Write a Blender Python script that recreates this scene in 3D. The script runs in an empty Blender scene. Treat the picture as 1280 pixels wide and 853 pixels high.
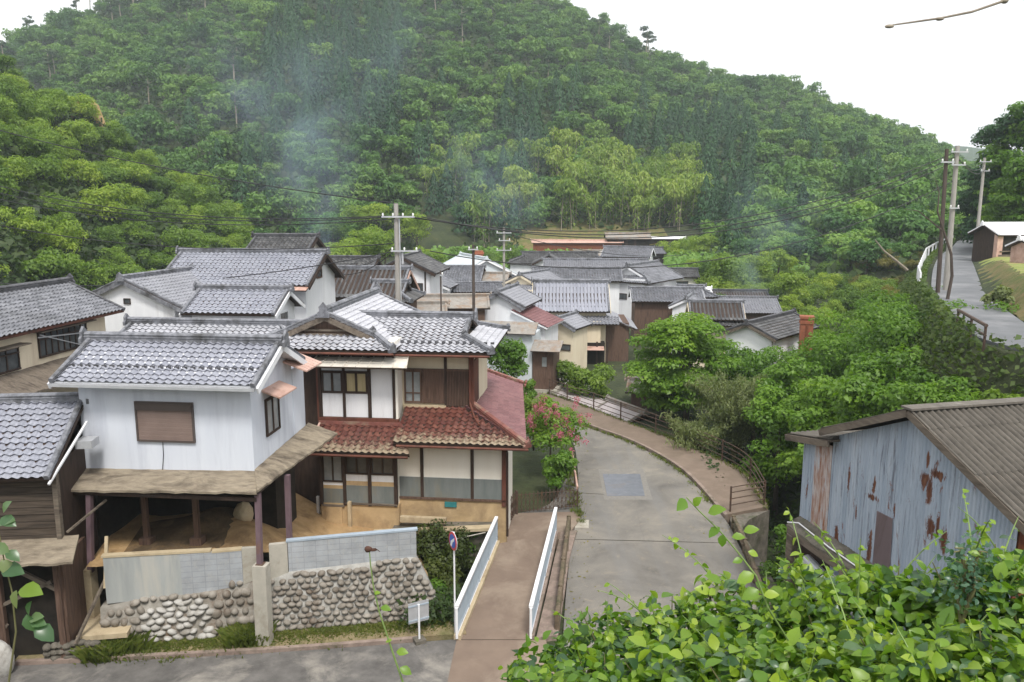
import bpy, math, random
import numpy as np
from mathutils import Vector, Matrix

# ------------------------------------------------------------------ camera, sky, sun, exposure
SC = bpy.context.scene
COL = SC.collection
R = math.radians
CH = 14.0            # the photographer stands on a bank 14 m above the lower road
PITCH = R(9.76)
FPX = 1000.0
cam_d = bpy.data.cameras.new('camera'); cam = bpy.data.objects.new('camera', cam_d); COL.objects.link(cam)
cam.location = (0, 0, CH); cam.rotation_euler = (R(90) - PITCH, 0, 0)
cam_d.sensor_width = 36; cam_d.lens = 36 * FPX / 1280; cam_d.clip_start = 0.05; cam_d.clip_end = 4000
SC.camera = cam
SUN_EL, SUN_AZ = R(56), R(164)       # azimuth clockwise from +Y
world = bpy.data.worlds.new('World'); SC.world = world; world.use_nodes = True
wn = world.node_tree.nodes; wl = world.node_tree.links; wn.clear()
sky = wn.new('ShaderNodeTexSky'); sky.sky_type = 'NISHITA'; sky.sun_disc = False
sky.sun_elevation = SUN_EL; sky.sun_rotation = SUN_AZ
sky.air_density = 1.2; sky.dust_density = 6.0; sky.ozone_density = 1.0
hs = wn.new('ShaderNodeHueSaturation'); hs.inputs['Saturation'].default_value = 0.22
bgd = wn.new('ShaderNodeBackground'); bgd.inputs['Strength'].default_value = 0.13
wo = wn.new('ShaderNodeOutputWorld')
cm_ = wn.new('ShaderNodeMix'); cm_.data_type = 'RGBA'; cm_.inputs[0].default_value = 0.8      # a bright even cloud cover over the sky
cm_.inputs[7].default_value = (8.0, 8.05, 8.2, 1)
wl.new(sky.outputs[0], hs.inputs['Color']); wl.new(hs.outputs[0], cm_.inputs[6]); wl.new(cm_.outputs[2], bgd.inputs[0]); wl.new(bgd.outputs[0], wo.inputs[0])
sun_d = bpy.data.lights.new('sun', 'SUN'); sun = bpy.data.objects.new('sun', sun_d); COL.objects.link(sun)
sun_d.energy = 2.2; sun_d.angle = R(12); sun_d.color = (1.0, 0.96, 0.9)
sd = Vector((math.sin(SUN_AZ) * math.cos(SUN_EL), math.cos(SUN_AZ) * math.cos(SUN_EL), math.sin(SUN_EL)))
sun.rotation_euler = (-sd).to_track_quat('-Z', 'Y').to_euler()
SC.view_settings.view_transform = 'Standard'; SC.view_settings.look = 'None'
SC.view_settings.gamma = 1; SC.view_settings.use_curve_mapping = False
SC.view_settings.exposure = 0.5
SC.render.engine = 'CYCLES'
SC.cycles.max_bounces = 6; SC.cycles.transparent_max_bounces = 6; SC.cycles.transmission_bounces = 3
SC.cycles.diffuse_bounces = 3; SC.cycles.glossy_bounces = 2; SC.cycles.volume_bounces = 2

HAZE = 0.00036
SMOKES = [(404,292,70,1.3,1.3,3.4,.40,1,R(-6)),(398,235,80,4.5,4.5,8.5,.12,2,R(-12)),(375,150,130,20,14,16,.050,3,R(-25)),(300,100,170,26,16,17,.026,4,0),
          (600,205,150,14,9,13,.075,5,R(20)),(650,258,150,10,7,7,.06,6,R(30)),(945,330,98,4.5,4,6.5,.12,7,R(15)),(985,270,125,13,8,9,.06,8,R(30)),(480,60,230,28,20,22,.02,9,0)]
# ------------------------------------------------------------------ helpers
def ray(u, v):
    x = (u - 640) / FPX; y = (426.5 - v) / FPX
    c, s = math.cos(PITCH), math.sin(PITCH)
    return Vector((x, c + y * s, -s + y * c))
def PY(u, v, Y):                     # the point at distance Y seen at pixel u, v of the 1280 px photo
    d = ray(u, v); return Vector((0, 0, CH)) + d * (Y / d.y)
def PZ(u, v, z):
    d = ray(u, v); return Vector((0, 0, CH)) + d * ((z - CH) / d.z)
def to_px(x, y, z):
    z = z - CH; c, s = math.cos(PITCH), math.sin(PITCH)
    zc = y * c - z * s
    return 640 + FPX * x / zc, 426.5 - FPX * (y * s + z * c) / zc

class MB:
    def __init__(self):
        self.v = []; self.f = []; self.uv = {}; self.m = []; self.mi = 0; self.tint = None
    def quad(self, a, b, c, d):
        n = len(self.v); self.v += [tuple(a), tuple(b), tuple(c), tuple(d)]; self.f.append((n, n+1, n+2, n+3)); self.m.append(self.mi); return self
    def poly(self, pts):
        n = len(self.v); self.v += [tuple(p) for p in pts]; self.f.append(tuple(range(n, n+len(pts)))); self.m.append(self.mi); return self
    def hexa(self, p):               # eight corners: bottom 4 ccw, top 4 ccw
        n = len(self.v); self.v += [tuple(q) for q in p]
        for f in ((3,2,1,0),(4,5,6,7),(0,1,5,4),(1,2,6,5),(2,3,7,6),(3,0,4,7)):
            self.f.append(tuple(n+i for i in f)); self.m.append(self.mi)
        return self
    def box(self, x0, x1, y0, y1, z0, z1):
        return self.hexa([(x0,y0,z0),(x1,y0,z0),(x1,y1,z0),(x0,y1,z0),(x0,y0,z1),(x1,y0,z1),(x1,y1,z1),(x0,y1,z1)])
    def bar(self, a, b, w, h, up=(0,0,1)):   # a bar of rectangular section from a to b
        a = Vector(a); b = Vector(b); t = (b - a).normalized(); up = Vector(up)
        if abs(t.dot(up)) > .99: up = Vector((0,1,0))
        s = t.cross(up).normalized(); q = s.cross(t).normalized()
        s = s * (w/2); q = q * (h/2)
        return self.hexa([a-s-q, a+s-q, b+s-q, b-s-q, a-s+q, a+s+q, b+s+q, b-s+q])
    def prism(self, pts, off):       # polygon extruded by the vector off
        off = Vector(off); n = len(self.v); k = len(pts)
        self.v += [tuple(Vector(p)) for p in pts] + [tuple(Vector(p) + off) for p in pts]
        self.f.append(tuple(n+i for i in range(k))[::-1]); self.m.append(self.mi)
        self.f.append(tuple(n+k+i for i in range(k))); self.m.append(self.mi)
        for i in range(k):
            j = (i+1) % k
            self.f.append((n+i, n+j, n+k+j, n+k+i)); self.m.append(self.mi)
        return self
    def tube(self, pts, rad, n=6, caps=True):
        pts = [Vector(p) for p in pts]; k = len(pts)
        if not hasattr(rad, '__len__'): rad = [rad] * k
        base = len(self.v); prev = None
        for i in range(k):
            t = (pts[min(i+1,k-1)] - pts[max(i-1,0)])
            t = t.normalized() if t.length > 1e-9 else Vector((0,0,1))
            if prev is None:
                s = t.cross(Vector((0,0,1)))
                if s.length < .05: s = t.cross(Vector((0,1,0)))
                s.normalize()
            else:
                s = (prev - t * prev.dot(t)).normalized()
            prev = s; q = t.cross(s)
            for j in range(n):
                a = 2*math.pi*j/n
                self.v.append(tuple(pts[i] + (s*math.cos(a) + q*math.sin(a)) * rad[i]))
        for i in range(k-1):
            for j in range(n):
                a = base+i*n+j; b = base+i*n+(j+1)%n
                self.f.append((a, b, b+n, a+n)); self.m.append(self.mi)
        if caps:
            self.f.append(tuple(base+j for j in range(n))[::-1]); self.m.append(self.mi)
            self.f.append(tuple(base+(k-1)*n+j for j in range(n))); self.m.append(self.mi)
        return self
    def blob(self, c, r, seed=0, sub=2, jit=.12, rot=0):     # an irregular stone
        vs, fs = ICO[sub]; rng = random.Random(seed); n = len(self.v)
        ca, sa = math.cos(rot), math.sin(rot)
        k = [rng.uniform(-1,1) for _ in range(6)]
        for x, y, z in vs:
            d = 1 + jit*(k[0]*math.sin(2.3*x+k[3]*3) + k[1]*math.sin(2.7*y+k[4]*3) + k[2]*math.sin(2.9*z+k[5]*3))
            px, py, pz = x*r[0]*d, y*r[1]*d, z*r[2]*d
            self.v.append((c[0]+px*ca-pz*sa, c[1]+py, c[2]+px*sa+pz*ca))
        for f in fs: self.f.append(tuple(n+i for i in f)); self.m.append(self.mi)
        return self
    def grid(self, rows, uvs=None):   # rows of equal length -> quads
        n = len(self.v); k = len(rows[0])
        for r_ in rows: self.v += [tuple(p) for p in r_]
        for i in range(len(rows)-1):
            for j in range(k-1):
                a = n+i*k+j; fi = len(self.f)
                self.f.append((a, a+1, a+k+1, a+k)); self.m.append(self.mi)
                if uvs: self.uv[fi] = (uvs[i][j], uvs[i][j+1], uvs[i+1][j+1], uvs[i+1][j])
        return self
    def build(self, name, mats, parent=None, smooth=False, loc=None, rotz=0):
        me = bpy.data.meshes.new(name); me.from_pydata(self.v, [], self.f)
        if not isinstance(mats, (list, tuple)): mats = [mats]
        for m in mats: me.materials.append(m)
        if len(mats) > 1: me.polygons.foreach_set('material_index', self.m)
        if self.uv:
            l = me.uv_layers.new(name='UVMap'); buf = np.zeros(len(me.loops)*2, dtype=np.float32)
            for p in me.polygons:
                q = self.uv.get(p.index)
                if q:
                    for i, li in enumerate(p.loop_indices): buf[2*li:2*li+2] = q[i]
            l.data.foreach_set('uv', buf)
        if smooth: me.polygons.foreach_set('use_smooth', [True]*len(me.polygons))
        me.validate(); me.update()
        o = bpy.data.objects.new(name, me); COL.objects.link(o)
        if parent: o.parent = parent
        if loc is not None: o.location = loc
        o.rotation_euler.z = rotz
        return o

def _ico(sub):
    t = (1+5**.5)/2
    v = [Vector(p).normalized() for p in ((-1,t,0),(1,t,0),(-1,-t,0),(1,-t,0),(0,-1,t),(0,1,t),(0,-1,-t),(0,1,-t),(t,0,-1),(t,0,1),(-t,0,-1),(-t,0,1))]
    f = [(0,11,5),(0,5,1),(0,1,7),(0,7,10),(0,10,11),(1,5,9),(5,11,4),(11,10,2),(10,7,6),(7,1,8),(3,9,4),(3,4,2),(3,2,6),(3,6,8),(3,8,9),(4,9,5),(2,4,11),(6,2,10),(8,6,7),(9,8,1)]
    for _ in range(sub):
        c = {}; nf = []
        def mid(a, b):
            k = (min(a,b), max(a,b))
            if k not in c: c[k] = len(v); v.append((v[a]+v[b]).normalized())
            return c[k]
        for a, b, d in f:
            x, y, z = mid(a,b), mid(b,d), mid(d,a); nf += [(a,x,z),(b,y,x),(d,z,y),(x,y,z)]
        f = nf
    return [tuple(p) for p in v], f
ICO = {0: _ico(0), 1: _ico(1), 2: _ico(2)}

def tag(o, label=None, cat=None, group=None, kind=None):
    if label: o['label'] = label
    if cat: o['category'] = cat
    if group: o['group'] = group
    if kind: o['kind'] = kind
    return o
def thing(name, label, cat, loc=(0,0,0), rotz=0, group=None):
    o = bpy.data.objects.new(name, None); COL.objects.link(o); o.empty_display_size = .2
    o.location = loc; o.rotation_euler = (0, 0, rotz)
    return tag(o, label, cat, group)
def dup(root, loc, rotz=0, scale=1, label=None, group=None):
    r = root.copy(); COL.objects.link(r); r.location = loc; r.rotation_euler = (0, 0, rotz)
    r.scale = scale if hasattr(scale, '__len__') else (scale, scale, scale)
    if label: r['label'] = label
    if group: r['group'] = group
    for ch in list(root.children):
        c = ch.copy(); COL.objects.link(c); c.parent = r
        for g in list(ch.children):
            d = g.copy(); COL.objects.link(d); d.parent = c
    return r

# ------------------------------------------------------------------ materials
def nt(name):
    m = bpy.data.materials.new(name); m.use_nodes = True; t = m.node_tree; t.nodes.clear()
    o = t.nodes.new('ShaderNodeOutputMaterial'); b = t.nodes.new('ShaderNodeBsdfPrincipled')
    t.links.new(b.outputs[0], o.inputs[0])
    return m, t.nodes, t.links, b, o
def ramp(N, stops, interp='LINEAR'):
    r = N.new('ShaderNodeValToRGB'); e = r.color_ramp.elements; r.color_ramp.interpolation = interp
    while len(e) < len(stops): e.new(0.5)
    for i, (p, c) in enumerate(stops):
        e[i].position = p; e[i].color = (*c, 1) if len(c) == 3 else c
    return r
def noise(N, L, scale, detail=4, rough=.6, vec=None, dist=0):
    n = N.new('ShaderNodeTexNoise'); n.inputs['Scale'].default_value = scale; n.inputs['Detail'].default_value = detail
    n.inputs['Roughness'].default_value = rough; n.inputs['Distortion'].default_value = dist
    if vec: L.new(vec, n.inputs['Vector'])
    return n
def mapping(N, L, src, scale=(1,1,1), rot=(0,0,0), loc=(0,0,0)):
    m = N.new('ShaderNodeMapping'); m.inputs['Scale'].default_value = scale; m.inputs['Rotation'].default_value = rot; m.inputs['Location'].default_value = loc
    L.new(src, m.inputs['Vector']); return m.outputs[0]
def mix(N, L, fac, a, b, mode='MIX'):
    m = N.new('ShaderNodeMix'); m.data_type = 'RGBA'; m.blend_type = mode
    for s, val in ((m.inputs[0], fac), (m.inputs[6], a), (m.inputs[7], b)):
        if isinstance(val, bpy.types.NodeSocket): L.new(val, s)
        elif isinstance(val, (int, float)): s.default_value = val
        else: s.default_value = (*val, 1)
    return m.outputs[2]
def mth(N, L, op, a, b=None, clamp=False):
    m = N.new('ShaderNodeMath'); m.operation = op; m.use_clamp = clamp
    for i, val in enumerate((a, b)):
        if val is None: continue
        if isinstance(val, bpy.types.NodeSocket): L.new(val, m.inputs[i])
        else: m.inputs[i].default_value = val
    return m.outputs[0]
def bump(N, L, b, h, strength=.3, dist=.02):
    k = N.new('ShaderNodeBump'); k.inputs['Strength'].default_value = strength; k.inputs['Distance'].default_value = dist
    L.new(h, k.inputs['Height']); L.new(k.outputs[0], b.inputs['Normal'])

def noisy(name, c1, c2, scale=2., rough=.85, c3=None, s3=.5, t3=.55, bmp=.3, stretch=(1,1,1), spec=.3, metal=0, detail=5, bdist=.01):
    """two colours through noise, and a third that stains in larger patches"""
    m, N, L, b, o = nt(name)
    tc = N.new('ShaderNodeTexCoord'); geo = N.new('ShaderNodeNewGeometry')
    vec = mapping(N, L, tc.outputs['Object'], stretch)
    n = noise(N, L, scale, detail, .65, vec)
    r = ramp(N, [(.32, c1), (.68, c2)]); L.new(n.outputs[0], r.inputs[0]); c = r.outputs[0]
    if c3:
        n3 = noise(N, L, s3, 6, .7, vec, .4); r3 = ramp(N, [(t3-.06, (0,0,0)), (t3+.12, (1,1,1))]); L.new(n3.outputs[0], r3.inputs[0])
        c = mix(N, L, r3.outputs[0], c, c3)
    L.new(c, b.inputs['Base Color']); b.inputs['Roughness'].default_value = rough; b.inputs['Specular IOR Level'].default_value = spec
    b.inputs['Metallic'].default_value = metal
    if bmp:
        n2 = noise(N, L, scale*6, 4, .7, vec); bump(N, L, b, n2.outputs[0], bmp, bdist)
    return m

def tile_mat(name, cols, stain, samt=.5, rough=.4, spec=.5, sscale=.35, lich=None):
    m, N, L, b, o = nt(name)
    uv = N.new('ShaderNodeUVMap'); uv.uv_map = 'UVMap'
    fl = N.new('ShaderNodeVectorMath'); fl.operation = 'FLOOR'; L.new(uv.outputs[0], fl.inputs[0])
    wn_ = N.new('ShaderNodeTexWhiteNoise'); wn_.noise_dimensions = '2D'; L.new(fl.outputs[0], wn_.inputs['Vector'])
    k = len(cols); r = ramp(N, [(i/(k-1), c) for i, c in enumerate(cols)]); L.new(wn_.outputs['Value'], r.inputs[0])
    tc = N.new('ShaderNodeTexCoord')
    n = noise(N, L, sscale, 7, .7, tc.outputs['Object'], .3); rs = ramp(N, [(.45, (0,0,0)), (.75, (samt,)*3)]); L.new(n.outputs[0], rs.inputs[0])
    c = mix(N, L, rs.outputs[0], r.outputs[0], stain)
    nf = noise(N, L, 14, 3, .6, tc.outputs['Object']); rf = ramp(N, [(.3, (.78,.78,.78)), (.7, (1.1,1.1,1.1))]); L.new(nf.outputs[0], rf.inputs[0])
    c = mix(N, L, 1.0, c, rf.outputs[0], 'MULTIPLY')
    if lich:                         # lichen that has settled on the lower courses, thinning upward
        sx = N.new('ShaderNodeSeparateXYZ'); L.new(uv.outputs[0], sx.inputs[0])
        g = mth(N, L, 'MULTIPLY', sx.outputs[1], lich[1])
        nn = noise(N, L, 5, 6, .75, tc.outputs['Object']); q = mth(N, L, 'SUBTRACT', mth(N, L, 'ADD', nn.outputs[0], lich[2]), g)
        rr = ramp(N, [(.52, (0,0,0)), (.66, (1,1,1))]); L.new(q, rr.inputs[0])
        c = mix(N, L, rr.outputs[0], c, lich[0])
    L.new(c, b.inputs['Base Color']); b.inputs['Roughness'].default_value = rough; b.inputs['Specular IOR Level'].default_value = spec
    n2 = noise(N, L, 30, 3, .6, tc.outputs['Object']); bump(N, L, b, n2.outputs[0], .12, .01)
    return m

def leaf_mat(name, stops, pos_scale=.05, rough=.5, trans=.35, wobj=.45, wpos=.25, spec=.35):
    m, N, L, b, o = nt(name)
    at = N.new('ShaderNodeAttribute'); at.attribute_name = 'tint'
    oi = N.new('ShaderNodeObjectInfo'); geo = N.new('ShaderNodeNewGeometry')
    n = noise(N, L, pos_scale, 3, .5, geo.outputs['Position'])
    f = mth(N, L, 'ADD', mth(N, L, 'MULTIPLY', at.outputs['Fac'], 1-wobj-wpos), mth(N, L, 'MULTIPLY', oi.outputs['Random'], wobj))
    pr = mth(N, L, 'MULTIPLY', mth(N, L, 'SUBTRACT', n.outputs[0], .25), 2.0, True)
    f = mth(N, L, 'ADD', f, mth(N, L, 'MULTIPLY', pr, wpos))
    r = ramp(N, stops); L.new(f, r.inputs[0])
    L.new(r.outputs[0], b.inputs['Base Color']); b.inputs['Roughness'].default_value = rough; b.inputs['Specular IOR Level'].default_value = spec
    if trans > 0:
        t = N.new('ShaderNodeBsdfTranslucent')
        br = mix(N, L, 1.0, r.outputs[0], (1.5, 1.6, .7), 'MULTIPLY'); L.new(br, t.inputs[0])
        ms = N.new('ShaderNodeMixShader'); ms.inputs[0].default_value = trans
        L.new(b.outputs[0], ms.inputs[1]); L.new(t.outputs[0], ms.inputs[2]); L.new(ms.outputs[0], o.inputs[0])
    return m

M = {}
M['tile_silver'] = tile_mat('tile_silver', [(0.275,0.285,0.335),(0.310,0.320,0.370),(0.335,0.345,0.395),(0.295,0.305,0.355)], (.20,.205,.23), .45, .34, .5)
M['tile_pale'] = tile_mat('tile_pale', [(0.405,0.409,0.446),(0.449,0.453,0.491),(0.484,0.488,0.522),(0.431,0.436,0.473)], (.27,.275,.29), .8, .42, .5, .5)
M['tile_grey'] = tile_mat('tile_grey', [(0.235,0.240,0.270),(0.265,0.270,0.300),(0.285,0.290,0.320),(0.250,0.255,0.285)], (.15,.152,.16), .55, .4, .45)
M['tile_slate'] = tile_mat('tile_slate', [(0.129,0.135,0.152),(0.182,0.187,0.211),(0.234,0.240,0.264)], (.07,.07,.072), .6, .45, .45)
M['tile_dark'] = tile_mat('tile_dark', [(0.062,0.062,0.065),(0.106,0.106,0.110),(0.150,0.150,0.150)], (.035,.034,.03), .7, .6, .3)
M['tile_red'] = tile_mat('tile_red', [(.115,.04,.031),(.155,.055,.041),(.20,.08,.058),(.135,.05,.042)], (.09,.055,.045), .8, .45, .4, .5, ((.31,.25,.175), .07, .20))
M['tile_mauve'] = tile_mat('tile_mauve', [(.165,.075,.078),(.20,.092,.095),(.235,.115,.115)], (.15,.08,.08), .6, .5, .35)
M['ridge_grey'] = noisy('ridge_grey', (.10,.105,.12), (.26,.265,.29), 5, .5, (.06,.06,.06), 1.2, .55)
M['ridge_dark'] = noisy('ridge_dark', (.05,.05,.055), (.12,.12,.13), 5, .55, (.03,.03,.03), 1.2, .55)
M['ridge_red'] = noisy('ridge_red', (.15,.06,.05), (.26,.10,.08), 5, .6, (.28,.22,.16), 1.5, .55)
M['white_plaster'] = noisy('white_plaster', (.68,.69,.72), (.77,.78,.80), 1.2, .9, (.60,.60,.61), 1.0, .57, .15, stretch=(1.3,1.3,.16))
M['lilac_siding'] = noisy('lilac_siding', (.60,.635,.71), (.665,.70,.765), 1.2, .8, (.53,.56,.63), 1.1, .56, .1, stretch=(1.3,1.3,.16))
M['warm_plaster'] = noisy('warm_plaster', (.74,.70,.62), (.80,.77,.70), .9, .9, (.66,.58,.46), .5, .62, .2, stretch=(1.3,1.3,.16))
M['cream_plaster'] = noisy('cream_plaster', (.66,.57,.42), (.74,.66,.51), .9, .9, (.55,.46,.34), .4, .6, .2, stretch=(1.3,1.3,.16))
M['ochre_plaster'] = noisy('ochre_plaster', (.42,.30,.16), (.52,.38,.22), 1.5, .92, (.30,.21,.12), .7, .56, .3)
M['grey_board'] = noisy('grey_board', (.13,.15,.145), (.19,.205,.20), 3, .7, (.22,.20,.15), 1, .6, .2, (1,1,.2))
M['dark_wood'] = noisy('dark_wood', (.028,.018,.014), (.06,.038,.028), 4, .75, None, bmp=.3, stretch=(2,2,.4))
M['red_wood'] = noisy('red_wood', (.10,.035,.022), (.16,.06,.04), 4, .7, (.06,.03,.022), 1.2, .56, .3, (1,1,.4))
M['brown_wood'] = noisy('brown_wood', (.085,.05,.035), (.15,.095,.07), 5, .8, (.05,.03,.022), 1.5, .58, .35, (4,4,.35))
M['grey_wood'] = noisy('grey_wood', (.11,.09,.07), (.20,.165,.13), 4, .9, (.065,.05,.04), 1.2, .56, .5, (.4,3,3))
M['old_plank'] = noisy('old_plank', (.045,.035,.027), (.11,.085,.065), 3, .9, (.025,.02,.016), .8, .55, .5, (.35,3,6))
M['purple_paint'] = noisy('purple_paint', (.13,.085,.10), (.18,.12,.135), 5, .7, (.20,.11,.07), 2, .6, .25, (1,1,.4))
M['concrete'] = noisy('concrete', (.36,.34,.29), (.46,.43,.37), 2.5, .92, (.25,.22,.17), .8, .58, .35)
M['concrete_tan'] = noisy('concrete_tan', (.42,.34,.22), (.52,.43,.29), 2.5, .92, (.29,.22,.14), .8, .57, .35)
M['mortar'] = noisy('mortar', (.30,.29,.27), (.43,.42,.39), 6, .95, (.24,.23,.20), 1, .58, .6, bdist=.03)
M['stone'] = noisy('stone', (.17,.155,.13), (.33,.31,.275), 2.2, .85, (.13,.09,.06), 1.1, .57, .35)
M['stone_dark'] = noisy('stone_dark', (.075,.068,.055), (.19,.17,.14), 2.5, .9, (.06,.07,.03), 1.3, .56, .5)
M['dirt'] = noisy('dirt', (.34,.22,.10), (.46,.31,.16), 1.6, .95, (.22,.14,.07), .6, .55, .6, bdist=.05)
M['shaded_earth'] = noisy('shaded_earth', (.06,.042,.024), (.13,.088,.048), 1.8, .95, (.24,.155,.075), .8, .58, .6, bdist=.05)  # earth with the shade under the annex put into its colour
M['board_panel'] = noisy('board_panel', (.31,.325,.32), (.38,.395,.385), 1.5, .9, (.44,.43,.39), .9, .55, .3, (2.2,2,.3))
M['rust_roof'] = noisy('rust_roof', (.22,.20,.18), (.32,.30,.27), 3, .8, (.25,.16,.10), 1, .55, .2)
M['tin_roof'] = noisy('tin_roof', (.58,.54,.47), (.70,.66,.59), 2.5, .5, (.42,.34,.25), 1, .6, .15)
M['tin_white'] = noisy('tin_white', (.80,.80,.82), (.88,.88,.89), 1.5, .45, (.6,.57,.55), .7, .66, .1)
M['tin_pink'] = noisy('tin_pink', (.45,.28,.23), (.58,.40,.33), 3, .6, (.3,.17,.12), 1, .58, .15)
M['tin_blue'] = noisy('tin_blue', (.50,.55,.58), (.60,.645,.67), 1.2, .5, (.40,.44,.46), .6, .6, .1)
M['pent_board'] = noisy('pent_board', (.20,.165,.12), (.32,.27,.20), 4, .9, (.10,.08,.06), 1.1, .54, .6, (.6,1.5,1.5), bdist=.03)
M['glass'] = noisy('glass', (.03,.035,.04), (.09,.10,.105), 1.1, .12, None, bmp=0, spec=.8)
M['glass_pale'] = noisy('glass_pale', (.20,.22,.23), (.34,.36,.36), 1.4, .2, None, bmp=0, spec=.7)
M['curtain'] = noisy('curtain', (.38,.31,.16), (.50,.42,.24), 3, .35, None, bmp=0, spec=.6, stretch=(6,6,.3))
M['black_void'] = noisy('dark_interior', (.012,.010,.008), (.03,.024,.018), 2, .95, bmp=0)  # near-black colour that stands in for the shade inside openings
M['shutter'] = noisy('shutter', (.20,.145,.125), (.25,.185,.16), 1, .55, None, bmp=0)
M['shutter_box'] = noisy('shutter_box', (.075,.06,.055), (.10,.08,.072), 1, .5, None, bmp=0)
M['rail_white'] = noisy('rail_white', (.72,.73,.75), (.80,.80,.82), 3, .5, (.55,.50,.45), 1.2, .65, .1)
M['rail_blue'] = noisy('rail_blue', (.30,.36,.42), (.38,.44,.50), 3, .45, None, bmp=.05)
M['rail_brown'] = noisy('rail_brown', (.060,.038,.028), (.10,.066,.05), 5, .6, (.13,.07,.04), 2, .6, .2)
M['log'] = noisy('log', (.10,.075,.05), (.19,.145,.10), 5, .9, (.06,.065,.03), 1.5, .55, .5, (1,1,1))
M['galv'] = noisy('galv', (.42,.43,.45), (.52,.53,.55), 3, .45, None, bmp=.05, metal=.3)
M['pole'] = noisy('pole', (.27,.255,.235), (.36,.34,.31), 3, .85, (.2,.18,.16), .7, .6, .2, (1,1,.3))
M['pole_wood'] = noisy('pole_wood', (.055,.042,.036), (.10,.078,.066), 3, .9, None, bmp=.3, stretch=(2,2,.2))
M['wire'] = noisy('wire', (.02,.02,.022), (.035,.035,.037), 2, .5, None, bmp=0)
M['ceramic'] = noisy('ceramic', (.75,.75,.74), (.82,.82,.80), 5, .25, None, bmp=0)
M['brick'] = noisy('brick', (.26,.085,.045), (.36,.13,.07), 6, .85, (.18,.07,.04), 1.5, .56, .4)
M['sign_red'] = noisy('sign_red', (.50,.05,.06), (.58,.07,.08), 2, .4, None, bmp=0)
M['sign_blue'] = noisy('sign_blue', (.03,.10,.42), (.04,.13,.50), 2, .4, None, bmp=0)
M['sign_white'] = noisy('sign_white', (.70,.73,.75), (.80,.82,.83), 2, .4, None, bmp=0)
M['sign_teal'] = noisy('sign_teal', (.03,.17,.18), (.045,.22,.23), 2, .4, None, bmp=0)
M['bark'] = noisy('bark', (.055,.043,.032), (.12,.095,.07), 4, .9, (.10,.11,.08), 1, .6, .5, (2,2,.5))
M['bark_pale'] = noisy('bark_pale', (.20,.17,.13), (.32,.28,.22), 4, .9, None, bmp=.4, stretch=(2,2,.5))
M['stem'] = noisy('stem', (.10,.10,.04), (.16,.15,.07), 6, .7, None, bmp=.2)
M['stem_green'] = noisy('stem_green', (.14,.22,.06), (.20,.28,.09), 6, .6, None, bmp=.1)
M['dry_flower'] = noisy('dry_flower', (.05,.025,.018), (.10,.05,.035), 12, .9, None, bmp=.3)
# ------------------------------------------------------------------ ground materials
def road_mat():
    m, N, L, b, o = nt('road_concrete')
    tc = N.new('ShaderNodeTexCoord'); P = tc.outputs['Object']
    n1 = noise(N, L, .35, 5, .65, P, .5); r1 = ramp(N, [(.3, (.115,.106,.094)), (.5, (.18,.166,.145)), (.72, (.26,.235,.195))]); L.new(n1.outputs[0], r1.inputs[0])
    n2 = noise(N, L, 1.6, 8, .75, P, .8); r2 = ramp(N, [(.56, (0,0,0)), (.78, (.75,)*3)]); L.new(n2.outputs[0], r2.inputs[0])
    c = mix(N, L, r2.outputs[0], r1.outputs[0], (.34,.28,.20))
    v3 = mapping(N, L, P, (.9,.12,1), (0,0,.12)); n3 = noise(N, L, 1.0, 5, .6, v3); r3 = ramp(N, [(.5, (0,0,0)), (.66, (.55,)*3)]); L.new(n3.outputs[0], r3.inputs[0])
    c = mix(N, L, r3.outputs[0], c, (.185,.18,.172))
    n4 = noise(N, L, 45, 4, .8, P); r4 = ramp(N, [(.3, (.72,.72,.72)), (.7, (1.2,1.2,1.2))]); L.new(n4.outputs[0], r4.inputs[0])
    c = mix(N, L, 1.0, c, r4.outputs[0], 'MULTIPLY')
    v = N.new('ShaderNodeTexVoronoi'); v.feature = 'DISTANCE_TO_EDGE'; v.inputs['Scale'].default_value = .33
    nd = noise(N, L, 1.2, 4, .7, P); dv = mix(N, L, .16, P, nd.outputs['Color']); L.new(dv, v.inputs['Vector'])
    rv = ramp(N, [(.001, (.34,.34,.34)), (.006, (0,0,0))]); L.new(v.outputs['Distance'], rv.inputs[0])
    c = mix(N, L, rv.outputs[0], c, (.12,.11,.10))
    L.new(c, b.inputs['Base Color']); b.inputs['Roughness'].default_value = .8
    bump(N, L, b, n4.outputs[0], .35, .01)
    return m
M['road'] = road_mat()
M['road_patch'] = noisy('road_patch', (.175,.165,.15), (.225,.21,.19), 8, .7, (.28,.25,.21), 1.5, .6, .3)
M['steel_plate'] = noisy('steel_plate', (.15,.16,.185), (.20,.21,.235), 3, .42, (.22,.18,.15), 1.2, .62, .15, metal=.25)
M['asphalt'] = noisy('asphalt', (.085,.08,.075), (.16,.15,.14), 1.4, .9, (.26,.24,.21), .6, .56, .5)
M['asphalt_pale'] = noisy('asphalt_pale', (.10,.104,.112), (.155,.16,.168), .8, .55, (.22,.22,.228), .25, .55, .3)
M['path_brown'] = noisy('path_brown', (.165,.122,.094), (.21,.157,.120), .9, .9, (.27,.215,.165), .35, .54, .35)
M['walk_brown'] = noisy('walk_brown', (.165,.125,.096), (.215,.163,.125), 1.2, .9, (.15,.115,.085), .4, .56, .35)
M['slab_pink'] = noisy('slab_pink', (.40,.36,.36), (.48,.43,.43), 1.5, .8, (.33,.29,.28), .5, .58, .2)
M['kerb'] = noisy('kerb', (.20,.15,.125), (.32,.25,.21), 3, .9, (.13,.11,.08), .9, .55, .4)
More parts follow.
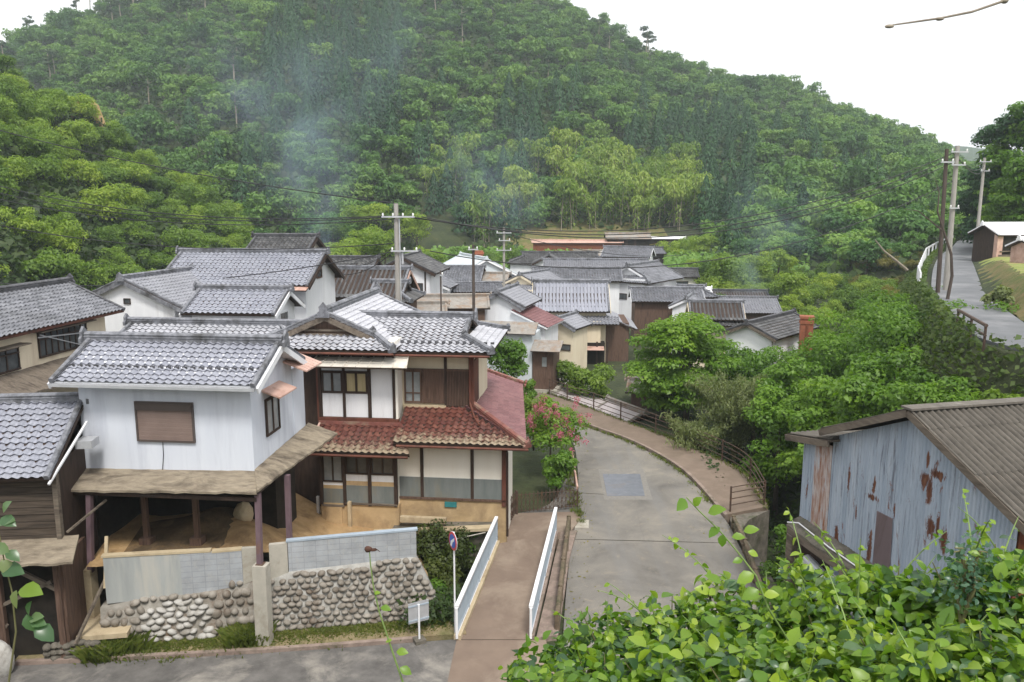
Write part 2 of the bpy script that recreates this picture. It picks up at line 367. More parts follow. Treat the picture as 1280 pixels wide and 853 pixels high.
def ground_mat():
    m, N, L, b, o = nt('ground')
    tc = N.new('ShaderNodeTexCoord'); P = tc.outputs['Object']
    n1 = noise(N, L, .25, 6, .7, P); r1 = ramp(N, [(.3, (.018,.026,.010)), (.45, (.03,.042,.014)), (.6, (.05,.062,.02)), (.78, (.10,.085,.04))]); L.new(n1.outputs[0], r1.inputs[0])
    n2 = noise(N, L, 3, 6, .75, P); r2 = ramp(N, [(.3, (.6,.6,.6)), (.7, (1.35,1.35,1.35))]); L.new(n2.outputs[0], r2.inputs[0])
    c = mix(N, L, 1.0, r1.outputs[0], r2.outputs[0], 'MULTIPLY')
    L.new(c, b.inputs['Base Color']); b.inputs['Roughness'].default_value = .95
    bump(N, L, b, n2.outputs[0], .8, .2)
    return m
M['ground'] = ground_mat()
M['field'] = noisy('field', (.17,.22,.05), (.27,.30,.08), 1.2, .95, (.33,.26,.12), .5, .54, .6, bdist=.05)
M['embank'] = noisy('embank', (.12,.115,.04), (.23,.17,.08), 1.5, .95, (.09,.12,.03), .6, .5, .8, bdist=.1)
M['verge'] = noisy('verge', (.20,.155,.085), (.30,.245,.14), 2.2, .95, (.10,.11,.035), .9, .52, .8, bdist=.05)
M['gully'] = noisy('gully', (.03,.028,.02), (.09,.08,.06), 2.2, .9, (.17,.15,.12), 1.6, .6, .9, bdist=.15)

# ------------------------------------------------------------------ terrain
_ru  = [-260, 0, 30, 75, 140, 250, 450, 600, 740, 800, 870, 1000, 1080, 1140, 1190, 1212, 1240, 1320]
_rv  = [  90, 50, 38, 18, -6, -55, -95, -60,  2,   38,  70,  103,  128,  152,  172,  196,  232,  252]
_bu  = [-260, 0, 400, 520, 640, 800, 950, 1100, 1190, 1320]
_bY  = [ 170, 165, 160, 178, 178, 172, 150, 125, 122, 130]
_bz  = [   3, 3, 4, 6.5, 4.2, 3.0, 3, 3, 6, 8]
_su  = [-300, 0, 60, 100, 150, 200, 260, 310, 335, 352]
_sv  = [ -60, 46, 82, 100, 131, 175, 210, 254, 290, 330]
_sY  = [ 125, 130, 134, 137, 140, 144, 147, 150, 152, 153]
_sb  = [  50, 60, 72, 80, 88, 94, 100, 106, 108, 110]
RL = [(26.0,20.0),(21.6,26.0),(19.6,31.9),(20.8,36.1),(23.7,43.2),(27.2,51.5),(31.2,59.4),(38.2,72.5),(46.4,87.0),(57.5,105.0),(69.9,125.7),(79.7,138.0)]
RR = [(30.0,20.0),(25.4,26.0),(22.2,32.0),(23.9,36.6),(26.7,43.2),(29.9,50.4),(34.3,58.6),(40.9,70.8),(48.9,85.4),(60.1,103.2),(71.8,124.0),(81.3,136.2)]
ROAD_Z = 8.4
CHAN = [(17.5,80),(15.0,58),(13.9,46),(13.3,40),(12.1,35.2),(9.3,31.6),(4,30.3),(-1.5,28.6),(-3.6,28.1)]
def interp(x, xs, ys): return np.interp(x, xs, ys)
def _seg_d(x, y, pts):
    d = np.full(np.shape(x), 1e9)
    for (ax, ay), (bx, by) in zip(pts[:-1], pts[1:]):
        dx, dy = bx-ax, by-ay; t = np.clip(((x-ax)*dx + (y-ay)*dy)/(dx*dx+dy*dy), 0, 1)
        d = np.minimum(d, np.hypot(x-ax-t*dx, y-ay-t*dy))
    return d
def _wob(x, y, s, seed):
    return (np.sin(x/s+seed) + np.sin(y/s*1.13+seed*2.1) + np.sin((x+y)/s*.71+seed*.7) + np.sin((x-y)/s*1.37+seed*1.9))*.25
CP, SP = math.cos(PITCH), math.sin(PITCH)
def H(x, y):
    x = np.asarray(x, dtype=float); y = np.asarray(y, dtype=float); Y = np.maximum(y, 1e-3)
    def upx(dyc): return 640 + FPX*(x/Y)*dyc
    z = np.full(x.shape, -.12) + np.interp(y, [60, 100, 150, 200], [0, .3, 2.0, 4.0])
    # the wooded hill across the valley
    uu = upx(1.02); Yr = np.interp(uu, [0, 640, 1000, 1212, 1320], [375, 400, 385, 330, 330])
    vv = interp(uu, _ru, _rv); yy = (426.5-vv)/FPX; sl = (-SP+yy*CP)/(CP+yy*SP)
    zr = CH + sl*Yr - 9
    Yb = interp(uu, _bu, _bY); zb = interp(uu, _bu, _bz)
    t = (y-Yb)/(Yr-Yb)
    hill = np.where(t < 1, zb + (zr-zb)*np.clip(t, 0, 1)**1.08, zr - (y-Yr)*.35) + np.clip(t*4, 0, 1)*_wob(x, y, 17, 1.3)*3.2
    z = np.where(t > 0, np.maximum(z, hill), z)
    # the nearer spur on the left
    us = upx(1.0); inside = us < 352
    vv = interp(us, _su, _sv); yy = (426.5-vv)/FPX; sl = (-SP+yy*CP)/(CP+yy*SP)
    Ys = interp(us, _su, _sY); zs = np.maximum(CH + sl*Ys - 6, 0); Yb = interp(us, _su, _sb)
    t = (y-Yb)/(Ys-Yb)
    sp = np.where(t < 1, 1.5 + (zs-1.5)*np.clip(t, 0, 1), zs - (y-Ys)*.5) + np.clip(t*3, 0, 1)*_wob(x, y, 9, 4.1)*1.2
    z = np.where((t > 0) & inside, np.maximum(z, sp), z)
    # right bank, lane and the field above it
    rl = np.array(RL); rr = np.array(RR)
    xl = np.interp(y, rl[:,1], rl[:,0]); xr = np.interp(y, rr[:,1], rr[:,0])
    bank = ROAD_Z - .1 - np.maximum(xl-.7-x, 0)*np.interp(y, [20, 40, 80, 130], [2.3, 2.0, 1.2, .7])
    up = np.clip((x-xr-.3)/1.6, 0, 1)*np.interp(y, [25, 45, 75, 95], [2.0, 1.5, .7, .2])
    bank = np.where(x > xl-.7, ROAD_Z - .1, bank) + up + np.where(x > xr+6, (x-xr-6)*.12, 0)
    z = np.where(y < 140, np.maximum(z, bank), z)
    # the level the shed stands on
    sx_ = (x-9.8)*.2334 - (y-27)*.9724; sy_ = (x-9.8)*.9724 + (y-27)*.2334
    pad = np.clip(np.minimum(np.minimum(sx_+1.5, 12-sx_), np.minimum(sy_+3.5, 5.6-sy_)), 0, 1)
    z = z*(1-pad) + np.minimum(z, .3)*pad
    # the stream bed
    d = _seg_d(x, y, CHAN); z = z - 2.6*np.exp(-(d/1.7)**4)
    # the photographer's bank
    nb = 12.2 - .92*np.maximum(y-1.0, 0)
    z = np.where(y < 16, np.maximum(z, nb), z)
    return z
def HZ(x, y): return float(H(np.array([x]), np.array([y]))[0])

def axis(a, b, segs):
    out = [a]
    for lim, st in segs:
        while out[-1] < lim - 1e-6: out.append(min(out[-1]+st, lim))
    return np.array(out)
gx = axis(-420, 460, [(-120, 12), (-40, 4), (-24, 1.6), (30, .6), (60, 1.6), (130, 4), (460, 12)])
gy = axis(-40, 760, [(-4, 6), (60, .6), (110, 1.6), (200, 3), (470, 6), (760, 24)])
GX, GY = np.meshgrid(gx, gy); GZ = H(GX, GY)
def np_grid(name, X, Y, Z, mats, kind='structure', smooth=True):
    ny, nx = X.shape; v = np.stack([X, Y, Z], -1).reshape(-1, 3)
    i = np.arange((ny-1)*(nx-1)); r, c = i//(nx-1), i % (nx-1); a = r*nx+c
    q = np.stack([a, a+1, a+nx+1, a+nx], 1)
    return np_mesh(name, v, q, mats, smooth=smooth)
def np_mesh(name, v, q, mats, tint=None, midx=None, smooth=False, parent=None, link=True):
    me = bpy.data.meshes.new(name); k = q.shape[1]
    me.vertices.add(len(v)); me.vertices.foreach_set('co', np.ascontiguousarray(v, dtype=np.float32).ravel())
    me.loops.add(q.size); me.loops.foreach_set('vertex_index', np.ascontiguousarray(q, dtype=np.int32).ravel())
    me.polygons.add(len(q)); me.polygons.foreach_set('loop_start', np.arange(0, q.size, k, dtype=np.int32))
    try: me.polygons.foreach_set('loop_total', np.full(len(q), k, dtype=np.int32))
    except Exception: pass
    if not isinstance(mats, (list, tuple)): mats = [mats]
    for m in mats: me.materials.append(m)
    if midx is not None: me.polygons.foreach_set('material_index', np.ascontiguousarray(midx, dtype=np.int32))
    if smooth: me.polygons.foreach_set('use_smooth', np.ones(len(q), dtype=bool))
    if tint is not None:
        at = me.attributes.new('tint', 'FLOAT', 'FACE'); at.data.foreach_set('value', np.ascontiguousarray(tint, dtype=np.float32))
    me.update(calc_edges=True)
    o = bpy.data.objects.new(name, me)
    if link: COL.objects.link(o)
    if parent: o.parent = parent
    return o
ground = np_grid('ground', GX, GY, GZ, M['ground']); tag(ground, kind='structure')
# the pale blue hill far down the valley
hx = np.linspace(150, 900, 60); hy = np.linspace(700, 1100, 20); HX, HY = np.meshgrid(hx, hy)
HZZ = 14 + 72*np.exp(-((HX-480)/190)**2)*np.sin(np.clip((HY-700)/400, 0, 1)*math.pi)**.7 + _wob(HX, HY, 14, 2)*4 - 12
M['far_hill'] = noisy('far_hill', (.035,.06,.03), (.07,.10,.045), .08, .95, bmp=.6, bdist=3)
tag(np_grid('hills', HX, HY, HZZ, M['far_hill']), kind='structure')

# ------------------------------------------------------------------ roads, walks, kerbs
def dens(pts, n):                     # resample a polyline with a smooth curve
    p = [Vector(q) for q in pts]; k = len(p); out = []
    for i in range(k-1):
        a, b = p[max(i-1,0)], p[i]; c, d = p[i+1], p[min(i+2,k-1)]
        for j in range(n):
            t = j/n; t2, t3 = t*t, t*t*t
            out.append(.5*((2*b) + (c-a)*t + (2*a-5*b+4*c-d)*t2 + (3*b-a-3*c+d)*t3))
    out.append(p[-1]); return out
def ribbon(name, left, right, n, z, mat, thick=.0, nx=6, kind='structure', parent=None):
    l = dens(left, n); r = dens(right, n); mb = MB(); rows = []
    for a, b in zip(l, r):
        rows.append([(a.x+(b.x-a.x)*t, a.y+(b.y-a.y)*t, (a.z+(b.z-a.z)*t)+z) for t in [i/nx for i in range(nx+1)]])
    mb.grid(rows)
    if thick:
        for side in (0, -1):
            e = [rw[side] for rw in rows]; mb.grid([e, [(p[0], p[1], p[2]-thick) for p in e]])
        for e in (rows[0], rows[-1]): mb.grid([e, [(p[0], p[1], p[2]-thick) for p in e]])
    o = mb.build(name, mat, parent)
    if kind: tag(o, kind=kind)
    return o
def V3(pts, z=0.): return [(p[0], p[1], p[2] if len(p) > 2 else z) for p in pts]
ROADL = V3([(.9,15.5),(1.35,20.0),(1.75,25.0),(2.3,30.0),(3.0,35.0),(3.4,39.3),(3.65,44.8),(3.3,48.1),(2.2,50.9),(-1.0,54.0),(-6,57)])
ROADR = V3([(8.2,15.5),(8.55,20.0),(8.95,25.5),(9.45,31.5),(9.55,34.6),(8.95,40.5),(7.15,45.5),(5.1,48.6),(3.0,51.9),(-.4,55.6),(-5,59)])
ribbon('road', ROADL, ROADR, 5, .0, M['road'], .8, 10)
ribbon('road_patch', V3([(4.42,36.5),(4.62,41.0)]), V3([(6.75,36.5),(7.0,41.0)]), 2, .004, M['road_patch'], 0, 2)
ribbon('steel_plate', V3([(4.62,37.0),(4.76,40.2)]), V3([(6.45,37.0),(6.72,40.2)]), 2, .012, M['steel_plate'], .01, 2)
ribbon('road_joint', V3([(2.5,31.9),(5.2,31.75),(9.3,31.5)]), V3([(2.5,31.95),(5.2,31.81),(9.3,31.54)]), 2, .004, M['gully'], 0, 2)
ribbon('road_joint', V3([(3.2,37.4),(4.5,37.2)]), V3([(3.2,37.44),(4.5,37.25)]), 2, .004, M['gully'], 0, 2)
ribbon('drain_cover', V3([(2.75,33.1),(2.85,34.0)]), V3([(3.35,33.1),(3.45,34.0)]), 2, .012, M['concrete'], .01, 2)
ribbon('road_left', V3([(-30,13.0),(-16,13.2),(-7.9,13.6),(-1.9,14.0),(1.1,14.2)]), V3([(-30,21.6),(-15.3,22.55),(-7.9,23.25),(-2.0,24.05),(-1.0,24.2)]), 4, -.012, M['asphalt'], .3, 10)
ribbon('path', V3([(-1.9,17.5),(-1.95,20),(-1.9,22),(-1.8,24.0)]), V3([(1.0,17.5),(1.36,20),(1.3,22),(1.1,24.0)]), 4, .006, M['path_brown'], .3, 5)
ribbon('path', V3([(-.62,30.9),(-.2,33.2),(.05,34.7)]), V3([(2.2,31.9),(2.9,33.6),(3.25,34.9)]), 4, .05, M['path_brown'], .4, 5)
ribbon('path', V3([(.05,34.7),(1.8,36),(2.9,40)]), V3([(3.1,34.9),(3.2,36.2),(3.4,40)]), 4, .004, M['asphalt'], .3, 3)
# the pavement round the outside of the bend, its kerb and the pale slope beyond
SWI = V3([(9.75,34.3),(9.2,40.5),(7.4,45.6),(5.3,48.9),(3.2,52.3),(-.2,56.1),(-5,59.5)], .15)
SWO = V3([(11.9,35.3),(12.1,40.1),(10.5,44.4),(9.1,47.0),(5.6,53.0),(2.8,57.5),(-3,62.0)], .15)
ribbon('pavement', SWI, SWO, 5, 0, M['walk_brown'], .5, 4)
ribbon('kerb', [(p[0]-.16, p[1]-.06, .16) for p in SWI], [(p[0]+.0, p[1]+.0, .16) for p in SWI], 5, 0, M['kerb'], .3, 1)
ribbon('kerb', V3([(-15.3,22.56),(-7.9,23.26),(-3.0,23.95)], .1), V3([(-15.3,22.72),(-7.9,23.42),(-3.0,24.11)], .1), 4, 0, M['kerb'], .2, 1)
ribbon('ramp', V3([(5.75,53.2,.1),(3.0,57.7,.1),(-2.8,62.3,.1)]), V3([(8.7,55.5,-.35),(6.0,61.5,-.1),(1.5,67.5,.1)]), 4, 0, M['slab_pink'], .4, 4)
# the lane on the right
ribbon('lane', V3(RL, ROAD_Z), V3(RR, ROAD_Z), 3, .03, M['asphalt_pale'], .2, 4)
# ------------------------------------------------------------------ roofs of tiles
TILE = dict(w=.275, c=.245, n=6, amp=.036, step=.052)
FAR = dict(w=.30, c=.30, n=4, amp=.045, step=.045)
BAR = dict(w=.33, c=.9, n=4, amp=.05, step=.012)           # barrel ribs of the older roofs
COR = dict(w=.17, c=1.8, n=5, amp=.028, step=.012)         # corrugated sheet
FLAT = dict(w=.45, c=9, n=1, amp=0, step=0)                # battened tin
def _lin(bp, s):
    return float(np.interp(s, [b[0] for b in bp], [b[1] for b in bp]))
def slope(tmb, smb, A, e, up, run, pitch, Lb, Rb, T, sag=0.0, thick=.11, lift=.0):
    """one roof plane: A eave start, e along the eave, up horizontally to the ridge; Lb, Rb break points (s, u) of its two edges"""
    A = Vector(A); e = Vector(e).normalized(); up = Vector(up).normalized(); cosp = 1/math.sqrt(1+pitch*pitch)
    nrm = (Vector((0,0,1)) - up*pitch).normalized()
    if T['amp'] == 0: lift += .014
    w = T['w']; n = T['n']; c = T['c']*cosp; u0 = min(b[1] for b in Lb); u1 = max(b[1] for b in Rb)
    cols = max(1, round((u1-u0)/w)); w = (u1-u0)/cols
    us = [u0 + w*i/n for i in range(cols*n+1)]
    prof = []
    for i in range(cols*n+1):
        f = (i % n)/n
        if T is BAR: prof.append(max(0, math.cos(2*math.pi*f))**.7*T['amp']*1.6)
        else: prof.append((.5+.5*math.sin(2*math.pi*f+.6))**1.3*2*T['amp'])
    rj = random.Random(int(run*977+u1*131+A.x*17)); sag = sag or (.022 if T['amp'] else 0)
    rows = []; uvs = []; k = max(1, math.ceil(run/c - 1e-6))
    for r_ in range(k):
        for ph in (0, 1):
            s = min((r_+ph)*c, run)
            sv = s - (.03 if ph == 0 and r_ > 0 else 0)
            lo, hi = _lin(Lb, s), _lin(Rb, s); row = []; uvr = []
            if ph == 0: tj = [rj.gauss(0, .004) for _ in range(cols+1)]
            for i, u in enumerate(us):
                uc = min(max(u, lo), hi)
                h = prof[i] + (T['step'] if ph == 0 else 0) + lift + (tj[i//n] if T['step'] > .03 else 0)
                z = sv*pitch - sag*4*(s/run)*(1-s/run)
                row.append(A + e*uc + up*sv + Vector((0,0,z)) + nrm*h)
                uvr.append(((uc-u0)/w, r_ + ph*.96))
            rows.append(row); uvs.append(uvr)
    tmb.grid(rows, uvs)
    # the boards under the tiles
    bps = sorted(set([b[0] for b in Lb] + [b[0] for b in Rb]))
    pts = [A + e*_lin(Rb, s) + up*s + Vector((0,0,s*pitch)) for s in bps] + [A + e*_lin(Lb, s) + up*s + Vector((0,0,s*pitch)) for s in reversed(bps)]
    clean = [p for i, p in enumerate(pts) if (p - pts[i-1]).length > 1e-3]
    if len(clean) >= 3: smb.prism(clean, nrm*(-thick))
    return w, cols
def ridge_bar(mb, a, b, w=.26, h=.22, over=.06, ends=True, n=7):
    """a stacked ridge: courses of flat tile under a row of round caps"""
    a = Vector(a); b = Vector(b); t = (b-a).normalized(); a = a - t*over; b = b + t*over
    s = t.cross(Vector((0,0,1))).normalized(); q = s.cross(t).normalized()
    def sect(p):
        pr = [(-.5,-.35),(-.5,.28),(-.58,.30),(-.58,.40),(-.42,.42),(-.42,.62),(-.5,.64),(-.5,.72),(-.30,.92),(0,1.02),(.30,.92),(.5,.72),(.5,.64),(.42,.62),(.42,.42),(.58,.40),(.58,.30),(.5,.28),(.5,-.35)]
        return [p + s*(x*w) + q*(y*h) for x, y in pr]
    L = (b-a).length; k = max(1, int(L/.9)); rows = []
    for i in range(k+1):
        rows.append(sect(a + t*(L*i/k)))
    mb.grid(rows); mb.poly(rows[0]); mb.poly(rows[-1][::-1])
    if ends:
        for p, d in ((a, -1), (b, 1)):
            o = p + t*(d*.05)
            pts = [o + s*(x*w*1.15) + q*(y*h*1.15) for x, y in ((-.75,-.45),(-.8,.1),(-.5,.35),(-.55,.85),(-.28,1.1),(0,1.42),(.28,1.1),(.55,.85),(.5,.35),(.8,.1),(.75,-.45))]
            mb.prism(pts if d < 0 else pts, t*(d*.09))
def gable_roof(parent, x0, x1, y0, y1, ze, pitch, T, mt, mr, mslab, rw=.26, rh=.22, hipl=0, hipr=0, name='roof', barge=None, yr=None, sag=0, gv=.0, verge=True):
    """ridge along x over the eave rectangle; hipl / hipr > 0 makes that end a hip-and-gable of that depth (>= half the span: a full hip)"""
    ym = (y0+y1)/2 if yr is None else yr; rf, rb = ym-y0, y1-ym; zr = ze + rf*pitch; pb = (zr-ze)/rb
    t = MB(); s = MB(); r = MB(); ez = Vector((1,0,0))
    full_l, full_r = hipl >= rf-.01, hipr >= rf-.01
    def edges(run, p, left, right):
        L = [(0,0.)]; Rr = [(0, x1-x0)]
        for h, full, lst, sg, base in ((left, hipl >= rf-.01, L, 1, 0), (right, hipr >= rf-.01, Rr, -1, x1-x0)):
            if h > 0:
                hs = min(h*run/rf, run)
                lst.append((hs, base + sg*h))
                if not full and hs < run:
                    lst.append((hs+1e-3, base + sg*max(h-gv, 0))); lst.append((run, base + sg*max(h-gv, 0)))
            else: lst.append((run, base))
        return L, Rr
    L, Rr = edges(rf, pitch, hipl, hipr); slope(t, s, (x0,y0,ze), (1,0,0), (0,1,0), rf, pitch, L, Rr, T, sag)
    L, Rr = edges(rb, pb, hipr, hipl)
    slope(t, s, (x1,y1,ze), (-1,0,0), (0,-1,0), rb, pb, L, Rr, T, sag)
    W = y1-y0
    for h, xe, dx, ee in ((hipr, x1, -1, (0,1,0)), (hipl, x0, 1, (0,-1,0))):
        if h <= 0: continue
        ph = min(h, rf)*pitch/h
        Lb = [(0,0.), (h, min(h, rf))]; Rb = [(0, W), (h, W-min(h, rb)*rb/rf)]
        A = (xe, y0, ze) if dx < 0 else (xe, y1, ze)
        slope(t, s, A, ee, (dx,0,0), h, ph, Lb, Rb, T)
        zc = ze + min(h, rf)*pitch
        for (ya, sg) in ((y0, 1), (y1, -1)):
            hh = min(h, rf) if sg > 0 else min(h, rb)*rb/rf
            ridge_bar(r, (xe+dx*.1, ya+sg*.1, ze+.12), (xe+dx*h, ya+sg*hh, zc+.06), rw*.72, rh*.7)
    xa = x0 + (hipl if full_l else max(hipl-gv, 0)); xb = x1 - (hipr if full_r else max(hipr-gv, 0))
    ridge_bar(r, (xa, ym, zr+.05), (xb, ym, zr+.05), rw, rh)
    if verge:                         # verge ridges down the gable ends
        for xe, h, full in ((x0, hipl, full_l), (x1, hipr, full_r)):
            if full: continue
            xx = xa+.1 if xe == x0 else xb-.1
            for ye, p, run in ((y0, pitch, rf), (y1, -pb, rb)):
                s0 = min(h*run/rf, run)
                ya = ye + (s0 if ye == y0 else -s0)
                ridge_bar(r, (xx, ya, ze + s0*abs(p)+.05), (xx, ym, zr+.03), rw*.55, rh*.5, ends=False)
    o = t.build(name, mt, parent, smooth=False)
    s.build('eave_board', mslab, o)
    r.build('ridge', mr, o)
    if barge:                         # pale boards under the verges
        for xe, xx, h, full in ((x0, xa, hipl, full_l), (x1, xb, hipr, full_r)):
            if full: continue
            d = -.03 if xe == x0 else .03
            for ye, p, run in ((y0, pitch, rf), (y1, pb, rb)):
                s0 = min(h*run/rf, run); ya = ye + (s0 if ye == y0 else -s0)
                b = MB(); b.bar((xx+d, ya, ze+s0*p-.13), (xx+d, ym, zr-.13), .06, .2); b.build('bargeboard', barge, o)
    return o, zr
def gable_poly(mb, x, ya, yb, z, pitch, ym, x2):
    """a triangular infill between x and x2 above height z"""
    mb.prism([(x,ya,z),(x,yb,z),(x,ym,z+pitch*min(ym-ya, yb-ym))], (x2-x,0,0))
def window(parent, face, c, z, w, h, W, D, frame, pane, panes=2, depth=.06, rows=1):
    """a window on a wall of a W x D box; frame is a part, its glass a sub-part"""
    f = MB(); g = MB()
    def pt(a, o, zz):
        if face == 'f': return (c+a, -D/2-o, zz)
        if face == 'b': return (c-a, D/2+o, zz)
        if face == 'r': return (W/2+o, c+a, zz)
        return (-W/2-o, c-a, zz)
    def bx(mb, a0, a1, o0, o1, z0, z1):
        mb.hexa([pt(a0,o0,z0),pt(a1,o0,z0),pt(a1,o1,z0),pt(a0,o1,z0),pt(a0,o0,z1),pt(a1,o0,z1),pt(a1,o1,z1),pt(a0,o1,z1)])
    t = min(.07, w*.08)
    bx(f, -w/2, w/2, -.02, depth, z, z+t); bx(f, -w/2, w/2, -.02, depth, z+h-t, z+h)
    for i in range(panes+1):
        a = -w/2 + (w-t)*i/panes; bx(f, a, a+t, -.02, depth-(0 if i in (0,panes) else .015), z+t, z+h-t)
    for i in range(1, rows):
        zz = z + h*i/rows; bx(f, -w/2+t, w/2-t, -.02, depth-.02, zz-t/3, zz+t/3)
    bx(g, -w/2+t*.6, w/2-t*.6, -.02, depth*.35, z+t*.6, z+h-t*.6)
    o = f.build('window', frame, parent); g.build('pane', pane, o); return o
def pent(parent, x0, x1, y_wall, z_top, run, pitch, mat, T=FLAT, sgn=-1, mslab=None, name='pent_roof', skew=0):
    t = MB(); s = MB()
    e = (1,0,0) if sgn < 0 else (-1,0,0); A = (x0 if sgn < 0 else x1, y_wall + sgn*run, z_top-run*pitch)
    slope(t, s, A, e, (0,-sgn,0), run, pitch, [(0,0),(run,skew)], [(0,x1-x0),(run,x1-x0-skew)], T, thick=.06)
    o = t.build(name, mat, parent); s.build('eave_board', mslab or M['dark_wood'], o); return o

def house(name, label, u, v, Y, w, d, rot=0, pitch=.5, kind='eave', wall='white_plaster', tile='tile_grey', T=FAR, over=.55, vover=.4, hipl=0, hipr=0,
          wins=(), ridge='ridge_grey', barge='white_plaster', slab='dark_wood', lean=(), base=None, cat='house', rh=.22, rw=.26, posts=None, dark_base=0, group=None, verge=True):
    """kind 'eave': u, v, Y is the middle of the eave that faces the camera; 'end': the peak of the gable that faces it"""
    p = PY(u, v, Y); th = R(rot)
    rz = th if kind == 'eave' else th + math.pi/2
    fx, fy = -math.sin(th), math.cos(th)                # away from the camera across the house
    if kind == 'eave':
        off = d/2 + over; ze = p.z
    else:
        off = w/2 + vover; ze = p.z - (d/2+over)*pitch
    cx, cy = p.x + fx*off, p.y + fy*off
    zb = HZ(cx, cy) if base is None else base
    root = thing(name, label, cat, (cx, cy, zb), rz, group)
    ze -= zb; zw = ze + over*pitch - .02
    wb = MB()
    wb.box(-w/2, w/2, -d/2, d/2, -1.5, zw)
    for sgn, h in ((-1, hipl), (1, hipr)):
        if h >= d/2+over-.01: continue
        hh = max(h - vover, 0)
        xg = sgn*(w/2 - (max(h-vover-.15, 0)))
        zz = zw + (max(0, (h-over))*pitch if h else 0)
        hw = d/2 - max(0, (zz-zw)/pitch)
        wb.prism([(xg,-hw,zz-.01),(xg,hw,zz-.01),(xg,0,zz+hw*pitch-.03)], (-sgn*.12,0,0))
    wb.build('wall', M[wall], root)
    gable_roof(root, -w/2-vover, w/2+vover, -d/2-over, d/2+over, ze, pitch, T, M[tile], M[ridge], M[slab], rw, rh, hipl, hipr, barge=M[barge] if barge else None, gv=.35, verge=verge)
    for wn_ in wins:
        face, c, z, ww, hh = wn_[:5]; st = wn_[5] if len(wn_) > 5 else 'dark_wood'
        zt = z if z >= 0 else zw + z
        window(root, face, c, zt, ww, hh, w, d, M[st], M['glass'], panes=max(1, round(ww/.9)))
    for l in lean:                    # (face sign -1 front / 1 back, x0, x1, z below the eave, run, pitch, tile, wall or None)
        sg, x0, x1, zt, run, pt_, tl, wl_ = l
        zt = zw - zt
        pent(root, x0, x1, sg*(d/2+.01), zt, run, pt_, M[tl], FAR if tl.startswith('tile') else FLAT, sg, M['dark_wood'])
        if wl_:
            b = MB(); y0, y1 = sg*d/2, sg*(d/2+run-.35); b.box(x0+.3, x1-.3, min(y0,y1), max(y0,y1), -1.5, zt-run*pt_+.05); b.build('wall', M[wl_], root)
    if posts:
        for (face, c, z0, z1, pw) in posts:
            b = MB(); zt = z1 if z1 > 0 else zw + z1
            if face == 'f': b.box(c-pw/2, c+pw/2, -d/2-.03, -d/2+.05, z0, zt)
            elif face == 'r': b.box(w/2-.05, w/2+.03, c-pw/2, c+pw/2, z0, zt)
            else: b.box(-w/2-.03, -w/2+.05, c-pw/2, c+pw/2, z0, zt)
            b.build('post', M['dark_wood'], root)
    if dark_base:
        b = MB(); b.box(-w/2-.02, w/2+.02, -d/2-.02, d/2+.02, -1.5, dark_base); b.build('wainscot', M['brown_wood'], root)
    return root
# ------------------------------------------------------------------ the white and lilac annex on posts
AO = (-8.33, 24.8, 0); AR = R(-6)
annex = thing('annex', 'pale lilac walled annex on purple posts over an open earth-floored store, silver tiled roof', 'house', AO, AR)
b = MB(); b.box(-5.83, 0, 0, 3.5, 5.33, 8.5)
b.prism([(-5.83,0,8.49),(-5.83,3.5,8.49),(-5.83,1.5,9.3)], (.1,0,0)); b.prism([(-.1,0,8.49),(-.1,3.5,8.49),(-.1,1.5,9.3)], (.1,0,0))
b.build('wall', M['lilac_siding'], annex)
b = MB(); b.box(-5.85, .02, 3.5, 4.6, 5.3, 8.1); b.build('wall', M['lilac_siding'], annex)
gable_roof(annex, -6.35, .5, -.62, 3.62, 8.40, .47, TILE, M['tile_silver'], M['ridge_grey'], M['white_plaster'], .26, .26, barge=M['white_plaster'], yr=1.5)
b = MB()
for i in range(24): b.box(-6.1+i*.275, -5.95+i*.275, .06, .12, 8.76, 8.85)
b.build('snow_guard', M['ridge_dark'], annex)
b = MB(); b.box(-6.3, .45, -.72, -.62, 8.27, 8.36); b.build('gutter', M['galv'], annex)
w = MB(); w.box(-3.9,-1.92,-.08,.02,6.36,6.42); w.box(-3.9,-3.84,-.08,.02,6.42,7.7); w.box(-1.98,-1.92,-.08,.02,6.42,7.7); w.box(-3.84,-1.98,-.08,.02,7.64,7.7)
wo_ = w.build('window', M['shutter_box'], annex)
s = MB()
for i in range(14): s.box(-3.84,-1.98,-.04-(i%2)*.006,.02,6.42+i*.0707,6.42+(i+1)*.0707-.004)
s.build('roller_shutter', M['shutter'], wo_)
s = MB(); s.box(-3.86,-1.96,-.11,.02,7.42,7.64); s.build('shutter_box', M['shutter_box'], wo_)
s = MB(); s.tube([(-3.05,-.02,6.36),(-3.06,-.02,5.9),(-3.13,-.02,5.4)], .012, 5); s.build('cable', M['wire'], annex)
# window in the side wall with its little awning
w = MB(); g = MB()
for (y0,y1,z0,z1) in ((1.02,2.14,6.3,6.38),(1.02,2.14,7.5,7.58),(1.02,1.1,6.38,7.5),(2.06,2.14,6.38,7.5),(1.55,1.61,6.38,7.5)): w.box(-.02,.07,y0,y1,z0,z1)
g.box(-.02,.03,1.06,2.1,6.34,7.54)
wo_ = w.build('window', M['dark_wood'], annex); g.build('pane', M['glass_pale'], wo_)
aw = MB(); aw.prism([(.0,.85,7.95),(.62,.85,7.72),(.62,.85,7.67),(.0,.85,7.88)], (0,1.5,0)); aw.build('awning', M['tin_pink'], annex)
aw = MB()
for i in range(6): aw.prism([(.0,2.75+i*.27,8.55),(.85,2.75+i*.27,8.22),(.85,2.75+i*.27,8.17),(.0,2.75+i*.27,8.48)], (0,.24,0))
aw.build('awning', M['tin_pink'], annex)
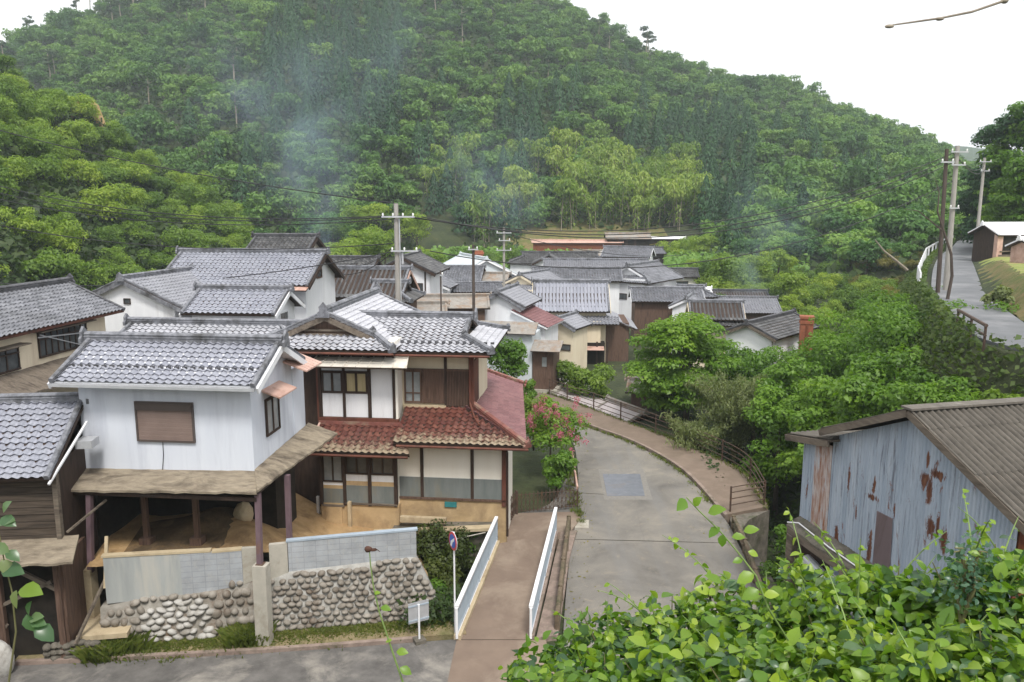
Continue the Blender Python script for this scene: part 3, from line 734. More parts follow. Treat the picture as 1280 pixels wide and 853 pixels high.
# pent roofs below the wall
def board_pent(parent, A, B, C, D, mat, drop=.07, nx=26, ny=5, seed=1, name='pent_roof'):
    """a weathered board roof A-B along the eave, D-C along the wall"""
    rg = random.Random(seed); A, B, C, D = map(Vector, (A, B, C, D)); rows = []
    for j in range(ny+1):
        row = []
        for i in range(nx+1):
            p = (A.lerp(B, i/nx)).lerp(D.lerp(C, i/nx), j/ny); p.z += rg.uniform(-.012,.012) + (.018 if j in (1,3) else 0)
            if j == 0: p = p + (A-D).normalized()*rg.uniform(-.02,.05)
            row.append(p)
        rows.append(row)
    m = MB(); m.grid(rows); m.grid([[p - Vector((0,0,drop)) for p in r_] for r_ in rows]); m.grid([rows[0], [p - Vector((0,0,drop)) for p in rows[0]]])
    m.grid([[r_[0] for r_ in rows], [r_[0] - Vector((0,0,drop)) for r_ in rows]]); m.grid([[r_[-1] for r_ in rows], [r_[-1] - Vector((0,0,drop)) for r_ in rows]])
    return m.build(name, mat, parent)
board_pent(annex, (-6.25,-1.2,5.03), (.62,-1.25,5.25), (.0,.02,5.47), (-5.85,.02,5.36), M['pent_board'], seed=2)
board_pent(annex, (.62,-1.25,5.3), (1.15,4.9,5.35), (.02,4.9,5.72), (.0,.0,5.52), M['pent_board'], seed=3, nx=22)
b = MB(); b.box(-6.0,.5,-1.1,-.98,4.86,4.98); b.box(.42,.54,-1.1,4.8,5.06,5.18); b.build('beam', M['dark_wood'], annex)
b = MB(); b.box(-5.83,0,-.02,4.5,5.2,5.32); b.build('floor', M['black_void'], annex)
b = MB(); b.box(-5.9,-5.78,.4,4.5,2.0,5.2); b.box(-5.9,-.5,2.75,2.9,2.0,5.2); b.box(-.6,-.5,2.9,4.6,2.0,5.2); b.box(-5.8,-.5,2.3,2.75,4.2,5.2); b.build('wall', M['black_void'], annex)  # black walls close behind the posts: colour painted for the unlit depth
for a, c in (((-5.28,-1.0,2.2),(-5.08,-1.0,4.9)), ((.46,-1.0,2.72),(.52,-1.0,5.1)), ((.74,.75,2.35),(.78,.75,5.1))):
    b = MB(); b.bar(a, c, .16, .16, (0,1,0)); b.build('post', M['purple_paint'], annex)
for x, z0 in ((-4.1,2.5),(-2.3,2.6)):
    b = MB(); b.box(x-.08,x+.08,.3,.46,z0,5.2); b.box(x-.2,x+.2,.2,.56,z0,z0+.35); b.build('inner_post', M['brown_wood'], annex)
b = MB(); b.prism([(.26,-1.2,-.1),(.70,-1.2,-.1),(.70,-.82,-.1),(.26,-.82,-.1)], (0.02,0,2.85)); b.build('post_footing', M['concrete'], annex)
b = MB(); b.box(-5.52,-5.2,-1.15,-.8,.1,2.3); b.build('post_footing', M['concrete_tan'], annex)
b = MB(); b.box(.36,.60,-1.12,-.88,2.7,2.78); b.build('post_plate', M['brown_wood'], annex)

# ------------------------------------------------------------------ the old timber house with the red skirt roof
th_ = thing('timber_house', 'two-storey timber and plaster house with pale tiled upper roof and weathered red tiled skirt roof', 'house', AO, AR)
th_.location = (AO[0]*1.06, AO[1]*1.06, -.84); th_.scale = (1.06,)*3
def part(name, mat, boxes, parent=th_):
    b = MB()
    for q in boxes: b.box(*q)
    return b.build(name, mat, parent)
part('wall', M['warm_plaster'], [(3.3,7.5,5.6,8.5,.6,5.0),(3.3,6.6,8.5,14.6,.6,5.2)])
part('wall', M['warm_plaster'], [(.3,3.35,5.25,8,1.0,4.9)])
part('wall', M['warm_plaster'], [(.18,3.2,6.0,12,5.2,8.75)])
part('wall', M['cream_plaster'], [(3.2,6.05,7.0,11.4,5.2,8.55)])
part('wall', M['white_plaster'], [(-8.7,.1,7.0,11.0,1.0,8.0)])
part('wall', M['dark_wood'], [(-1.6,.2,6.25,8,1.2,8.4)])
part('plinth', M['ochre_plaster'], [(3.3,7.55,5.56,6,-.6,2.58),(.3,3.4,5.16,6,.6,2.42)])
# ground floor, right of the bay
for x0, x1 in ((3.36,4.2),(4.32,6.18),(6.30,7.42)):
    part('wainscot', M['grey_board'], [(x0,x1,5.56,5.62,2.66,3.46)])
for x in (4.26,6.24): part('post', M['dark_wood'], [(x-.06,x+.06,5.53,5.7,2.6,4.95)])
part('post', M['red_wood'], [(7.40,7.56,5.5,5.66,2.4,5.0)])
part('sill', M['brown_wood'], [(3.3,7.55,5.50,5.62,2.58,2.66)])
part('beam', M['dark_wood'], [(3.3,7.5,5.52,5.62,4.74,4.95)])
part('name_plate', M['sign_teal'], [(5.15,5.62,5.50,5.57,2.30,2.50)])
part('pipe', M['concrete_tan'], [(3.5,5.3,4.9,5.12,1.85,2.05)])
# ground floor bay
for i, (x0, x1) in enumerate(((.40,1.21),(1.33,2.20),(2.34,3.24))):
    lo = i == 0
    part('wainscot', M['grey_board'], [(x0,x1,5.18,5.3,2.46 if not lo else 2.36,3.16 if not lo else 3.0)])
    part('panel', M['ochre_plaster'], [(x0,x1,5.20,5.3,3.16 if not lo else 3.0,3.34 if not lo else 3.14)])
    part('panel', M['white_plaster'], [(x0,x1,5.20,5.3,3.34 if not lo else 3.14,3.62 if not lo else 3.26)])
    z0 = 3.62 if not lo else 3.28
    f = part('window', M['dark_wood'], [(x0,x1,5.16,5.28,z0,z0+.06),(x0,x0+.05,5.16,5.28,z0,4.5),(x1-.05,x1,5.16,5.28,z0,4.5),((x0+x1)/2-.03,(x0+x1)/2+.03,5.17,5.28,z0,4.5)])
    part('pane', M['glass_pale'] if i == 0 else M['glass'], [(x0+.03,x1-.03,5.21,5.28,z0+.04,4.5)], f)
for x in (.33,1.27,2.27,3.30): part('post', M['dark_wood'], [(x-.06,x+.06,5.12,5.3,2.36,4.75)])
part('beam', M['dark_wood'], [(.27,3.36,5.14,5.3,4.48,4.75)])
part('sill', M['grey_wood'], [(1.3,3.36,5.10,5.3,2.40,2.47),(.36,1.25,5.10,5.3,2.29,2.36)])
part('door', M['ochre_plaster'], [(.48,1.15,5.1,5.2,1.45,2.28)])
part('stub_post', M['concrete_tan'], [(1.42,1.54,4.95,5.12,1.3,2.55)])
part('meter_pipe', M['galv'], [(.05,.15,5.3,5.4,1.5,2.6)])
# upper bay
for i, (x0, x1) in enumerate(((.24,1.07),(1.18,2.07))):
    part('panel', M['white_plaster'], [(x0,x1,5.96,6.05,5.70,6.66)])
    part('panel', M['white_plaster'], [(x0,x1,5.96,6.05,7.56,7.78)])
    f = part('window', M['dark_wood'], [(x0,x1,5.92,6.05,6.66,6.74),(x0,x1,5.92,6.05,7.46,7.56),(x0,x0+.06,5.92,6.05,6.74,7.46),(x1-.06,x1,5.92,6.05,6.74,7.46),((x0+x1)/2-.04,(x0+x1)/2+.04,5.92,6.05,6.74,7.46)])
    part('pane', M['glass_pale'] if i == 0 else M['curtain'], [(x0+.05,x1-.05,5.97,6.04,6.72,7.48)], f)
part('panel', M['white_plaster'], [(2.22,3.06,5.96,6.05,5.70,7.78)])
for x, wd in ((.16,.12),(1.125,.10),(2.145,.12),(3.13,.10)): part('post', M['dark_wood'], [(x-wd/2,x+wd/2,5.90,6.05,5.66,8.2)])
part('post', M['red_wood'], [(.02,.1,5.92,6.1,5.5,8.2)])
part('post', M['warm_plaster'], [(3.19,3.28,5.92,6.1,5.6,8.2)])
part('beam', M['red_wood'], [(.1,3.3,5.86,6.05,5.55,5.68)])
part('beam', M['ridge_red'], [(.1,3.4,5.80,6.05,5.42,5.55)])
part('recess', M['dark_wood'], [(.1,3.2,5.94,6.02,7.78,8.5)])
t = MB(); s = MB(); slope(t, s, (-.02,5.0,7.90), (1,0,0), (0,1,0), 1.02, .22, [(0,0),(1.02,.15)], [(0,3.9),(1.02,3.75)], FLAT, thick=.05)
o = t.build('awning', M['tin_roof'], th_); s.build('eave_board', M['dark_wood'], o)
b = MB()
for i in range(9): b.bar((.0+i*.478,5.0,7.935),(.12+i*.45,6.0,8.155),.03,.03)
b.build('batten', M['tin_roof'], o)
# upper right storey: storm shutters
part('shutter', M['brown_wood'], [(4.02,4.93,6.92,7.02,6.08,7.42)])
sh = MB()
for i in range(12): sh.box(4.03+i*.075, 4.03+i*.075+.06, 6.905,6.93,6.1,7.4)
sh.build('shutter_slats', M['brown_wood'], th_)
f = part('window', M['brown_wood'], [(3.3,4.0,6.92,7.02,6.08,6.16),(3.3,4.0,6.92,7.02,7.36,7.42),(3.3,3.36,6.92,7.02,6.16,7.36),(3.62,3.68,6.92,7.02,6.16,7.36),(3.94,4.0,6.92,7.02,6.16,7.36),(3.3,4.0,6.93,7.02,6.48,6.52)])
part('pane', M['glass_pale'], [(3.32,3.98,6.97,7.02,6.1,7.4)], f)
part('louvre', M['dark_wood'], [(5.03,5.92,6.93,7.02,5.98,7.46)])
sh = MB()
for i in range(14): sh.box(5.05+i*.062, 5.05+i*.062+.03, 6.905,6.95,6.0,7.44)
sh.build('louvre_slats', M['brown_wood'], th_)
part('post', M['dark_wood'], [(4.93,5.03,6.90,7.05,5.95,8.1)])
part('post', M['red_wood'], [(5.92,6.12,6.88,7.08,5.8,8.3)])
part('beam', M['brown_wood'], [(3.28,5.95,6.91,7.03,7.42,7.5)])
part('beam', M['concrete_tan'], [(3.25,5.0,6.85,7.03,5.86,6.02)])
part('beam', M['dark_wood'], [(3.2,6.1,6.9,7.03,8.0,8.3)])
part('side_panel', M['red_wood'], [(6.05,6.12,7.1,8.3,6.0,7.8)])
b = MB(); b.tube([(5.98,6.78,8.2),(5.98,6.8,6.2),(6.05,6.7,6.0),(6.25,6.2,5.75),(6.5,5.7,5.6)], .04, 6); b.build('downpipe', M['red_wood'], th_)
# red skirt roof
RT = dict(w=.27, c=.25, n=6, amp=.034, step=.036)
t = MB(); s = MB(); r_ = MB()
slope(t, s, (3.35,4.72,5.08), (1,0,0), (0,1,0), 2.3, .375, [(0,0),(2.3,0)], [(0,5.05),(2.3,2.72)], RT)
o = t.build('skirt_roof', M['tile_red'], th_); s.build('eave_board', M['dark_wood'], o)
ridge_bar(r_, (8.35,4.8,5.18), (6.1,7.05,6.03), .2, .15); r_.box(3.3,6.05,6.85,7.0,5.83,5.93)
r_.build('ridge', M['ridge_red'], o)
t = MB(); s = MB(); r_ = MB()
slope(t, s, (8.4,4.72,5.08), (-.105,.9945,0), (-.9945,-.105,0), 2.4, .375, [(0,0),(2.4,2.4)], [(0,10.4),(2.4,10.4)], dict(RT, n=4))
o = t.build('skirt_roof', M['tile_mauve'], th_); s.build('eave_board', M['dark_wood'], o)
ridge_bar(r_, (7.3,15.0,5.15), (4.95,14.75,6.0), .22, .16); ridge_bar(r_, (5.55,11.4,5.98), (4.95,14.8,5.98), .22, .18); r_.build('ridge', M['ridge_red'], o)
t = MB(); s = MB(); slope(t, s, (.1,4.42,4.72), (1,0,0), (0,1,0), 1.58, .46, [(0,0),(1.58,.02)], [(0,3.95),(1.58,3.4)], RT)
o = t.build('skirt_roof', M['tile_red'], th_); s.build('eave_board', M['dark_wood'], o)
r_ = MB(); r_.bar((.12,4.45,4.82),(.14,6.0,5.54),.07,.07); r_.build('verge', M['tin_pink'], o)
b = MB(); b.tube([(3.5,4.62,5.0),(8.5,4.62,5.0)], .05, 6); b.tube([(.1,4.34,4.64),(4.0,4.34,4.64)], .05, 6); b.build('gutter', M['red_wood'], th_)
b = MB(); b.tube([(7.62,5.3,4.7),(7.62,5.45,4.6),(7.62,5.5,1.2)], .045, 6); b.build('downpipe', M['dark_wood'], th_)
# upper roofs
o, zr = gable_roof(th_, .6, 6.95, 5.95, 11.6, 8.33, .34, TILE, M['tile_pale'], M['ridge_grey'], M['dark_wood'], .26, .24, hipr=1.15, gv=.0)
o, zr = gable_roof(th_, -9.2, .2, 6.1, 11.2, 7.90, .38, TILE, M['tile_pale'], M['ridge_grey'], M['dark_wood'], .26, .24)
o, zr = gable_roof(th_, 0, 8.2, -2.85, 2.85, 8.48, .446, TILE, M['tile_pale'], M['ridge_grey'], M['dark_wood'], .27, .28, hipl=.95, gv=.15, barge=M['grey_wood'])
o.location = (.45, 5.2, 0); o.rotation_euler.z = math.pi/2
b = MB(); b.prism([(-1.0,6.2,8.9),(1.9,6.2,8.9),(.45,6.2,9.56)], (0,.1,0)); b.build('gable_panel', M['brown_wood'], th_)
b = MB(); b.bar((-1.25,6.14,8.92),(2.15,6.14,8.92),.08,.14); b.bar((-.75,6.14,9.12),(1.65,6.14,9.12),.06,.08); b.build('gable_beam', M['grey_wood'], th_)
b = MB()
for i in range(23): b.box(.8+i*.275, .94+i*.275, 6.55, 6.62, 8.60, 8.68)
b.build('snow_guard', M['ridge_dark'], th_)
b = MB(); b.tube([(-2.4,5.1,8.40),(3.35,5.1,8.40)], .05, 6); b.tube([(3.0,5.85,8.24),(6.9,5.85,8.24)], .05, 6); b.build('gutter', M['red_wood'], th_)

# ------------------------------------------------------------------ the dark plank storehouse at the left edge
st = thing('storehouse', 'dark weathered plank storehouse with tiled roof, open timber lower floor at the left edge', 'storehouse', (-13.9,23,0), R(6))
part('wall', M['dark_wood'], [(-9,.05,.3,5.0,-.3,6.2)], st)
b = MB()
for i in range(11): b.box(-9,.06+(i%3)*.008,.22-(i%2)*.02,.32,3.55+i*.22,3.55+(i+1)*.22-.015)
b.build('plank_wall', M['old_plank'], st)
part('post', M['grey_wood'], [(-.02,.12,.12,.32,3.3,5.9)], st)
gable_roof(st, -9.5, .15, -.25, 5.4, 5.93, .60, TILE, M['tile_silver'], M['ridge_grey'], M['dark_wood'], .26, .24)
b = MB(); b.bar((.12,-.35,5.78),(.38,2.0,7.05),.06,.06); b.build('drain_pole', M['rail_white'], st)
b = MB(); b.box(.25,.75,1.3,1.9,6.35,6.6); b.build('flashing', M['galv'], st)
board_pent(st, (-9,-.95,3.55), (.85,-.95,3.58), (.55,.3,3.9), (-9,.3,3.88), M['pent_board'], nx=40, seed=8)
for x in (-7.5,-5.5,-3.5,-1.7,.02): part('post', M['brown_wood'], [(x-.12,x+.06,-.2,-.02,-.2,3.5)], st)
b = MB(); b.bar((-1.6,-.1,3.3),(-.1,-.1,2.35),.1,.12); b.bar((-3.4,-.1,1.1),(-.2,-.1,2.6),.1,.1); b.bar((-3.5,-.12,2.2),(-1.6,-.12,1.2),.1,.1); b.build('brace', M['grey_wood'], st)
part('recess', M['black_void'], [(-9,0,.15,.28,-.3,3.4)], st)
part('wall', M['brown_wood'], [(.02,.16,-.1,1.6,-.2,3.3)], st)
b = MB(); b.bar((.35,-.2,.55),(1.0,.9,2.2),.08,.08); b.build('brace', M['grey_wood'], st); b = MB(); b.bar((.2,.3,4.0),(1.0,1.4,4.6),.06,.06); b.build('brace', M['grey_wood'], st)
for (x, z, s_, m_) in ((-1.2,.25,.9,'grey_wood'),(-2.6,.3,1.1,'brown_wood'),(-.6,.2,.6,'grey_wood')):
    pass
# steps of concrete beside the storehouse
cs = thing('concrete_step', 'low tan concrete slab on rubble between the storehouse and the left footing', 'slab', (-13.35,23.3,0), R(9))
b = MB(); b.box(-.3,1.2,-.2,1.6,.5,.66); b.build('slab', M['concrete_tan'], cs)
b = MB()
for i in range(26):
    b.blob((-1.1+(i%9)*.2, -.35+random.Random(i).uniform(-.05,.05), .08+(i//9)*.2), (.14,.12,.11), i, 1, .2)
b.build('rubble', M['stone_dark'], cs)

# ------------------------------------------------------------------ cream house behind the storehouse
ch = thing('cream_house', 'cream walled house with dark grey roof and long latticed windows, above the storehouse roof', 'house', (-20,31,0), R(-6))
part('wall', M['cream_plaster'], [(-4.2,0,-9,6.6,-.5,9.15)], ch)
b = MB(); b.prism([(-4.2,6.6,9.15),(0,6.6,9.15),(-2.1,6.6,10.15)], (0,-.1,0)); b.build('gable', M['cream_plaster'], ch)
o, zr = gable_roof(ch, 0, 16.6, -2.75, 2.75, 8.95, .47, dict(FAR, w=.275, c=.25), M['tile_slate'], M['ridge_dark'], M['red_wood'], .26, .24)
o.location = (-2.1,-9.4,0); o.rotation_euler.z = math.pi/2
def side_window(parent, y0, y1, z0, z1, n, x=0.):
    f = MB(); f.box(x-.02,x+.1,y0,y1,z0,z0+.08); f.box(x-.02,x+.1,y0,y1,z1-.08,z1); f.box(x-.02,x+.1,y0,y1,(z0+z1)/2+.2,(z0+z1)/2+.25)
    for i in range(n+1):
        y = y0+(y1-y0-.06)*i/n; f.box(x-.02,x+.08,y,y+.06,z0,z1)
    o = f.build('window', M['dark_wood'], parent); g = MB(); g.box(x-.02,x+.04,y0,y1,z0+.02,z1-.02); g.build('pane', M['glass'], o)
side_window(ch, 1.9, 5.1, 7.6, 8.7, 8); side_window(ch, -3.4, .7, 7.4, 8.35, 6)
b = MB(); b.box(-.02,.45,1.6,5.3,8.72,8.77); b.box(-.02,.5,-3.6,.9,8.4,8.46); b.build('awning', M['grey_wood'], ch)
b = MB(); b.bar((.12,1.8,8.5),(.12,5.2,8.2),.03,.05); b.bar((.14,1.9,8.6),(.14,4.6,7.7),.02,.04); b.build('rail', M['galv'], ch)
board_pent(ch, (1.5,-9,6.75), (1.5,6.4,6.75), (0,6.4,7.35), (0,-9,7.35), M['grey_wood'], nx=50, seed=5)

# ------------------------------------------------------------------ the blue tin shed on the right
sh_ = thing('tin_shed', 'tall shed of peeling blue corrugated tin with rust patches and grey corrugated roof', 'shed', (9.8,27,0), R(-76.5))
RUSTY = [(6.50,6.36,0.16,0.50),(6.73,6.85,0.34,0.16),(6.34,7.15,0.06,0.25),(6.29,6.56,0.20,0.30),(6.65,5.33,0.20,0.40),(7.16,5.18,0.15,0.50),(6.90,5.43,0.08,0.40),(4.27,5.31,0.30,0.12),(4.33,5.69,0.10,0.30),(2.74,3.39,0.14,0.60),(3.16,5.48,0.07,0.60),(4.32,3.60,0.12,0.90),(8.82,5.07,0.30,0.25),(7.58,4.04,0.20,0.20),(5.25,5.24,0.05,0.30),(3.61,4.60,0.05,0.30),]
def blue_mat():
    m, N, L, b, o = nt('blue_tin')
    tc = N.new('ShaderNodeTexCoord'); P = tc.outputs['Object']
    n1 = noise(N, L, 1.0, 6, .7, mapping(N, L, P, (2.5,2.5,.25))); r1 = ramp(N, [(.3, (.26,.32,.40)), (.55, (.37,.43,.51)), (.75, (.50,.545,.60))]); L.new(n1.outputs[0], r1.inputs[0])
    n2 = noise(N, L, 1.0, 7, .8, mapping(N, L, P, (7,7,.45), (0,0,0), (3.1,0,1.7)), .6); r2 = ramp(N, [(.535, (0,0,0)), (.64, (.85,)*3)]); L.new(n2.outputs[0], r2.inputs[0])
    c = mix(N, L, r2.outputs[0], r1.outputs[0], (.11,.115,.14))
    n3 = noise(N, L, 1.0, 7, .75, mapping(N, L, P, (1.3,1.3,.5), (0,0,0), (7.3,0,2.2)), 1.0); r3 = ramp(N, [(.60, (0,0,0)), (.65, (1,1,1))]); L.new(n3.outputs[0], r3.inputs[0])
    rs = ramp(N, [(.3, (.07,.028,.02)), (.7, (.24,.085,.035))]); L.new(n2.outputs[0], rs.inputs[0])
    c = mix(N, L, r3.outputs[0], c, rs.outputs[0])
    nn = noise(N, L, 1.0, 6, .8, mapping(N, L, P, (9,9,2.2)), .8); acc = None
    for (rx, rz, rw, rh) in RUSTY:     # the places where the paint has gone
        mp = mapping(N, L, P, (1/rw, 0, 1/rh), (0,0,0), (-rx/rw, 0, -rz/rh)); ln = N.new('ShaderNodeVectorMath'); ln.operation = 'LENGTH'; L.new(mp, ln.inputs[0])
        q = mth(N, L, 'SUBTRACT', 1.25, ln.outputs['Value']); acc = q if acc is None else mth(N, L, 'MAXIMUM', acc, q)
    q = mth(N, L, 'ADD', acc, mth(N, L, 'MULTIPLY', mth(N, L, 'SUBTRACT', nn.outputs[0], .5), 3.2)); rq_ = ramp(N, [(.40, (0,0,0)), (.55, (1,1,1))]); L.new(q, rq_.inputs[0])
    rs2 = ramp(N, [(.35, (.045,.022,.018)), (.5, (.12,.045,.026)), (.7, (.22,.10,.05))]); L.new(nn.outputs[0], rs2.inputs[0])
    c = mix(N, L, rq_.outputs[0], c, rs2.outputs[0])
    L.new(c, b.inputs['Base Color']); b.inputs['Roughness'].default_value = .62; b.inputs['Specular IOR Level'].default_value = .3
    bump(N, L, b, n2.outputs[0], .2, .01)
    return m
M['blue_tin'] = blue_mat()
M['rust_sheet'] = noisy('rust_sheet', (.24,.085,.025), (.55,.51,.50), 1.5, .7, (.46,.50,.56), 1.2, .58, .2, (5,5,.8))
M['rust'] = noisy('rust', (.11,.035,.02), (.24,.08,.035), 6, .85, None, bmp=.3)
M['pink_sheet'] = noisy('pink_sheet', (.30,.235,.25), (.36,.28,.29), 2, .6, (.22,.16,.15), 1, .62, .1, (1,1,.3))
def corr_wall(mb, x0, x1, zb, zt, y=0., n=4, pitch=.13, amp=.012):
    k = max(2, int((x1-x0)/pitch*n)); lo = []; hi = []
    for i in range(k+1):
        x = x0+(x1-x0)*i/k; yy = y + amp*math.sin(x/pitch*2*math.pi)
        lo.append((x, yy, zb(x) if callable(zb) else zb)); hi.append((x, yy, zt(x) if callable(zt) else zt))
    mb.grid([lo, hi])
def zt_main(x): return 8.22 - abs(x-5.95)*.43
b = MB(); corr_wall(b, 2.55, 9.35, 1.0, zt_main); b.build('wall', M['blue_tin'], sh_)
b = MB(); corr_wall(b, .7, 1.35, 3.0, 6.12, .0); corr_wall(b, 2.25, 2.56, 3.0, 6.5, .0); b.build('wall', M['blue_tin'], sh_)
b = MB(); corr_wall(b, 1.35, 2.25, 3.0, 6.3, -.01); b.build('rusty_sheet', M['rust_sheet'], sh_)
b = MB(); b.box(.72,9.3,.06,9.5,.2,6.0); b.prism([(2.6,.08,5.98),(9.3,.08,5.98),(9.3,.08,6.7),(5.95,.08,8.1),(2.6,.08,6.65)], (0,9.4,0)); b.build('inner_wall', M['dark_wood'], sh_)
b = MB(); b.poly([(4.55,-.03,3.0),(5.3,-.03,3.0),(5.22,-.03,5.02),(4.56,-.03,5.0)]); b.prism([(4.55,-.03,3.0),(5.3,-.03,3.0),(5.22,-.03,5.02),(4.56,-.03,5.0)], (0,.02,0)); b.build('patch_panel', M['pink_sheet'], sh_)
def corr_roof(parent, A, e, up, run, pitch, width, mat, T=COR, name='roof'):
    t = MB(); s = MB(); slope(t, s, A, e, up, run, pitch, [(0,0),(run,0)], [(0,width),(run,width)], T, thick=.07)
    o = t.build(name, mat, parent); s.build('eave_board', M['grey_wood'], o); return o
def asb_mat():
    m, N, L, b, o = nt('asbestos_sheet')
    tc = N.new('ShaderNodeTexCoord'); P = tc.outputs['Object']; uv = N.new('ShaderNodeUVMap'); uv.uv_map = 'UVMap'; sx = N.new('ShaderNodeSeparateXYZ'); L.new(uv.outputs[0], sx.inputs[0])
    n1 = noise(N, L, 2.0, 6, .75, mapping(N, L, P, (.5,1.4,1))); r1 = ramp(N, [(.3, (.085,.075,.063)), (.7, (.17,.152,.128))]); L.new(n1.outputs[0], r1.inputs[0])
    fr = mth(N, L, 'FRACT', sx.outputs[0]); dv = mth(N, L, 'ABSOLUTE', mth(N, L, 'SUBTRACT', fr, .66)); n2 = noise(N, L, 5, 4, .7, P)
    rr = ramp(N, [(.10, (1,1,1)), (.30, (0,0,0))]); L.new(mth(N, L, 'ADD', dv, mth(N, L, 'MULTIPLY', mth(N, L, 'SUBTRACT', n2.outputs[0], .5), .35)), rr.inputs[0])
    c = mix(N, L, mth(N, L, 'MULTIPLY', rr.outputs[0], .8), r1.outputs[0], (.03,.027,.022))  # valleys darkened in the colour to paint shading between the ridges
    n3 = noise(N, L, 1.1, 7, .8, P); r3 = ramp(N, [(.6, (0,0,0)), (.72, (.8,)*3)]); L.new(n3.outputs[0], r3.inputs[0]); c = mix(N, L, r3.outputs[0], c, (.25,.235,.20))
    L.new(c, b.inputs['Base Color']); b.inputs['Roughness'].default_value = .95; return m
M['asbestos'] = asb_mat()
COR2 = dict(w=.20, c=1.75, n=8, amp=.05, step=.02)
corr_roof(sh_, (9.95,-.45,6.72), (0,1,0), (-1,0,0), 4.0, .43, 11.0, M['asbestos'], COR2)
corr_roof(sh_, (2.2,10.55,6.83), (0,-1,0), (1,0,0), 3.75, .43, 11.0, M['asbestos'], COR2)
corr_roof(sh_, (.3,6.5,6.12), (0,-1,0), (1,0,0), 2.3, .22, 6.9, M['asbestos'], COR2)
b = MB(); b.bar((5.95,-.5,8.52),(5.95,10.5,8.52),.42,.06); b.build('ridge', M['asbestos'], sh_)
b = MB(); b.bar((5.95,-.44,8.38),(10.0,-.44,6.64),.07,.2); b.bar((5.95,-.44,8.38),(2.15,-.44,6.75),.07,.2); b.bar((2.6,-.42,6.5),(.25,-.42,6.05),.07,.2); b.build('bargeboard', M['grey_wood'], sh_)
board_pent(sh_, (.75,-.5,3.08), (9.0,-.5,2.95), (9.0,.0,3.3), (.75,.0,3.35), M['stone_dark'], nx=40, seed=12)
b = MB(); b.bar((.8,-.46,2.88),(9.0,-.46,2.74),.12,.26); b.build('beam', M['grey_wood'], sh_)
b = MB(); b.tube([(.8,-.52,3.18),(1.2,-.35,3.3),(3,-.4,3.2),(9,-.4,3.1)], .022, 6); b.build('pipe', M['rail_white'], sh_)
for x in (1.0,3.9,7.2): b = MB(); b.box(x-.16,x+.16,-.55,-.3,-.8,2.8); b.build('post', M['grey_wood'], sh_)
b = MB(); b.tube([(1.7,-.3,2.2),(3.0,-.3,1.95)], .2, 12); b.tube([(3.2,-.3,2.0),(5.2,-.3,1.6)], .22, 12); b.build('duct', M['galv'], sh_)
b = MB(); b.bar((1.1,-.4,1.35),(6.5,-.4,1.0),.1,.1); b.bar((3.2,-.45,2.3),(6.5,-.45,2.0),.06,.4); b.build('rail', M['galv'], sh_)
b = MB(); b.box(9.3,9.36,.05,9.4,.4,6.7); b.build('side_wall', M['rust'], sh_)
# ------------------------------------------------------------------ yard, retaining walls
def WF(x, y):                         # along and behind the wall line
    a = R(9.75); return (-12.6 + x*math.cos(a) - y*math.sin(a), 23.6 + x*math.sin(a) + y*math.cos(a))
rows = []
for j in range(22):
    row = []
    for i in range(34):
        xw = -.9 + i*.33; yw = .42 + j*.38; X, Y = WF(xw, yw)
        z = 2.62 - .45*min(max((xw-4.6)/4, 0), 1) - 1.55*min(max((yw-.4)/5, 0), 1)*min(max((xw-3.2)/3, 0), 1)
        z += .5*math.exp(-((xw-2.6)/1.5)**2-((yw-3.2)/1.1)**2) + .35*math.exp(-((xw-3.9)/.8)**2-((yw-1.8)/1)**2) + .05*math.sin(xw*3)*math.sin(yw*2.3)
        if xw > 9.4: z -= (xw-9.4)*1.6
        row.append((X, Y, z))
    rows.append(row)
b = MB(); b.grid(rows); tag(b.build('yard', M['dirt'], None, True), kind='structure')
fr = []
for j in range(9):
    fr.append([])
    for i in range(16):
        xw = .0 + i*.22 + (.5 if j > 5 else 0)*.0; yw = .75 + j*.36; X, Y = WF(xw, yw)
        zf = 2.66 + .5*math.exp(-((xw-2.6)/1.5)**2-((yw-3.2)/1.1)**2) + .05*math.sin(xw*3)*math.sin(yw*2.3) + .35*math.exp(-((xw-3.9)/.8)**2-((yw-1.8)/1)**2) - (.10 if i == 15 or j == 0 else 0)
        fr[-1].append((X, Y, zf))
b = MB(); b.grid(fr); tag(b.build('store_floor', M['shaded_earth'], None, True), kind='structure')  # dark sheet over the yard earth, painting in the shade of the store
dc = thing('dirt_clod', 'rough block of packed clay standing on the earth heap under the annex', 'clay block', (*WF(3.55,2.9), 2.9), R(9))
b = MB(); b.blob((0,0,.2), (.34,.3,.38), 4, 1, .2); b.build('lump', M['concrete_tan'], dc)

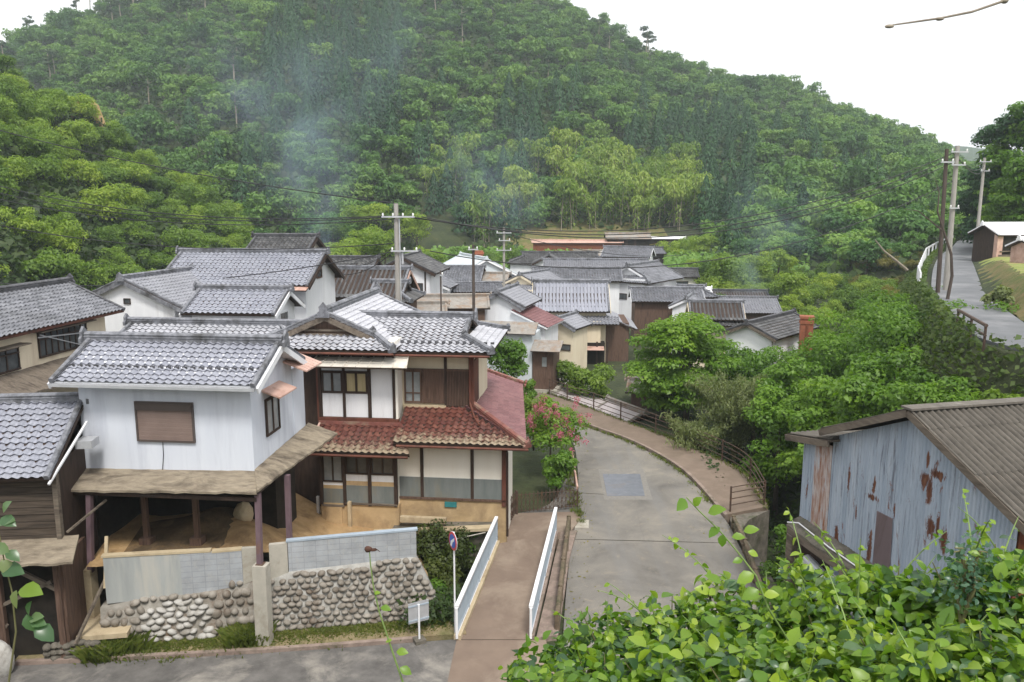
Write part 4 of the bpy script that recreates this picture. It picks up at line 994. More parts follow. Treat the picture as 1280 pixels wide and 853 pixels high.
def cobbles(mb, x0, x1, ztop, rows, dx, dz, seed, zb=.05, batter=.12, rnd=.35, sz=.5, dep=.13, right=None):
    rg = random.Random(seed); k = 0
    for r_ in range(rows):
        z = zb + dz*(r_+.5); n = int((x1-x0)/dx)
        for i in range(n+1):
            x = x0 + dx*(i + (.5 if r_ % 2 else 0) + rg.uniform(-.2,.2)) + dx*.2
            if x > (right(z) if right else x1) - dx*.3 or z > ztop(x) - dz*.2: continue
            s = rg.uniform(1-rnd, 1+rnd*.6)
            mb.blob((x, batter*z - .0, z+rg.uniform(-.02,.02)), (dx*sz*s, dep*rg.uniform(.7,1.15), dz*.47*rg.uniform(.85,1.1)), k*7+seed, 1, .13, rg.uniform(-.45,.45)); k += 1
def wall_slab(mb, x0, x1, ztop, batter=.12, th=.5, right=None, zb=-.6, n=30):
    lo, hi, bk, bt = [], [], [], []
    for i in range(n+1):
        x = x0 + (x1-x0)*i/n; z = ztop(x); xr_ = x
        lo.append((x, batter*zb, zb)); hi.append((xr_, batter*z, z)); bk.append((xr_, batter*z+th, z)); bt.append((x, batter*z+th, zb))
    mb.grid([lo, hi, bk, bt]); mb.poly([lo[-1], hi[-1], bk[-1], bt[-1]]); mb.poly([lo[0], hi[0], bk[0], bt[0]])
def lerp_pts(pts): return lambda x: float(np.interp(x, [p[0] for p in pts], [p[1] for p in pts]))
M['cobble'] = noisy('cobble', (.155,.135,.11), (.34,.31,.27), 1.7, .8, (.11,.075,.05), 1.4, .58, .3)
M['cobble_limed'] = noisy('cobble_limed', (.34,.325,.30), (.50,.485,.455), 2.2, .88, (.22,.20,.17), 1.6, .56, .4)
cw = thing('cobble_wall', 'retaining wall of round brown river cobbles set in pale mortar, right of the concrete pillar', 'stone wall', (-12.6,23.6,0), R(9.75))
zt = lerp_pts([(4.7,1.75),(5.4,2.0),(7,2.08),(9.5,2.2),(9.75,1.7),(10.1,.9),(10.4,.1)])
b = MB(); wall_slab(b, 4.72, 10.35, zt, n=40); b.build('mortar', M['mortar'], cw, True)
b = MB(); cobbles(b, 4.75, 10.3, zt, 11, .29, .195, 3, sz=.52, dep=.15, rnd=.28); b.build('cobbles', M['cobble'], cw, True)
cw = thing('cobble_wall', 'lower retaining wall of whitened cobbles and dark rubble, below the long grey panel wall', 'stone wall', (-12.6,23.6,0), R(9.75))
zt = lerp_pts([(-.5,1.3),(.8,1.5),(2.2,1.52),(3.1,1.6),(3.6,2.0),(4.3,2.2)])
b = MB(); wall_slab(b, -.5, 4.3, zt, n=30); b.build('mortar', M['stone'], cw, True)
b = MB(); cobbles(b, .75, 3.0, lerp_pts([(0,1.45),(1,1.3),(3,1.4)]), 8, .34, .19, 5, rnd=.3, sz=.53, dep=.16); b.build('cobbles', M['cobble_limed'], cw, True)
b = MB(); cobbles(b, -.45, .85, lambda x: zt(x) if x < .7 else .5, 5, .31, .30, 8, rnd=.45)
cobbles(b, 2.9, 4.25, zt, 7, .34, .31, 11, rnd=.45); cobbles(b, .8, 3.0, lambda x: 1.62, 1, .3, .2, 13, zb=1.36)
b.build('rubble', M['cobble'], cw, True)
def block_mat(name, c1, c2, mort, bw, bh):
    m, N, L, b, o = nt(name)
    tc = N.new('ShaderNodeTexCoord'); P = tc.outputs['Object']
    sx = N.new('ShaderNodeSeparateXYZ'); L.new(P, sx.inputs[0]); cx = N.new('ShaderNodeCombineXYZ'); L.new(sx.outputs[0], cx.inputs[0]); L.new(sx.outputs[2], cx.inputs[1])
    br = N.new('ShaderNodeTexBrick'); br.inputs['Scale'].default_value = 1; br.inputs['Brick Width'].default_value = bw; br.inputs['Row Height'].default_value = bh
    br.inputs['Mortar Size'].default_value = .012; br.offset = 0; br.inputs['Color1'].default_value = (*c1, 1); br.inputs['Color2'].default_value = (*c2, 1); br.inputs['Mortar'].default_value = (*mort, 1)
    L.new(cx.outputs[0], br.inputs['Vector'])
    n = noise(N, L, 1.2, 6, .7, P); r = ramp(N, [(.3, (.75,.74,.72)), (.7, (1.15,1.15,1.15))]); L.new(n.outputs[0], r.inputs[0])
    c = mix(N, L, 1.0, br.outputs[0], r.outputs[0], 'MULTIPLY')
    n2 = noise(N, L, 9, 5, .8, mapping(N, L, P, (1,1,.5))); r2 = ramp(N, [(.52, (0,0,0)), (.7, (.6,)*3)]); L.new(n2.outputs[0], r2.inputs[0])
    c = mix(N, L, r2.outputs[0], c, (.42,.40,.36))
    L.new(c, b.inputs['Base Color']); b.inputs['Roughness'].default_value = .9; bump(N, L, b, br.outputs['Fac'], -.4, .01); return m
M['block_blue'] = block_mat('block_blue', (.335,.355,.38), (.375,.395,.42), (.29,.305,.325), .39, .19)
M['block_grey'] = block_mat('block_grey', (.30,.32,.315), (.37,.385,.38), (.24,.25,.25), .42, .42)
bw_ = thing('block_wall', 'blue-grey concrete block wall on top of the brown cobble wall', 'block wall', (-12.6,23.6,0), R(9.75))
b = MB(); b.prism([(5.35,.28,1.9),(9.55,.28,2.1),(9.55,.28,3.12),(5.35,.28,3.02)], (0,.15,0)); b.build('blocks', M['block_blue'], bw_)
b = MB(); b.prism([(4.75,.26,1.7),(5.33,.26,1.9),(5.33,.26,3.0),(4.75,.26,2.98)], (0,.17,0)); b.build('end_block', M['concrete'], bw_)
b = MB(); b.bar((5.3,.36,3.06),(9.6,.36,3.16),.2,.06); b.build('coping', M['rail_blue'], bw_)
bw_ = thing('block_wall', 'long grey panel wall with tan top edge below the open store of the annex', 'block wall', (-12.6,23.6,0), R(9.75))
b = MB(); b.prism([(-.3,.2,1.4),(2.0,.2,1.5),(2.0,.2,2.93),(-.3,.2,2.98)], (0,.15,0)); b.build('panel', M['board_panel'], bw_)
b = MB(); b.prism([(2.003,.19,1.45),(3.9,.19,1.7),(3.9,.19,2.88),(2.003,.19,2.9)], (0,.15,0)); b.build('panel', M['block_blue'], bw_)
b = MB(); b.prism([(3.903,.2,1.7),(4.45,.2,1.9),(4.45,.2,2.95),(3.903,.2,2.95)], (0,.15,0)); b.build('panel', M['concrete'], bw_)
b = MB(); b.bar((-.35,.29,3.0),(2.95,.29,2.94),.22,.07); b.bar((2.98,.29,2.90),(3.9,.29,2.92),.22,.06); b.bar((-.33,.28,1.9),(-.36,.9,3.4),.1,.1); b.build('coping', M['concrete_tan'], bw_)
# the plinth that carries the right end of the timber house over the gully
pl = thing('retaining_plinth', 'low concrete retaining ledge under the right end of the timber house, vines hanging over it', 'retaining wall', AO, AR)
pl.location = (AO[0]*1.06, AO[1]*1.06, -.84); pl.scale = (1.06,)*3
b = MB(); b.prism([(3.2,4.5,-1.5),(7.1,4.9,-1.5),(7.1,4.9,1.75),(3.2,4.5,1.6)], (0,.9,0)); b.build('wall', M['stone_dark'], pl)
b = MB(); b.bar((2.6,4.35,1.62),(7.15,4.72,1.86),.35,.12); b.build('coping', M['concrete_tan'], pl)
b = MB(); b.tube([(2.0,2.6,1.05),(4.0,3.5,1.35),(6.9,4.5,1.75)], .022, 6); b.build('pipe', M['concrete'], pl)

# ------------------------------------------------------------------ the footbridge
fb = thing('footbridge', 'narrow footbridge with brown deck and two slanting white-topped blue picket railings', 'footbridge', (0,0,0))
BL = [(-1.76,24.0),(-1.36,26.3),(-.98,28.6),(-.60,31.0)]; BRr = [(.58,24.0),(1.05,26.9),(1.45,29.5),(1.82,32.0)]
def bz(t): return .02 + .2*t
l = dens([(p[0],p[1],bz(i/3)) for i, p in enumerate(BL)], 4); r = dens([(p[0],p[1],bz(i/3)) for i, p in enumerate(BRr)], 4)
b = MB(); b.grid([[a.lerp(c, k/4) for k in range(5)] for a, c in zip(l, r)]); b.grid([l, [p-Vector((0,0,.5)) for p in l]]); b.grid([r, [p-Vector((0,0,.5)) for p in r]]); b.build('deck', M['path_brown'], fb)
for pts, sg in ((l, -1), (r, 1)):
    k_ = MB()
    for a, c in zip(pts[:-1], pts[1:]): k_.bar(a+Vector((sg*.02,0,.06)), c+Vector((sg*.02,0,.06)), .24, .16)
    k_.build('kerb', M['concrete_tan'] if sg < 0 else M['kerb'], fb)
    A, Bp = pts[0]+Vector((sg*.03,0,.14)), pts[-1]+Vector((sg*.03,0,.14)); Hh = 1.0
    rl_ = MB(); A1, B1 = A.copy(), Bp.copy()
    rl_.bar(A+Vector((0,0,Hh)), Bp+Vector((0,0,Hh)), .13, .09)
    rail = rl_.build('railing', M['rail_white'], fb)
    pk = MB(); n = 84
    for i in range(n+1):
        p = A.lerp(Bp, i/n); pk.bar(p+Vector((0,0,.12)), p+Vector((0,0,Hh-.06)), .022, .022, (0,1,0))
    for zz in (.12, Hh-.08): pk.bar(A+Vector((0,0,zz)), Bp+Vector((0,0,zz)), .045, .05)
    pk.build('pickets', M['rail_blue'], rail)
    for i in range(5):
        ps = MB(); p = A.lerp(Bp, i/4); ps.bar(p-Vector((0,0,.1)), p+Vector((0,0,Hh-.03)), .08, .08, (0,1,0)); ps.build('post', M['rail_blue'] if i else M['rail_white'], rail)
    b = MB(); b.bar(A+Vector((0,0,.02)), Bp+Vector((0,0,.02)), .05, .04); b.build('bottom_rail', M['rail_white'], rail)
# timber log guard beside the carriageway
def log_guard(label, pts, h=.55, rad=.09, lean=0):
    t = thing('log_guardrail', label, 'guard rail', pts[0])
    o = Vector(pts[0])
    for i, p in enumerate(pts):
        p = Vector(p)-o; b = MB(); b.tube([p+Vector((0,0,-.3)), p+Vector((lean,0,h+.08))], [rad*1.15,rad], 8); b.build('post', M['log'], t)
    for i, (a, c) in enumerate(zip(pts[:-1], pts[1:])):
        a = Vector(a)-o; c = Vector(c)-o
        for zz in (h*.95, h*.4):
            b = MB(); b.tube([a+Vector((.0,0,zz)), a.lerp(c,.5)+Vector((0,0,zz+.01)), c+Vector((.0,0,zz))], [rad,rad*.95,rad*.9], 8); b.build('log', M['log'], t)
    return t
log_guard('weathered log guard rail on the strip between footbridge and road', [(1.5,24.6,.05),(1.72,26.5,.05),(1.95,28.6,.08),(2.2,30.6,.1),(2.45,32.7,.12)])
log_guard('mossy log guard rail along the ravine edge of the road', [(8.75,25.4,0),(9.1,28.0,.02),(9.45,30.6,.04),(9.65,33.0,.05)], .5, .09)
ribbon('median', V3([(.78,24.0,.04),(1.25,27,.04),(1.7,30,.06),(2.1,32.4,.1)]), V3([(1.5,24.2,.04),(1.9,27,.04),(2.3,30,.06),(2.8,32.6,.1)]), 3, .03, M['kerb'], .3, 2)
# road retaining wall above the ravine
rw = tag(ribbon('ravine_wall', V3([(9.2,24.0,-.05),(9.55,29.0,-.05),(9.75,33.5,-.05),(9.95,34.5,.05)]), V3([(9.6,24.0,-.05),(9.95,29.0,-.05),(10.15,33.3,-.05),(11.9,35.1,.05)]), 3, -.02, M['stone_dark'], 3.5, 2, None), 'dark stone wall under the road edge dropping into the shaded ravine', 'retaining wall')

# ------------------------------------------------------------------ pipe railing round the bend
pr = thing('pipe_railing', 'long brown pipe railing with four rails round the outside of the bend', 'railing', (0,0,0))
PT = dens([(11.75,35.45,.15),(12.0,40.0,.15),(10.4,44.3,.15),(9.0,46.9,.15),(5.55,52.85,.15),(2.75,57.3,.15)], 12)
acc = 0; last = PT[0]; posts = [PT[0]]; rails = {z: [PT[0]+Vector((0,0,z))] for z in (.3,.6,.9,1.15)}
for p in PT[1:]:
    acc += (p-last).length; last = p
    for z in rails: rails[z].append(p+Vector((0,0,z)))
    if acc > 2.9: posts.append(p); acc = 0
posts.append(PT[-1])
for p in posts: b = MB(); b.tube([p-Vector((0,0,.1)), p+Vector((0,0,1.2))], .045, 6); b.build('post', M['rail_brown'], pr)
for z, q in rails.items(): b = MB(); b.tube(q, .026, 5); b.build('rail', M['rail_brown'], pr)
for z in (.3,.6,.9,1.15): b = MB(); b.tube([(11.75,35.45,.15+z),(9.95,34.65,.15+z)], .026, 5); b.build('rail', M['rail_brown'], pr)
b = MB(); b.tube([(9.95,34.65,.0),(9.95,34.65,1.35)], .045, 6); b.build('post', M['rail_brown'], pr)

# ------------------------------------------------------------------ folding lattice fence
lf = thing('lattice_fence', 'rusty brown criss-cross lattice fence at the far end of the footbridge', 'fence', (0,0,0))
def lattice(a, b_, n, h=.85):
    a = Vector(a); b_ = Vector(b_); m = MB()
    for i in range(n+1):
        p = a.lerp(b_, i/n); m.bar(p, p+Vector((0,0,h+.12)), .035, .02, (0,1,0))
        for k in (1, -1):
            for z0 in (0.08, .45):
                j = i + k
                if 0 <= j <= n: m.bar(p+Vector((0,0,z0)), a.lerp(b_, j/n)+Vector((0,0,z0+.38)), .025, .015)
    for z in (.08, h): m.bar(a+Vector((0,0,z)), b_+Vector((0,0,z)), .03, .03)
    return m
lattice((.25,34.65,.08),(3.05,35.3,.1),15).build('panel', M['rail_brown'], lf)
lattice((.15,34.6,.08),(-.62,31.2,.1),13, 1.0).build('panel', M['rail_brown'], lf)
b = MB(); b.bar((.22,34.6,-.1),(.22,34.6,1.15),.1,.1,(0,1,0)); b.build('post', M['rail_brown'], lf)
gr = thing('guard_rail', 'short pink-brown rail at the road edge below the crepe myrtle', 'guard rail', (0,0,0))
b = MB(); b.bar((3.05,35.6,.9),(3.2,41,.9),.08,.2); b.build('beam', M['tin_pink'], gr)
for y in (35.7,38.3,40.9): b = MB(); b.bar((3.06+(y-35.6)*.028,y,-.1),(3.06+(y-35.6)*.028,y,.95),.07,.07,(0,1,0)); b.build('post', M['rail_brown'], gr)

# ------------------------------------------------------------------ signs
rs = thing('no_parking_sign', 'round blue road sign with red rim and pale diagonal mark on a thin white pole', 'road sign', (-1.87,24.3,-.03), R(-62))
b = MB(); b.tube([(0,0,0),(0,0,3.62)], .03, 8); b.build('pole', M['rail_white'], rs)
def disc(r0, y, th, n=28):
    m = MB(); m.prism([(math.cos(2*math.pi*i/n)*r0, y, 3.32+math.sin(2*math.pi*i/n)*r0) for i in range(n)], (0,-th,0)); return m
o = disc(.30, -.035, .015).build('plate', M['sign_red'], rs)
disc(.225, -.051, .006).build('face', M['sign_blue'], o)
m_ = MB(); m_.prism([(-.15,-.058,3.14),(-.05,-.058,3.12),(.02,-.058,3.28),(.13,-.058,3.36),(.17,-.058,3.49),(.06,-.058,3.42),(-.02,-.058,3.36),(-.12,-.058,3.30)], (0,-.004,0)); m_.build('mark', M['sign_white'], o)
disc(.315, -.02, .012).build('rim', M['sign_white'], o)
ss = thing('small_sign', 'back of a small grey square sign on a short white post by the verge', 'road sign', (-3.0,23.9,-.05), R(28))
b = MB(); b.tube([(0,0,0),(0,0,1.35)], .035, 8); b.build('post', M['rail_white'], ss)
b = MB(); b.box(-.34,.36,.04,.06,.72,1.42); o = b.build('plate', M['galv'], ss)
b = MB(); b.box(-.34,.36,.02,.04,.78,.83); b.build('bracket', M['rail_blue'], o); b = MB(); b.box(-.34,.36,.02,.04,1.28,1.33); b.build('bracket', M['rail_blue'], o)
b = MB(); b.box(-.18,.18,-.16,.18,-.05,.16); b.build('footing', M['stone_dark'], ss)

# ------------------------------------------------------------------ utility poles and wires
def pole(label, x, y, z0, z1, r0, r1, arms, mat='pole', rot=0, lean=(0,0), extra=None, group=None):
    t = thing('utility_pole', label, 'utility pole', (x,y,z0), rot, group); h = z1-z0
    b = MB(); b.tube([(0,0,-.5),(lean[0]*.5,lean[1]*.5,h/2),(lean[0],lean[1],h)], [r0,(r0+r1)/2,r1], 10); b.build('shaft', M[mat], t)
    for (zz, a0, a1) in arms:
        b = MB(); lx = lean[0]*(zz/h)
        b.bar((lx+a0,-r0-.04,zz),(lx+a1,-r0-.04,zz),.08,.08); o = b.build('crossarm', M['galv'], t)
        k = max(2, int((a1-a0)/.5))
        for i in range(k+1):
            xx = lx+a0+.08+(a1-a0-.16)*i/k
            if abs(xx-lx) < .12: continue
            c = MB(); c.tube([(xx,-r0-.04,zz+.03),(xx,-r0-.04,zz+.12),(xx,-r0-.04,zz+.2)], [.03,.055,.03], 7); c.build('insulator', M['ceramic'], o)
    return t
tp = pole('tall concrete utility pole with two crossarms in the middle of the village', -6.15, 43, .2, 14.0, .19, .12, [(13.1,-.75,1.0),(11.3,-.3,1.15)])
b = MB(); b.tube([(.17,-.1,8),(.17,-.1,13)], .035, 6); b.tube([(.3,-.1,10.6),(.3,-.1,11.2)], .06, 8); b.build('conduit', M['galv'], tp)
pole('thin dark utility pole rising beside the small white gabled house', -2.65, 55, 0, 11.2, .13, .09, [(10.9,-.35,.35)], 'pole_wood')
pole('grey utility pole with three short crossarms above the cream gabled house', -.75, 75, 0, 11.8, .15, .1, [(11.3,-.7,.7),(10.6,-.5,.6),(9.7,-.7,.7)])
pole('short slender dark pole behind the pale roof ridge', -4.64, 52, 0, 9.7, .06, .05, [(9.4,-.05,.2)], 'pole_wood')
pole('pale concrete utility pole leaning slightly at the near bend of the lane', 28.3, 52, 8.3, 17.6, .19, .13, [(8.9,-.6,.6),(8.1,-.5,.5),(5.4,-.4,.3)], rot=R(10), lean=(-.1,0))
pole('dark brown timber utility pole beside the pale concrete one by the lane', 27.0, 50.5, 8.3, 17.3, .14, .11, [(8.2,-.4,.4)], 'pole_wood', lean=(-.25,0))
pole('slim grey utility pole by the tin roofed hut on the lane', 47.3, 82, 8.4, 18.5, .19, .13, [(9.7,-.6,.6),(8.8,-.4,.5)])
def wire(label, a, c, sag, rad=.018, group=None, n=22):
    a = Vector(a); c = Vector(c); b = MB()
    b.tube([a.lerp(c, i/n) - Vector((0,0,sag*4*(i/n)*(1-i/n))) for i in range(n+1)], rad*1.7, 5)
    return tag(b.build('power_line', M['wire']), label, 'power line', group)
P1 = Vector((-6.15, 43, 0)); GW = 'overhead wires crossing the spur from the left edge'
wire('single overhead wire from the wooded left edge to the top of the tall pole', PY(-40,152,60), (-6.15,43,14.0), .55, .018)
for i, (v0, dx, zz) in enumerate(((222,-.6,13.35),(232,.3,13.35),(240,-.05,13.2))):
    wire('one of three close parallel wires swooping to the upper crossarm of the tall pole', PY(-40,v0,58), (-6.15+dx,42.8,zz), 1.1, .016, GW)
for i, (v0, dx, zz) in enumerate(((276,-.2,11.9),(352,0,11.5))):
    wire(('thin wire falling from the left edge to below the upper crossarm' if i == 0 else 'low wire passing over the dark cream-house roof to the tall pole'), PY(-30,v0,52), (-6.15+dx,42.8,zz), .9, .016)
for i, (z0, z1, y) in enumerate(((13.3,17.2,0),(13.28,16.9,.4),(13.3,16.6,.8),(11.5,15.4,0))):
    wire('one of the long bundled wires sagging across the valley from tall pole to lane pole', (-5.6+.4*i,42.9,z0), (28.1,52,z1), 2.4+.12*i, .017, 'wires across the valley')
for i in range(3):
    wire('wire between the lane pole and the slim pole by the hut', (28.0+.3*i,52,17.1-.25*i), (47.1+.2*i,82,18.0-.3*i), .6, .018, 'wires along the lane')
wire('slack service wire from the tall pole down to the dark tiled house', (-6.15,43,11.9), PY(437,330,60), .5, .015)
wire('service wire from the lower crossarm toward the half-timbered house', (-6.4,43,11.4), PY(405,335,60), .8, .015)
wire('wire from the village pole running right over the far roofs', (-.75,75,11.3), PY(860,318,118), 1.0, .02)
for u in (1000,1100): pass
# ------------------------------------------------------------------ houses of the village
G_ = None
house('white_house', 'broad white walled house with big silver tiled roof behind the lilac annex', 288, 357, 45.5, 8.4, 5.2, -6, .52, wall='white_plaster', tile='tile_silver', over=.6, hipl=0,
      wins=[('r',-.3,-.1,.9,.8,'brown_wood')], barge='dark_wood', lean=[(-1,2.0,4.6,.15,1.0,.35,'tin_pink',None)], T=dict(FAR, w=.29))
house('white_wing', 'white gabled wing with grey roof and a small square vent, beside the cream house', 152, 350, 41.5, 5.5, 5.6, -12, .42, 'end', tile='tile_grey', wall='white_plaster', over=.6, vover=.25, barge='ridge_grey',
      wins=[('l',-.05,-.1,.4,.3)])
house('white_porch', 'low white house wing with tiled roof and white bargeboards at its gable', 284, 393, 40, 4.2, 3.2, -6, .5, tile='tile_silver', over=.45, vover=.4, wins=[('r',0,-1.2,1.2,.9,'white_plaster')], T=dict(FAR, w=.29))
house('old_house', 'small house with dark weathered tiled roof showing above the broad silver roof', 343, 318, 58, 4.0, 4, -4, .45, tile='tile_dark', wall='warm_plaster', ridge='ridge_dark', barge='dark_wood')
house('old_house', 'long house with dark ribbed tile roof and a brown gable at its right end', 436, 372, 54, 6.2, 5.0, -5, .55, tile='tile_dark', T=BAR, wall='brown_wood', ridge='ridge_grey', barge='tin_pink', vover=.5, lean=[(1,-3,3,.1,1,.3,'tile_dark',None)])
house('old_house', 'dark tiled house with long level ridge under the red chimney pot', 405, 345, 66, 7.0, 4.5, -4, .45, tile='tile_dark', wall='brown_wood', ridge='ridge_dark', barge='dark_wood')
cp = thing('chimney_pot', 'stubby red clay chimney pot smoking above the dark roofs', 'chimney', (*PY(406,326,67).xy, 9.3), 0)
b = MB(); b.tube([(0,0,-1.6),(0,0,.5),(0,0,.5),(0,0,.72)], [.36,.34,.42,.42], 12, True); b.build('pot', M['brick'], cp)
b = MB(); b.tube([(0,0,.7),(0,0,.76)], [.3,.3], 12); b.build('mouth', M['black_void'], cp)
house('low_house', 'low house with curling grey ribbed roof right of the brown gable', 480, 378, 52, 2.8, 3.2, -5, .5, tile='tile_dark', T=BAR, wall='brown_wood', hipr=1.0, hipl=.9, barge=None)
house('half_timbered_house', 'white half-timbered house with dark gable roof beside the tall pole', 503, 322, 70, 6, 4.6, -6, .5, 'end', tile='tile_dark', wall='white_plaster', ridge='ridge_dark', barge='dark_wood', over=.6,
      wins=[('l',-.5,-2.6,2.4,1.5)], posts=[('l',-1.9,0,-.1,.14),('l',1.2,0,-.1,.14),('l',2.2,0,-.1,.14)])
house('grey_roof_house', 'wide house with plain mid grey roof beyond the rusty sheds', 552, 352, 90, 8.2, 6, -4, .38, tile='tile_slate', wall='grey_board', hipl=0, barge=None)
house('blue_workshop', 'pale blue metal workshop gable with light roof edge and brick chimney, far side of village', 608, 324, 96, 9, 9.5, 22, .5, 'end', tile='tin_blue', T=FLAT, wall='tin_blue', ridge='tin_blue', barge='tin_white', over=.4, vover=.3)
cb = thing('brick_chimney', 'square brick chimney stub rising behind the pale blue workshop', 'chimney', (*PY(599,330,100).xy, 5), 0)
b = MB(); b.box(-.5,.5,-.5,.5,-5,3.2); b.build('shaft', M['brick'], cb); b = MB(); b.box(-.6,.6,-.6,.6,2.8,3.0); b.build('collar', M['brick'], cb)
house('low_house', 'small white fronted low house with grey roof below the blue workshop', 535, 350, 80, 4.5, 3.6, -8, .4, 'end', tile='tile_slate', wall='white_plaster', barge='white_plaster', over=.4, wins=[('l',0,.8,1.2,.9)])
house('low_house', 'low grey roofed outbuilding with an open dark front below the blue workshop', 588, 366, 82, 7.5, 3.5, 3, .3, tile='tile_slate', wall='black_void', barge=None)
house('rusty_shed', 'low shed with pale rust streaked tin roof before the grey roofs', 560, 386, 60, 5.6, 3.6, 4, .3, tile='rust_roof', T=FLAT, wall='brown_wood', ridge='rust_roof', barge=None, over=.35)
house('rusty_shed', 'second low tin roofed shed with a dark open side, left of the thin dark pole', 527, 392, 58, 3.0, 2.6, 6, .3, tile='rust_roof', T=FLAT, wall='black_void', ridge='rust_roof', barge=None, over=.3)
house('rusty_shed', 'flat brown roofed shed tucked behind the cream gabled house', 600, 352, 92, 5.5, 4, -8, .3, tile='rust_roof', T=FLAT, wall='brown_wood', ridge='rust_roof', barge=None, over=.3)
house('gable_house', 'tall narrow white gabled house with grey skirt roof behind the evergreen bush', 622, 366, 62, 5.0, 3.4, -16, .52, 'end', tile='tile_grey', wall='white_plaster', barge='ridge_grey', over=.45, vover=.3)
# its skirt roof and the grey wall under it
gh = thing('lean_to', 'grey walled lean-to with brownish board roof at the foot of the white gabled house', 'lean-to', (*PY(632,428,58.5).xy, .2), R(-14))
zr_ = PY(632,420,58.5).z-.2
b = MB(); b.box(-1.9,2.0,0,3.5,-1,zr_+.1); b.build('wall', M['tin_blue'], gh)
pent(gh, -2.2, 2.3, .9, zr_+.95, 1.3, .55, M['rust_roof'])
pent(gh, 2.0, 4.2, .9, zr_-.35, 1.5, .4, M['rust_roof'])
b = MB(); b.box(2.03,3.6,.1,2.5,-1,zr_-.75); b.build('wall', M['brown_wood'], gh)
b = MB(); b.box(2.75,3.1,.06,.1,zr_-2.2,zr_-1.5); b.build('window', M['glass_pale'], gh)
b = MB(); b.box(-2.0,3.9,-.1,3.4,-2.5,.2); b.build('base', M['concrete'], gh)
pk = thing('pink_roof_lean_to', 'pale boarded lean-to with faded pink tiled roof sloping down beside the tall white gable', 'lean-to', (*PY(664,415,61.5).xy, .2), R(-20))
zz = PY(674,400,61.5).z - .2
b = MB(); b.prism([(-1.5,0,-1),(1.1,0,-1),(1.1,0,zz-.5),(-1.5,0,zz+.55)], (0,3.6,0)); b.build('wall', M['white_plaster'], pk)
b = MB(); b.box(.2,.8,-.03,.02,zz-2.2,zz-1.2); b.build('window', M['glass'], pk)
t = MB(); s_ = MB(); slope(t, s_, (1.45,-.4,zz-.55), (0,1,0), (-1,0,0), 3.0, .42, [(0,0),(3.0,0)], [(0,4.4),(3.0,4.4)], FAR); o = t.build('roof', M['tile_mauve'], pk); s_.build('eave_board', M['white_plaster'], o)
house('cream_gable_house', 'cream house with hip-and-gable grey roof and dark side window at village centre', 642, 345, 82, 6.6, 6.2, -32, .45, 'end', tile='tile_grey', wall='cream_plaster', hipl=1.6, over=.7, vover=.3, barge='cream_plaster', wins=[('f',-2.3,-2.3,.8,1.4)])
big = house('main_house', 'large cream house with broad ribbed silver roof and lower skirt roofs at village centre', 714, 390, 70, 6.2, 6.0, -3, .62, tile='tile_silver', T=dict(BAR, w=.31), wall='cream_plaster', over=.6, vover=.35, barge='cream_plaster', rh=.3, rw=.32)
zb_ = HZ(big.location.x, big.location.y); zE = big.location.z
hE = PY(714,390,70).z - zE
pent(big, -1.5, 4.2, -3.0, hE-.45, 1.3, .45, M['tile_grey'], FAR)
b = MB(); b.box(-1.3,2.6,-3.9,-2.9,-.5,hE-.8); b.build('wall', M['cream_plaster'], big)
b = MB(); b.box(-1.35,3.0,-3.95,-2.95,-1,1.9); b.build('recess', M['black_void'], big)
pent(big, -1.5, 2.9, -3.9, hE-3.0, .9, .25, M['tin_pink'])
for x in (1.0,2.3,3.2): b = MB(); b.box(x-.07,x+.07,-4.1,-3.96,-1,2.0); b.build('post', M['dark_wood'], big)
t = MB(); s = MB(); slope(t, s, (5.9,-3.0,hE-1.7), (0,1,0), (-1,0,0), 2.8, .42, [(0,0),(2.8,.6)], [(0,6.5),(2.8,6.5)], FAR); o = t.build('skirt_roof', M['tile_grey'], big); s.build('eave_board', M['dark_wood'], o)
b = MB(); b.box(3.0,5.2,-2.6,3,-1,hE-1.1); b.build('wall', M['brown_wood'], big)
house('small_wing', 'small cream gable with a dark strip window in front of the broad ribbed roof', 697, 399, 65.5, 3.2, 2.5, -28, .5, 'end', tile='tile_grey', wall='cream_plaster', barge='ridge_grey', over=.35, vover=.25, wins=[('l',0,-2.0,2.2,.55)])
house('temple_house', 'big grey roofed house with a white triangular gable among the central roofs', 778, 334, 92, 8.5, 5.4, -36, .5, 'end', tile='tile_slate', wall='white_plaster', hipl=1.5, over=.8, vover=.35, barge='white_plaster', rh=.3, wins=[('l',.6,-2.4,2.2,.7)])
house('long_house', 'long low house with grey tiled roof between two other grey roofs', 722, 352, 90, 9.5, 5, -3, .4, tile='tile_slate', wall='white_plaster', barge=None)
house('long_house', 'long house with light grey roof and tiny arched gable, second row from the hill', 745, 338, 104, 13, 5, -3, .36, tile='tile_grey', wall='white_plaster', barge=None)
house('far_house', 'far house with wide dark roof and white walls near the foot of the hill', 700, 330, 128, 16, 7, -3, .38, tile='tile_dark', wall='white_plaster', ridge='ridge_dark', barge=None, hipl=2.5, hipr=2.5)
house('far_house', 'small white gable in front of the wide dark roof far off', 686, 320, 122, 5, 4, -4, .5, 'end', tile='tile_dark', wall='white_plaster', ridge='ridge_dark', barge='dark_wood', wins=[('l',.6,-2.2,1.8,1)])
house('far_house', 'small white house with slate roof and one wide dark window, far edge of village', 781, 322, 132, 7.5, 5.5, -18, .45, tile='tile_slate', wall='white_plaster', barge='white_plaster', wins=[('f',1.4,-2.0,2.6,1.0)])
house('far_house', 'grey roofed pale house with small boarded front in the trees beyond the big grey roof', 848, 347, 118, 5.5, 4, -4, .4, tile='tile_dark', wall='warm_plaster', ridge='ridge_dark', barge=None, wins=[('f',-.2,-2.2,3.5,1.4,'grey_wood')])
